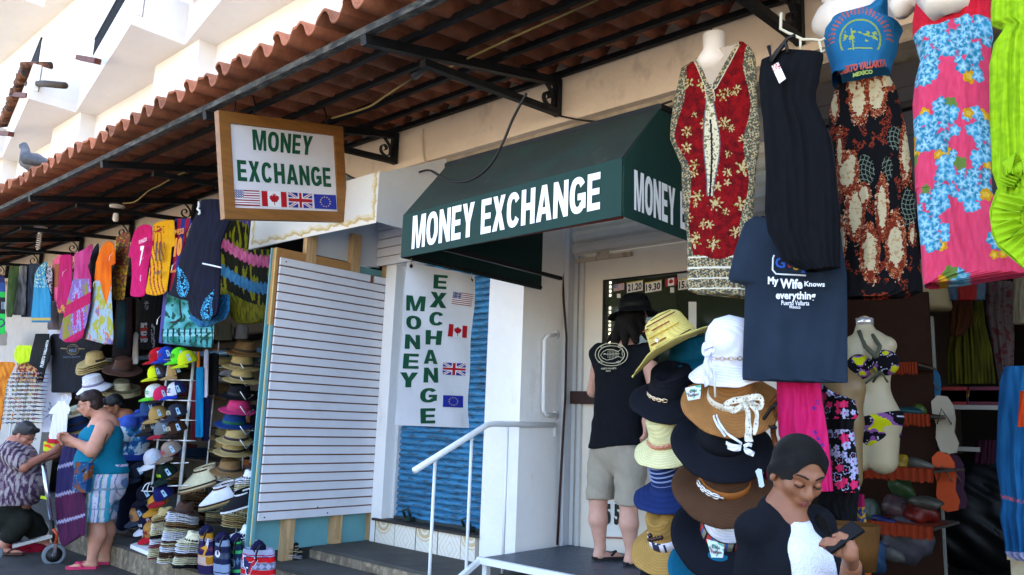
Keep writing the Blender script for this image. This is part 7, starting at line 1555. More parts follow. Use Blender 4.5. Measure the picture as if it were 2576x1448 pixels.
# shade filler: folded clothes on shelves at the back, as separate stacks
shf = thing('back_shelves', 'dim wooden shelves with folded clothes along the back of the souvenir shop', 'shelves', (-10, 6.4, .2))
for z in (.7, 1.2, 1.7, 2.2, 2.7): MB().box(-16, -5.8, 6.3, 6.9, z, z+.03).build('shelf_board', mat('dark_shelf', '#3a3028'), shf)
for i in range(60):
    x = -15.6+random.random()*9.4; z = random.choice((.73, 1.23, 1.73, 2.23)); c = random.choice(('#5a1c2a', '#1c3458', '#6a6458', '#20202a', '#8a4a1c', '#2c5a50', '#7a7484'))
    hh = .1+random.random()*.22
    mb = MB(); 
    for k in range(int(hh/.04)): mb.box(x+random.random()*.02, x+.26+random.random()*.03, 6.32+random.random()*.02, 6.7, z+k*.04, z+k*.04+.036)
    tag(mb.build('folded_clothes', mat('fold_'+c.strip('#'), c, rough=.9)), 'pile of folded clothes on the dim back shelves', 'clothes', 'folded clothes on the back shelves')
# ---- caps
def cap(z, x, y, Y, front, back, visor, lab, az=272, tilt=10, s=1., text_=None, tagc=None, white=None, nt_=True):
    o = aY(*z(x, y), Y); t = thing('baseball_cap', lab, 'cap', o, 'caps on the cap rack'); A = rotm(R(tilt), R(az))@np.array([[math.cos(R(az)), -math.sin(R(az)), 0], [math.sin(R(az)), math.cos(R(az)), 0], [0, 0, 1.]]); W = lambda p: o+A@(np.array(p)*s)
    rad, H_ = .088, .115; mb = MB(); fc, bc = HX(front), HX(back)
    def pos(u, v): a = -math.pi+2*math.pi*u; e = v*math.pi/2; return W([rad*1.08*math.cos(a)*math.cos(e)**.75, rad*math.sin(a)*math.cos(e)**.75, H_*math.sin(e)])
    mb.grid(24, 8, pos, lambda u, v: fc if abs(u-.5) < .17 else bc); mb.build('crown', CLOTH_A, t)
    vs = MB()
    def vp(u, v, dz=0): a = (u-.5)*2.1; r0 = rad*1.06; r1 = r0+.078*math.cos((u-.5)*2.2)**.7; r = r0+(r1-r0)*v; return W([r*math.cos(a)*(1 if v < .5 else 1.02), (r*math.sin(a))*(1-.12*v), -.012*v*v-.018*(2*u-1)**2+dz+.004])
    vs.grid(14, 5, lambda u, v: vp(u, v)); vs.grid(14, 5, lambda u, v: vp(u, v, -.005), flip=True); vs.build('visor', cloth('cap_'+visor.strip('#'), visor), t)
    MB().lathe([(.008, 0), (.006, .005), (0, .006)], W([0, 0, H_-.001]), 8).build('button', cloth('cap_'+visor.strip('#'), visor), t)
    if text_:
        f = lambda u, v, w=0: W([rad*1.1*math.cos((u-.5)*1.0)*math.cos(R(18+22*v))**.75, rad*1.03*math.sin((u-.5)*1.0), H_*math.sin(R(18+22*v))]+np.array([.003, 0, 0]))
        mb = MB(); text(mb, text_, f, bold=.03, off=0); mb.build('lettering', mat('print_'+(tagc or '#101018').strip('#'), tagc or '#101018', bump=0, var=0), t)
    if nt_:
        f = lambda a, z_: W([rad*1.13*math.cos(a)*math.cos(math.asin(z_/H_))**.75, rad*1.06*math.sin(a)*math.cos(math.asin(z_/H_))**.75, z_])
        mb = MB(); mb.add([f(1.15, .02), f(1.5, .02), f(1.45, .085), f(1.12, .085)], [(0, 1, 2, 3)]); mb.build('price_label', mat('pale_blue_label', '#9cc0dc', bump=0), t)
CR = [(350, 440, '#b01020', '#b01020', '#b01020', 'red cap at the top of the cap rack', 'PACIFIC', '#601020'), (450, 430, '#1c3aa0', '#1c3aa0', '#1c3aa0', 'royal blue cap next to the red one', 'VALLARTA', '#802040'), (600, 440, '#58d028', '#58d028', '#58d028', 'neon green cap at the top of the cap rack', 'ALLARTA', '#103010'),
      (680, 480, '#b8c818', '#b8c818', '#b8c818', 'yellow cap behind the neon green one', None, None), (335, 630, '#c8d818', '#5a5058', '#c0c020', 'camouflage cap with yellow peak', None, None), (560, 610, '#a08050', '#141418', '#a08050', 'straw coloured cap with black back', None, None),
      (310, 850, '#d8dce0', '#d8dce0', '#60c030', 'white cap with green peak', 'PTO', '#208040'), (400, 880, '#c02050', '#c02050', '#18181c', 'pink cap with orange sun print', None, None), (560, 830, '#c8ccdc', '#1c2858', '#1434a0', 'white fronted cap with royal blue peak', 'ZZ', '#182858'),
      (350, 1100, '#a88850', '#a88850', '#a88850', 'woven straw cap in the middle of the rack', None, None), (560, 1080, '#282c3c', '#282c3c', '#282c3c', 'charcoal cap with pale lettered patch', 'LARTA', '#c0b8a0'), (270, 1240, '#3c3430', '#3c3430', '#282420', 'dark brown cap beside the person in blue', 'LARTA', '#b0a890'),
      (410, 1270, '#6c7078', '#6c7078', '#9c2030', 'grey cap with white red and blue peak', None, None), (560, 1260, '#38241c', '#38241c', '#241814', 'brown cap with lettered cream patch', 'LARTA', '#c8bca0'), (250, 1020, '#2c4878', '#2c4878', '#2c4878', 'denim cap by the shoulder of the person in blue', None, None)]
CR2 = [(1300, 520, '#8a7a70', '#8a7a70', '#6c5c50', 'taupe cap with pink script patch', 'Meh', '#b03050'), (1165, 580, '#c4c4d0', '#c4c4d0', '#d0d0d8', 'white dotted cap with peak hanging down', None, None), (1060, 680, '#1a2030', '#1a2030', '#1a2030', 'navy cap with pink badge', None, None), (1270, 690, '#10201c', '#10201c', '#10201c', 'dark green cap with neon script', 'Lime', '#90c020'),
       (1110, 850, '#101020', '#101020', '#101020', 'black cap at the empty wire cap holder', None, None), (1200, 920, '#b07c28', '#b07c28', '#b07c28', 'mustard cap lettered PUERTO VALLARTA', 'VALLARTA', '#2c4878'), (1060, 1000, '#b07c50', '#28304a', '#303848', 'tan cap with slate peak low on the rack', 'LARTA', '#303c58'),
       (1130, 1060, '#14142a', '#8a1020', '#c8c8d0', 'navy and red cap with white peak', 'Los', '#c0c0c8'), (1165, 1120, '#b07c40', '#b07c40', '#b01828', 'orange cap with red peak, lowest on the rack', 'VM', '#801020'), (1240, 850, '#181c58', '#181c58', '#8a1420', 'royal blue cap with red peak behind the mustard one', None, None)]
for x, y, a, b, c_, lab, tx, tc_ in CR: cap(ZC, x, y, 3.6, a, b, c_, lab, text_=tx, tagc=tc_, tilt=22)
for x, y, a, b, c_, lab, tx, tc_ in CR2: cap(ZL3, x, y, 3.56, a, b, c_, lab, text_=tx, tagc=tc_, tilt=34)
crk = thing('cap_rack', 'white wire cap rack on a flat white base', 'rack', aZ(*ZL3(1100, 1250), .2))
bx_ = aY(*ZL3(1400, 700), 3.7)[0]
for a_, b_ in ((( 755, 360), (650, 1448)),):
    p = aY(*ZC(*a_), 3.72); MB().tube([p, (p[0]-.02, 3.72, .2)], .016, 8).build('upright', M_wmet, crk)
p = aY(*ZL3(1240, 130), 3.66); MB().tube([p+[0, 0, .4], (p[0]-.1, 3.66, .2)], .01, 6).build('upright', M_wmet, crk)
p = aY(*ZL3(1130, 760), 3.6); MB().tube([p, (p[0]-.03, 3.6, .22)], .008, 6).build('upright', M_wmet, crk)
for y_ in (460, 690, 920, 1140, 1370):
    a = aY(*ZC(770, y_), 3.7); b = aY(*ZC(400, y_-10), 3.7); mb = MB(); mb.tube([a, b], .005, 5); mb.tube([a-[0, .1, 0], b-[0, .1, 0]], .005, 5); mb.tube([a, a-[0, .1, 0]], .005, 5); mb.build('shelf_wire', M_wmet, crk)
for y_ in (600, 770):
    a = aY(*ZL3(1420, y_), 3.66); b = aY(*ZL3(1180, y_+10), 3.66); mb = MB(); mb.tube([a, b], .005, 5); mb.tube([a-[0, .1, 0], b-[0, .1, 0]], .005, 5); mb.build('shelf_wire', M_wmet, crk)
mb = MB(); c_ = aY(*ZL3(1130, 810), 3.55)
for k in range(4): mb.tube([c_+.07*np.array([math.cos(a)*math.cos(k*.785), math.cos(a)*math.sin(k*.785), math.sin(a)*1.1]) for a in np.linspace(0, math.pi, 10)], .004, 5)
mb.tube([c_+.075*np.array([math.cos(a), math.sin(a), 0]) for a in np.linspace(0, 2*math.pi, 18)], .004, 5, cap=False); mb.build('cap_holder', M_wmet, crk)
q0, q1, q2, q3 = [aZ(*ZL3(*p), .24) for p in ((985, 1215), (1165, 1290), (1260, 1235), (1090, 1180))]
MB().prism([q0, q1, q2, q3], (0, 0, -.035)).build('base', M_wmet, crk)
# ---- stacks of straw hats on the step
proto = {}
def brim_hat(key, rb=.155, rc=.088, h=.1):
    if key not in proto:
        me = MB(); add_hat(me, np.zeros(3), np.eye(3), rb, rc, h, .0, -.012, 2, R(90), .02, 22, taper=.86); mb2 = MB(); add_band(mb2, np.zeros(3), np.eye(3), rc, .003, .028, .003, 18)
        def mk(b, nm, m):
            d = bpy.data.meshes.new(nm); d.from_pydata(b.v, [], b.f); d.polygons.foreach_set('use_smooth', [True]*len(b.f)); d.materials.append(m); return d
        proto[key] = (mk(me, 'hat_body', HM[key]), mk(mb2, 'band', mat('band_2a2020', '#2a2020', bump=0)))
    return proto[key]
def stacked(loc, key, s, az, tilt, lab, grp):
    a, b = brim_hat(key); e = bpy.data.objects.new('straw_hat', None); COL.objects.link(e); e.location = [float(q) for q in loc]; A = rotm(R(tilt), R(az))
    M4 = Matrix(A.tolist()); e.rotation_euler = (M4 @ Matrix.Rotation(R(az), 3, 'Z')).to_euler(); e.scale = (s, s, s); tag(e, lab, 'hat', grp)
    for d, nm in ((a, 'hat_body'), (b, 'band')):
        o = bpy.data.objects.new(nm, d); COL.objects.link(o); o.parent = e
def stack(base, topy, keys, lab, grp, s=1., az=250, tilt=2, tilttop=5, sp=.0155, topkey=None, zb=.2, leanx=0):
    P0 = aZ(*base, zb); zt_ = aY(base[0], topy, P0[1])[2]; n = max(2, int((zt_-zb-.02)/sp))
    names = dict(straw='straw coloured', pale='cream', brown='brown', white='white', olive='olive', mid='honey', dkbrown='dark brown', black='black', ivory='ivory', rose='dull red')
    for i in range(n):
        t = i/(n-1); k = keys[int(t*len(keys)*.999)]; k = random.choice(k.split('|')); top = i == n-1
        if top and topkey: k = topkey
        stacked((P0[0]+leanx*t+random.uniform(-.004, .004), P0[1]+random.uniform(-.004, .004), zb+.03+i*sp), k, s*random.uniform(.97, 1.03), az+random.uniform(-6, 6), tilt+(tilttop-tilt)*t**2+random.uniform(-1, 1), (names[k]+' hat on the very top of '+lab) if top else (names[k]+' hat squeezed in '+lab), grp)
stack(Z4(470, 1235), Z4(520, 540)[1], ['ivory|rose', 'ivory', 'rose', 'white|dkbrown', 'black', 'ivory|mid', 'pale|white', 'brown|pale', 'straw'], 'the narrow left stack beside the cap rack', 'narrow left stack of hats', s=.72, topkey='straw')
stack(Z4(640, 1300), Z4(830, 490)[1], ['white|ivory', 'mid|brown', 'white|pale', 'ivory|mid', 'brown|white', 'white', 'ivory|mid', 'mid|brown', 'white', 'white'], 'the tallest stack under the brown fedora', 'tallest stack of hats', s=.86, topkey='brown', tilttop=10, leanx=.10, az=60)
stack(Z4(860, 1370), Z4(960, 930)[1], ['black|olive', 'pale', 'pale|ivory', 'brown', 'white', 'white|ivory', 'pale'], 'the front stack of cream hats', 'front stack of cream hats', s=.88, topkey='pale', az=60, tilttop=8, leanx=.05)
def stackb(z, x, yt, yb, Y, keys, lab, grp, s=1., sp=.016, topkey=None, tilt=5, az=60):
    a = aY(*z(x, yt), Y); b = aY(*z(x, yb), Y); n = max(2, int((a[2]-b[2])/sp)); names = dict(straw='straw', pale='cream', brown='brown', white='white', olive='olive', mid='honey', dkbrown='dark brown', black='black', ivory='ivory')
    for i in range(n):
        t = i/(n-1); k = random.choice(keys); top = i == n-1
        if top and topkey: k = topkey
        stacked((a[0], Y, b[2]+i*sp), k, s*random.uniform(.97, 1.03), az+random.uniform(-6, 6), tilt+random.uniform(-1.5, 1.5), (names[k]+(' hat on the very top of ' if top else ' hat within ')+lab), grp)
stackb(Z4, 1340, 500, 720, 3.75, ['olive', 'ivory', 'brown', 'straw'], 'the olive stack behind the cream hats', 'olive stack of hats', .9, topkey='olive')
stackb(Z4, 1600, 560, 760, 3.62, ['straw', 'straw', 'mid'], 'the straw stack beside the kiosk', 'straw stack by the kiosk', .95, topkey='pale', tilt=10)
stackb(Z4, 1760, 60, 330, 3.8, ['white', 'white', 'ivory'], 'the white stack against the kiosk', 'white stack by the kiosk', .9, topkey='white')
stackb(Z4, 1730, 850, 1000, 3.45, ['white', 'ivory', 'straw'], 'the low white pile beside the team bags', 'low white pile of hats', .95, topkey='white', tilt=12)
stackb(Z4, 1000, 260, 760, 4.1, ['mid', 'brown', 'dkbrown'], 'the dim brown stack behind the tall ones', 'dim brown stack of hats', 1.0)
stackb(Z4, 1500, 50, 330, 4.05, ['white', 'black', 'ivory'], 'the black and white stack at the back', 'black and white stack of hats', 1.0, tilt=14)
stackb(Z4, 700, 60, 280, 4.2, ['mid', 'brown'], 'the dim stack behind the cap rack', 'dim stack behind the cap rack', 1.0)
def visor(z, x, y, Y, m, lab, n=4, s=1.):
    o0 = aY(*z(x, y), Y)
    for k in range(n):
        o = o0-np.array([0, 0, .016*k]); t = thing('straw_visor', lab+', '+('topmost', 'second', 'third', 'lowest')[k], 'visor', o, lab); A = rotm(R(20), R(255)); az = R(255); Z_ = np.array([[math.cos(az), -math.sin(az), 0], [math.sin(az), math.cos(az), 0], [0, 0, 1.]]); W = lambda p: o+A@Z_@(np.array(p)*s)
        mb = MB(); f = lambda u, v, d=0: W([(.09+.15*math.cos((u-.5)*2.6)**.8*v)*math.cos((u-.5)*3.6), (.085+.07*v)*math.sin((u-.5)*3.6), .075-.085*v+d]); mb.grid(24, 7, f); mb.grid(24, 7, lambda u, v: f(u, v, -.004), flip=True); mb.build('peak', m[k % len(m)], t)
        mb = MB(); mb.grid(24, 2, lambda u, v: W([.092*math.cos(u*6.283), .086*math.sin(u*6.283), .07+.03*v])); mb.build('headband', m[k % len(m)], t)
visor(Z4, 1130, 60, 3.9, [HM['pale'], HM['brown'], HM['ivory'], HM['mid']], 'large cream peaked visor in the upper visor pile', 4, 1.15)
visor(Z4, 1400, 300, 3.8, [HM['white'], HM['brown'], HM['straw'], HM['olive']], 'pale grey peaked visor in the lower visor pile', 4, 1.05)
visor(Z4, 1700, 380, 3.6, [HM['black'], HM['white']], 'black peaked visor with white edge by the kiosk', 2, .95)
# ---- knitted team bags
def teambag(x0, x1, yt, yb, Y, colf, lab, dr_=True):
    xm = (x0+x1)/2; t = garment('team_bag', [(Z4(0, y)[1], Z4(a, 0)[0], Z4(b, 0)[0]) for y, a, b in ((yt, x0+40, x1-40), (yt+30, x0+25, x1-15), (yt+90, x0+12, x1-6), ((yt+yb)/2, x0-5, x1), (yb-60, x0-14, x1), (yb, x0-5, x1-8))], Y, colf, None, lab, 'bag', 'knitted team bags on the step', T=.10, fa=.004, fk=3, step=1.3)
    MB().tube([aY(*Z4(*p), Y-.08) for p in ((xm+30, yt-40), (xm-10, yt+20), (xm-40, yt+110), (xm-30, yt+190))], .007, 6).build('drawstring', M_wb, t)
    mb = MB(); mb.tube([aY(*Z4(xm-60, yt+12), Y), aY(*Z4(xm, yt-18), Y-.02), aY(*Z4(xm+70, yt+8), Y+.02)], [.03, .05, .03], 8); mb.build('gathered_top', cloth('knit_dark', '#1c1c40'), t); return t
def z4i(x, y): return (x/.644-500)*3.638, (y/.644-1850)*3.638
def zig(X_, Y_, y0, h, p=70): return abs(((X_/p) % 1)-.5)*2 > abs(Y_-y0)/h
def vik(x, y, u, v):
    X_, Y_ = z4i(x, y); yy = Y_+.06*(1100-X_)
    P1 = [(1140, 880), (1150, 960), (1130, 1040), (1090, 1130), (1065, 1140), (1090, 1060), (1035, 1040), (1100, 1000)]
    if inpoly(X_, Y_, P1): return '#c89020' if X_ < 1125 and Y_ > 990 else '#c8c8dc'
    for a, b, c_ in ((820, 905, '#9a6a10'), (905, 915, '#b0a0b0'), (930, 938, '#b0a0b0'), (1140, 1160, '#c08a50'), (1160, 1260, '#9c6408'), (1262, 1280, '#b89080')):
        if a < yy < b: return c_ if not (a == 1160 and X_ < 1110) else '#b49a90'
    if zig(X_, yy, 1050, 40): return '#5c2a3c'
    return '#1c1240'
def jets(x, y, u, v):
    X_, Y_ = z4i(x, y); d = math.hypot(X_-1275, (Y_-1120)*.72)
    if d < 36: return '#8a2030' if abs(X_-1275) < 14 and abs(Y_-1105) < 26 else '#c8ccd8'
    if d < 46: return '#1a2448'
    yy = Y_+.05*(1300-X_)
    if zig(X_, yy, 1150, 40): return '#3c4656'
    return '#12183a' if 1020 < yy < 1100 or 1190 < yy < 1260 or 1375 < yy < 1390 or yy > 1425 else '#7a88a4' if yy < 1010 or yy > 1265 else '#2c3850'
def hawks(x, y, u, v):
    X_, Y_ = z4i(x, y); yy = Y_; d = math.hypot(X_-1475, (Y_-1255)*.7)
    if abs(d-42) < 6: return '#8a98a8'
    if abs(yy-1095) < 22 or abs(yy-1355) < 20 or yy < 975: return '#3ca060'
    if zig(X_, yy, 1220, 60, 60): return '#4a6480'
    return '#0f2440' if yy > 1000 else '#123c30'
TEX = [(1645, 1165), (1690, 1160), (1680, 1190), (1720, 1235), (1765, 1235), (1795, 1205), (1785, 1175), (1815, 1180), (1835, 1215), (1805, 1265), (1765, 1300), (1740, 1385), (1710, 1415), (1685, 1395), (1680, 1330), (1650, 1290)]
def tex(x, y, u, v):
    X_, Y_ = z4i(x, y)
    if inpoly(X_, Y_, TEX):
        if math.hypot(X_-1698, Y_-1310) < 12: return '#d8d8e4'
        return '#1c2450' if X_ < 1735-(Y_-1300)*.3 else '#a01828'
    if inpoly(X_+ (1740-X_)*.12, Y_+(1280-Y_)*.1, TEX): return '#c8c8d4'
    yy = Y_+.03*(1800-X_)
    if abs(yy-1135) < 8: return '#88104a'
    if 1165 < yy < 1235 or 1340 < yy < 1410: return '#b00c18'
    if 1240 < yy < 1335: return '#8c8ca8' if zig(X_, yy, 1290, 45, 95) else '#5c5c70'
    if 1155 < yy < 1165 or abs(yy-1425) < 5: return '#301040'
    return '#8c90a8'
teambag(1000, 1230, 830, 1400, 3.3, vik, 'purple and gold knitted bag with horned emblem, leftmost of the bags')
teambag(1225, 1460, 930, 1448, 3.25, jets, 'navy and grey knitted bag with round white badge')
teambag(1450, 1640, 950, 1460, 3.32, hawks, 'dark green and navy knitted bag with neon green bands')
teambag(1610, 2100, 1060, 1500, 3.2, tex, 'red and grey knitted bag with bull head emblem nearest the timber stud')
# dishes under the kiosk
stackb(lambda x, y: (x, y), 738, 1372, 1402, 3.75, ['ivory', 'black', 'white'], 'the little pile tucked under the kiosk', 'little pile of hats under the kiosk', .5)
# ---- sunglasses on wire racks
sgr = thing('sunglasses_rack', 'tall white wire rack of sunglasses near the left edge', 'rack', (aY(*ZL3(130, 400), 3.5)[0], 3.5, .2))
for xx in (30, 145, 265): 
    a = aY(*ZT(xx+70, 870), 3.52); b = aY(*ZT(xx, 1448), 3.52); MB().tube([a, (a[0]-.05, 3.52, .2)], .008, 6).build('upright', M_wmet, sgr)
for k in range(13):
    y = 890+k*46; a = aY(*ZT(100-k*5, y), 3.52); b = aY(*ZT(470, y+4), 3.52); MB().tube([a, b], .004, 5).build('cross_wire', M_wmet, sgr)
glc = ['#2c1a20', '#5c1c14', '#b0a018', '#18284c', '#4c3020', '#101014', '#c07018', '#58585c', '#7c1c40', '#184878', '#c8c8cc', '#8a5c10']
lensm = [mat('lens_%d' % i, c, rough=.1, metal=.3, bump=0, var=0) for i, c in enumerate(glc)]
def shades(loc, i, lab, s=1.):
    mb = MB(); L_ = lensm[i % len(lensm)]
    e = thing('sunglasses', lab, 'sunglasses', loc, 'sunglasses on the wire rack')
    for y in (-1, 1): mb = MB(); mb.lathe([(0, -.002), (.025*s, 0), (.02*s, .004), (0, .005)], np.array(loc)+[y*.034*s, -.01, 0], 10, axis=np.array([[1, 0, 0], [0, 0, -1], [0, .8, 0]])); mb.build('lens', L_, e)
    mb = MB(); mb.tube([np.array(loc)+[-.062*s, -.008, .012], np.array(loc)+[.062*s, -.008, .012]], .005*s, 5); mb.tube([np.array(loc)+[-.062*s, -.008, .012], np.array(loc)+[-.06*s, .1, .0]], .003, 4); mb.tube([np.array(loc)+[.062*s, -.008, .012], np.array(loc)+[.06*s, .1, .0]], .003, 4); mb.build('frame', lensm[(i*5+3) % len(lensm)], e)
names = ('dark plum', 'brick red', 'yellow', 'navy', 'brown', 'black', 'orange', 'grey', 'wine', 'blue', 'silver', 'amber')
for r in range(13):
    for c_ in range(7):
        x = 95-r*5+c_*57+random.uniform(-6, 6); y = 905+r*46; i = random.randrange(12)
        shades(aY(*ZT(x, y), 3.46+random.uniform(-.02, .02)), i, names[i]+' sunglasses in row %s of the wire rack' % ('one', 'two', 'three', 'four', 'five', 'six', 'seven', 'eight', 'nine', 'ten', 'eleven', 'twelve', 'thirteen')[r], .95)
# ================================================================ CLOTHES SHOP ON THE RIGHT
Zr = ZR3
M_peg = mat('brown_pegboard', '#24150e', spec=.08, rough=.9, var=.15, vs=30); M_org = cloth('orange_cloth', '#7a2a12', stain=[('#5a2414', 8, .55, .75, .5)])
su = thing('shelf_unit', 'brown pegboard shelf unit with orange fringed shelf cloths', 'shelves', (aY(*Zr(1000, 1200), 4.3)[0], 4.3, .452))
a = aY(*Zr(1210, 0), 4.75); b = aY(*Zr(915, 300), 4.75)
MB().box(b[0]-.35, a[0]+.02, 4.75, 4.78, .452, 2.3).build('pegboard', M_peg, su)
for (yl, yr_, x0, x1, Yf) in ((262, 275, 930, 1225, 4.4), (690, 660, 725, 1250, 4.15), (1150, 1050, 755, 1245, 4.25), (-105, -135, 930, 1130, 4.4)):
    p0 = aY(*Zr(x0, yl), Yf); p1 = aY(*Zr(x1, yr_), Yf); z = (p0[2]+p1[2])/2+.02
    MB().box(p0[0], p1[0], Yf+.01, 4.748, z-.012, z).build('shelf_board', mat('dark_shelf', '#3a3028'), su)
    mb = MB(); n = 60
    def fr(u, v, x0=p0[0], x1=p1[0], z=z, Yf=Yf): return np.array([x0+(x1-x0)*u, Yf-.003+.006*math.sin(u*60), z+.006-(.07 if v > 0 else 0)*v*(.75+.25*h2(int(u*60), 1, 3))])
    mb.grid(n, 3, fr); mb.grid(2, 2, lambda u, v: np.array([p0[0]+(p1[0]-p0[0])*u, Yf+(.3)*v, z+.007])); mb.build('fringed_cloth', M_org, su)
def blob(name, lab, cat, z, x, y, Y, r, m, grp=None, wob=.004, res=.014, k=.02, extra=()):
    r = tuple(q*.58 for q in r); o = aY(*z(x, y), Y); t = thing(name, lab, cat, o-[0, 0, r[2]], grp); sbuild('body' if name != 'plastic_bag' else 'bag_film', [ell(o, r)]+[ell(o+np.array(e[:3]), e[3:]) for e in extra], m, t, res, k, wob=wob); return t
M_pl = mat('clear_plastic_film', '#8c9088', rough=.15, var=.3, vs=12, bump=.6, bs=12)
for (x, y, Y, r, c, lab) in ((1050, 215, 4.5, (.16, .1, .04), '#1c4a50', 'stack of teal and green bowls on the upper orange shelf'), (1150, 210, 4.55, (.05, .05, .07), '#4a6820', 'green ornament on the upper orange shelf'), (1005, 600, 4.3, (.06, .06, .07), '#b08a10', 'yellow flower bunch on the middle orange shelf'), (1120, 615, 4.35, (.16, .08, .045), '#6c6a60', 'striped wrapped cloths on the middle orange shelf'),
                             (1010, 800, 4.5, (.11, .1, .12), '#3c5a34', 'green wrapped goods on the lower orange shelf'), (1150, 980, 4.4, (.14, .12, .09), '#7a1c14', 'red box of goods on the lower orange shelf'), (960, 930, 4.4, (.12, .1, .1), '#5c4448', 'plastic wrapped goods on the lower orange shelf'), (1200, 900, 4.35, (.16, .1, .05), '#5c5a50', 'clear film bundle on the lower orange shelf'), (790, 960, 4.4, (.08, .1, .12), '#566458', 'pale green film bag at the left of the lower orange shelf'), (890, 1035, 4.3, (.13, .05, .025), '#1c2868', 'dark blue tube on the lower orange shelf')):
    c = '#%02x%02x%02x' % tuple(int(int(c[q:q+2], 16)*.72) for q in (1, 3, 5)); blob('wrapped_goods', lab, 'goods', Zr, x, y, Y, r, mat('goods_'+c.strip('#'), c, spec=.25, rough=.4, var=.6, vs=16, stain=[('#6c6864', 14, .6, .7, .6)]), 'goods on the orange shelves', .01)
blob('plastic_bag', 'large grey translucent plastic sack on the shop floor under the shelves', 'sack', Zr, 1040, 1180, 4.4, (.22, .17, .2), mat('grey_film', '#3c3a40', spec=.2, rough=.45, var=.2, bump=.6, bs=10), None, .012)
blob('stone_dog', 'small grey furry bundle on the floor beside the sack', 'bundle', Zr, 930, 1290, 4.15, (.11, .1, .07), mat('grey_fur', '#4c4a48', var=.5, vs=20, bump=1), None, .01)
blob('blue_cloth_heap', 'dark blue cloth heap under the lowest shelf', 'cloth', Zr, 810, 1310, 4.1, (.1, .1, .14), mat('heap_blue', '#12304c'), None, .01)
blob('garbage_bag', 'large black garbage bag on the shop floor', 'bag', Zr, 1560, 970, 5.6, (.7, .5, .6), mat('black_film', '#060708', spec=.15, rough=.55, var=.1, bump=.3, bs=9), None, .015, .02)
def insole(x, y, Y, col, lab, s=1., ang=0, name='flip_flop'):
    o = aY(*Zr(x, y), Y); t = thing(name, lab, 'sandal', o, 'sandals hung in the clothes shop'); out = [(-.04, -.12), (-.05, -.06), (-.037, .0), (-.045, .06), (-.04, .11), (-.01, .135), (.03, .125), (.048, .08), (.045, .02), (.03, -.04), (.04, -.09), (.025, -.13), (-.015, -.135)]
    c_, s_ = math.cos(ang), math.sin(ang); P_ = [o+s*np.array([(a*c_-b*s_), 0, (a*s_+b*c_)]) for a, b in out]; mb = MB(); mb.prism(P_, (0, .02, 0)); mb.build('sole', mat('sole_'+col.strip('#'), col, rough=.7), t)
    MB().tube([o+s*np.array([-.03, -.01, .0]), o+s*np.array([0, -.05, .07]), o+s*np.array([.03, -.01, .0])], .004, 6).build('strap', mat('grey_strap', '#4a4640'), t)
insole(1335, 310, 4.7, '#8a8272', 'pale cream sandal hanging from the rack rail', 1.15, .12); insole(1270, 370, 4.85, '#6c5a58', 'dull pink sandal hanging left of the cream one', 1.2, .12); insole(1340, 740, 4.7, '#a83c0c', 'bright orange sandal hanging lower on the rack', 1.15, .12); insole(1410, 740, 4.9, '#34122a', 'dark plum sandal beside the orange one', 1.1, .1); insole(1290, 700, 4.8, '#18141c', 'black and pink sandal left of the orange one', 1.2, .12); insole(1245, 50, 4.8, '#124c6c', 'blue sandal sole above the rack rail', .9, .1)
rr = thing('display_rail', 'white metal display shelf frame at the back of the clothes shop', 'rack', (aY(*Zr(1500, 1100), 5.3)[0], 5.3, .452))
for y, x0, x1 in ((178, 1240, 1760), (488, 1290, 1590), (1150, 1190, 1320)):
    a = aY(*Zr(x0, y), 5.0); b = aY(*Zr(x1, y), 5.0); MB().box(a[0], b[0], 5.0, 5.03, a[2]-.012, a[2]+.012).build('rail', mat('dull_white', '#77756e'), rr)
a = aY(*Zr(1300, 1200), 5.0); MB().box(a[0]-.015, a[0]+.015, 5.03, 5.06, .452, 2.2).build('upright', mat('dull_white', '#77756e'), rr)
for (x0, x1, y0, y1, cs, lab) in ((1290, 1500, 60, 165, ('#6a1c1c', '#1c3c5c', '#8a6a20'), 'left'), (1510, 1760, 50, 165, ('#4c1c2c', '#8a7430', '#70381c'), 'right')):
    for k in range(4):
        a = aY(*Zr(x0+k*4, y1-k*26), 5.05); b = aY(*Zr(x1, y1-k*26-22), 5.05); c_ = cs[k % 3]
        tag(MB().box(a[0], b[0], 5.05, 5.4, a[2], a[2]+.045).build('folded_shawl', mat('shawl_'+c_.strip('#'), c_, var=.3, rough=.9)), 'folded shawl in the %s pile on the white rail, %s' % (lab, ('lowest', 'second up', 'third up', 'topmost')[k]), 'shawl', 'folded shawls on the rail')
def GR(name, z, rs, Y, colf, label, cat, **k): return G(name, z, rs, Y, colf, label, cat, group=k.pop('group', 'clothes hung inside the clothes shop'), **k)
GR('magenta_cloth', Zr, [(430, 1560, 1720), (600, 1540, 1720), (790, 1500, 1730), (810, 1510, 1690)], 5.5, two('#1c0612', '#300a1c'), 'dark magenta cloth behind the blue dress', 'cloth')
def blued(x, y, u, v):
    X_, Y_ = (x/.644-3000)*1.931, (y/.644-1498)*1.931
    if abs(Y_-870+.25*(1850-X_)) < 14 and vn(x*.6, y*.6, 3) > .45: return '#a05060'
    if Y_ > 1260: return '#8a8aa8'
    return mixc('#0f4270', '#1a5c8c', vn(x*.12, y*.02, 5))
GR('blue_dress', Zr, [(-120, 1780, 2100), (0, 1745, 2100), (300, 1730, 2100), (600, 1720, 2100), (900, 1760, 2100), (1000, 1745, 2100), (1200, 1785, 2100), (1280, 1790, 2100), (1300, 1810, 2100), (1330, 1870, 2100)], 3.9, blued, 'long blue embroidered dress at the right edge', 'dress', fa=.02, fk=4, T=.08)
GR('orange_cloth_strip', Zr, [(60, 1900, 2100), (330, 1882, 2100)], 3.7, '#c03c10', 'orange cloth at the right edge over the blue dress', 'cloth')
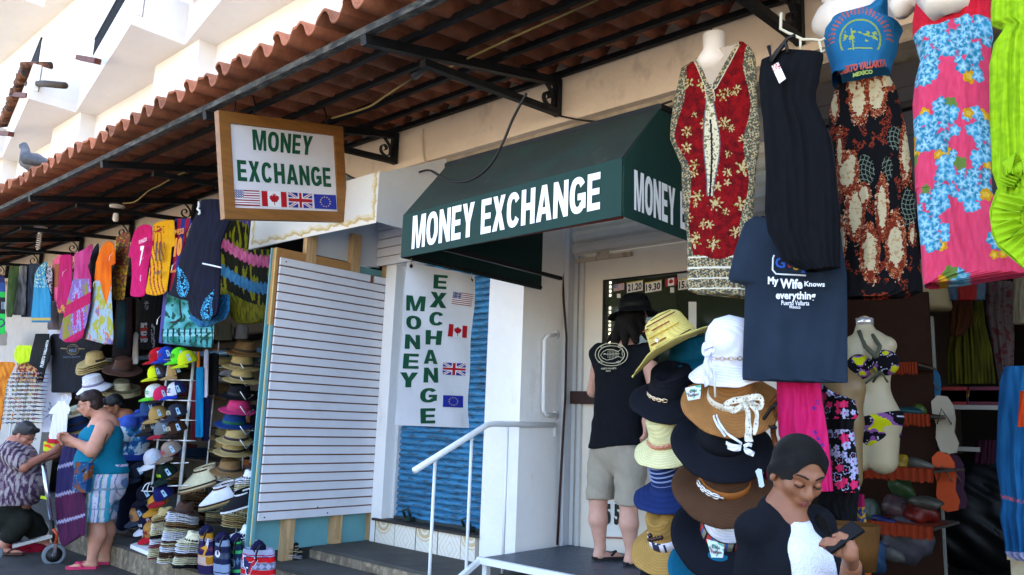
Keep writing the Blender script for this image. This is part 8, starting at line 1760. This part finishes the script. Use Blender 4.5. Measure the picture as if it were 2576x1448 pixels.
lg = thing('stool', 'worn cream wooden stool leg below the blue dress', 'stool', aY(*Zr(1890, 1448), 4.0)); mb = MB(); a = aY(*Zr(1890, 1340), 4.0); mb.obox((a[0]-.03, 4.0, .45), (.06, 0, 0), (0, .06, 0), (0, 0, a[2]-.45)); mb.build('leg', mat('worn_cream_wood', '#b0a488', stain=[('#5a3a20', 8, .5, .7, .7)]), lg); MB().box(a[0]-.04, a[0]+.45, 3.99, 4.4, a[2], a[2]+.04).build('seat', mat('worn_cream_wood', '#b0a488'), lg)
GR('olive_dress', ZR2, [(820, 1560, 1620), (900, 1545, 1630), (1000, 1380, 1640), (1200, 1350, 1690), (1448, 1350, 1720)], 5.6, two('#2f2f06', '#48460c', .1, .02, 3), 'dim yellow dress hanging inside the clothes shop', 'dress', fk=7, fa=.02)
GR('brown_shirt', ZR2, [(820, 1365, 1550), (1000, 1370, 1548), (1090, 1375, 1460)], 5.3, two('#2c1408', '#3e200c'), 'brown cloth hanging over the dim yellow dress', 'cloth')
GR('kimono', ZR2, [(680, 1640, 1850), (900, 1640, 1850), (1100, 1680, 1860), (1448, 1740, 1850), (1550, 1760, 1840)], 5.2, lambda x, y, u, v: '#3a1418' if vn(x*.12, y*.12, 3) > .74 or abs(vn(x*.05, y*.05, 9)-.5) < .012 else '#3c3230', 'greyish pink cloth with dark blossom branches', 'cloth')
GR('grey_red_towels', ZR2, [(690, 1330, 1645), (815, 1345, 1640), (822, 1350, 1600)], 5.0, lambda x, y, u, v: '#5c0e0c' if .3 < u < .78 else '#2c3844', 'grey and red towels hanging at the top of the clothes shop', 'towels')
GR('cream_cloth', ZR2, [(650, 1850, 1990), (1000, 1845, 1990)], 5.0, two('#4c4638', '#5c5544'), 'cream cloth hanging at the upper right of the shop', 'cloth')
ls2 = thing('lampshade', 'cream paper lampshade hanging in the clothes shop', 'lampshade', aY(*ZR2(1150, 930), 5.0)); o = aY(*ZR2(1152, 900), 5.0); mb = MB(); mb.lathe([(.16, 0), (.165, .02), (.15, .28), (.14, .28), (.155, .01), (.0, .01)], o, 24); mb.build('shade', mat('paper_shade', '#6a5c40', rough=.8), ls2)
sb = thing('spiky_ornament', 'round spiky straw ornament hanging in the dim shop', 'ornament', aY(*ZR2(935, 1000), 5.0)); o = aY(*ZR2(935, 935), 5.0); mb = MB(); mb.lathe([(0, -.1), (.07, -.07), (.1, 0), (.07, .07), (0, .1)], o, 14)
for k in range(80):
    v_ = np.random.normal(size=3); v_ /= np.linalg.norm(v_); mb.tube([o+v_*.08, o+v_*.155], [.006, .001], 4)
mb.build('spines', mat('dull_straw', '#5a4a2c'), sb)
# ---- mannequins
M_bei = mat('beige_mannequin', '#a89c7e', rough=.4, var=.04, bump=0)
Yb = 3.95; Jb = lambda x, y, z=ZR2, Y=Yb: aY(*z(x, y), Y)
bm = thing('bikini_mannequin', 'headless beige mannequin torso in dark flowered bikini', 'mannequin', Jb(800, 630, ZR3))
nk_ = Jb(730, 1060); ch_ = Jb(770, 1230); wa = Jb(785, 60, ZR3); hi = Jb(820, 260, ZR3); fb2 = np.array([math.cos(R(-75)), math.sin(R(-75)), 0])
lb2 = np.array([-fb2[1], fb2[0], 0])
tor = [cone(Jb(730, 990), nk_, .036, .04), cone(nk_, Jb(750, 1130), .042, .07), cone(Jb(640, 1150), Jb(900, 1160), .042, .042), cone(Jb(765, 1190), ch_, .098, .1, fb2, .8), cone(ch_, wa, .1, .075, fb2, .85), cone(wa, hi, .075, .112, fb2, .85),
       cone(Jb(760, 330, ZR3), Jb(690, 570, ZR3), .072, .06), cone(Jb(860, 330, ZR3), Jb(866, 580, ZR3), .08, .066)]
bust = [ell(Jb(700, 1330)+fb2*.075, (.056, .056, .056)), ell(Jb(890, 1300)+fb2*.075, (.056, .056, .056))]
sbuild('torso', tor+bust, M_bei, bm, .009, .02)
MB().lathe([(.0, -.012), (.04, -.012), (.04, .022), (0, .022)], Jb(730, 990), 20).build('neck_cap', M_silv, bm)
def bik(x, y, z):
    n = vn(x*30, z*30, 3)
    return '#b0b410' if n > .74 else '#7c4c88' if n > .64 else '#b8b8c8' if .47 < n < .5 else '#0a0810'
sbuild('bikini_top', [ell(Jb(700, 1330)+fb2*.082, (.06, .06, .06)), ell(Jb(890, 1300)+fb2*.082, (.06, .06, .06))], CLOTH_A, bm, .007, .01, colf=bik)
sbuild('bikini_bottom', [cone(hi-[0, 0, .01], hi-[0, 0, .06], .118, .102, fb2, .87)], CLOTH_A, bm, .007, .01, clip=lambda P: np.maximum(P[..., 2]-hi[2]-.01-.25*(P[..., 0]-hi[0]), -(P[..., 2]-hi[2]+.17-.9*np.abs(P[..., 0]-hi[0]-.01))), colf=bik)
M_str = mat('beaded_cord', '#4a4a38', bump=.5)
MB().tube([Jb(690, 1060)+fb2*.05, Jb(740, 1180)+fb2*.09, Jb(830, 1270)+fb2*.14], .011, 6).tube([Jb(790, 1090)+fb2*.05, Jb(850, 1180)+fb2*.09, Jb(830, 1270)+fb2*.14], .01, 6).build('neck_strap', M_str, bm)
MB().tube([Jb(800, 1448)+fb2*.12, Jb(860, 1370)+fb2*.14, Jb(910, 1448)+fb2*.12], .006, 5).tube([Jb(860, 1370)+fb2*.14, Jb(660, 70, ZR3)+fb2*.09], .006, 5).build('tie_string', MATS['beaded_cord'], bm)
# tankini mannequin
tk = thing('tankini_mannequin', 'mannequin torso in black tankini with pink and white flowers', 'mannequin', aY(*Zr(560, 815), 3.35)); Yk = 3.4; Jk = lambda x, y, Y=Yk: aY(*Zr(x, y), Y)
sbuild('torso', [cone(Jk(500, -120), Jk(520, -20), .05, .07), cone(Jk(430, 10), Jk(640, 40), .06, .05), cone(Jk(530, 60), Jk(550, 300), .095, .09, (0, 1, 0), .8), cone(Jk(550, 300), Jk(570, 700), .085, .075, (0, 1, 0), .8), cone(Jk(620, 20), Jk(660, 120), .05, .03)], mat('tan_mannequin', '#76603f', rough=.4, bump=0), tk, .009, .02)
def flw(x, y, u, v):
    X_, Y_ = (x/.644-3000)*1.931, (y/.644-1498)*1.931
    if 270 < Y_ < 350: return '#0a090c'
    g = 62; i, j = math.floor(X_/g), math.floor(Y_/g)
    for a in (-1, 0, 1):
        for b in (-1, 0, 1):
            cx = (i+a+.2+.6*h2(i+a, j+b, 1))*g; cy = (j+b+.2+.6*h2(i+a, j+b, 2))*g; r = 20+20*h2(i+a, j+b, 3); d = math.hypot(X_-cx, Y_-cy)
            if d < r*.2: return '#b83c74'
            an = math.atan2(Y_-cy, X_-cx)+h2(i, j, 5)*0; e = r*(.6+.4*abs(math.sin(2.5*an)))
            if d < e: return '#d82c66' if h2(i+a, j+b, 4) > .66 else ('#a8acd4' if h2(i+a, j+b, 4) > .2 or d > e*.8 else '#0c0a10')
    return '#0b0a0f'
garment('tankini', gz(Zr, [(20, 398, 430), (60, 402, 470), (130, 415, 655), (240, 430, 685), (290, 440, 650), (350, 445, 645), (500, 470, 665), (650, 480, 680), (790, 490, 692), (815, 492, 690)]), 3.3, flw, tk, T=.08, fa=.006, fk=3, step=1.3)
bs_ = G('black_shorts', Zr, [(815, 395, 690), (900, 380, 680), (1000, 440, 670), (1040, 560, 660)], 3.4, two('#08080b', '#101015'), 'black shorts below the flowered tankini', 'shorts', group=None, T=.07)
bk = thing('woven_basket', 'brown woven basket bag behind the phone', 'basket', aY(*Zr(635, 1400), 3.1)); mb = MB(); o = aY(*Zr(640, 1400), 3.1); o2 = aY(*Zr(640, 1060), 3.1); mb.lathe([(0, 0), (.08, 0), (.1, (o2-o)[2]), (.09, (o2-o)[2]), (.07, .02), (0, .02)], o, 18); mb.build('body', weave('basket_weave', '#5a3a18', 90), bk)
G('patterned_scarf', Zr, [(840, 680, 725), (1000, 665, 735), (1100, 690, 755), (1300, 700, 765), (1448, 650, 780)], 3.6, lambda x, y, u, v: '#9a1850' if v < .15 or .55 < v < .72 else '#8a3a10' if v > .72 else ('#b08a20' if vn(x*.25, y*.2, 2) > .55 else '#2c3c70'), 'multicoloured scarf hanging beside the shelf unit', 'scarf', group=None)
ps = thing('leather_purse_straps', 'tan leather bag straps hanging beside the black dotted hats', 'straps', aY(*Z3(430, 700), 3.05))
for pts in (((480, 100), (500, 300), (500, 600)), ((420, 240), (440, 400), (430, 650)), ((330, 330), (340, 600), (380, 760)), ((330, 310), (380, 235), (440, 240))):
    mb = MB(); P_ = [aY(*Z3(*p), 3.06) for p in pts]; 
    for a, b in zip(P_, P_[1:]): mb.bar(a, b, .022, .006, up=(0, 1, 0)) if False else mb.tube([a, b], .011, 6)
    mb.build('strap', mat('tan_leather', '#8a4e28', rough=.45), ps)
hg = thing('black_hanger', 'black plastic hanger end beside the leather straps', 'hanger', aY(*Z3(300, 530), 3.0)); MB().tube([aY(*Z3(*p), 3.0) for p in ((370, 535), (240, 520), (225, 490), (320, 350), (385, 300))], .007, 6).build('arm', M_blk, hg)
G('plum_cloth', Z3, [(820, 240, 330), (1000, 250, 300), (1100, 260, 290)], 3.2, two('#500c2c', '#701040'), 'plum cloth hanging behind the hats', 'cloth', group=None)
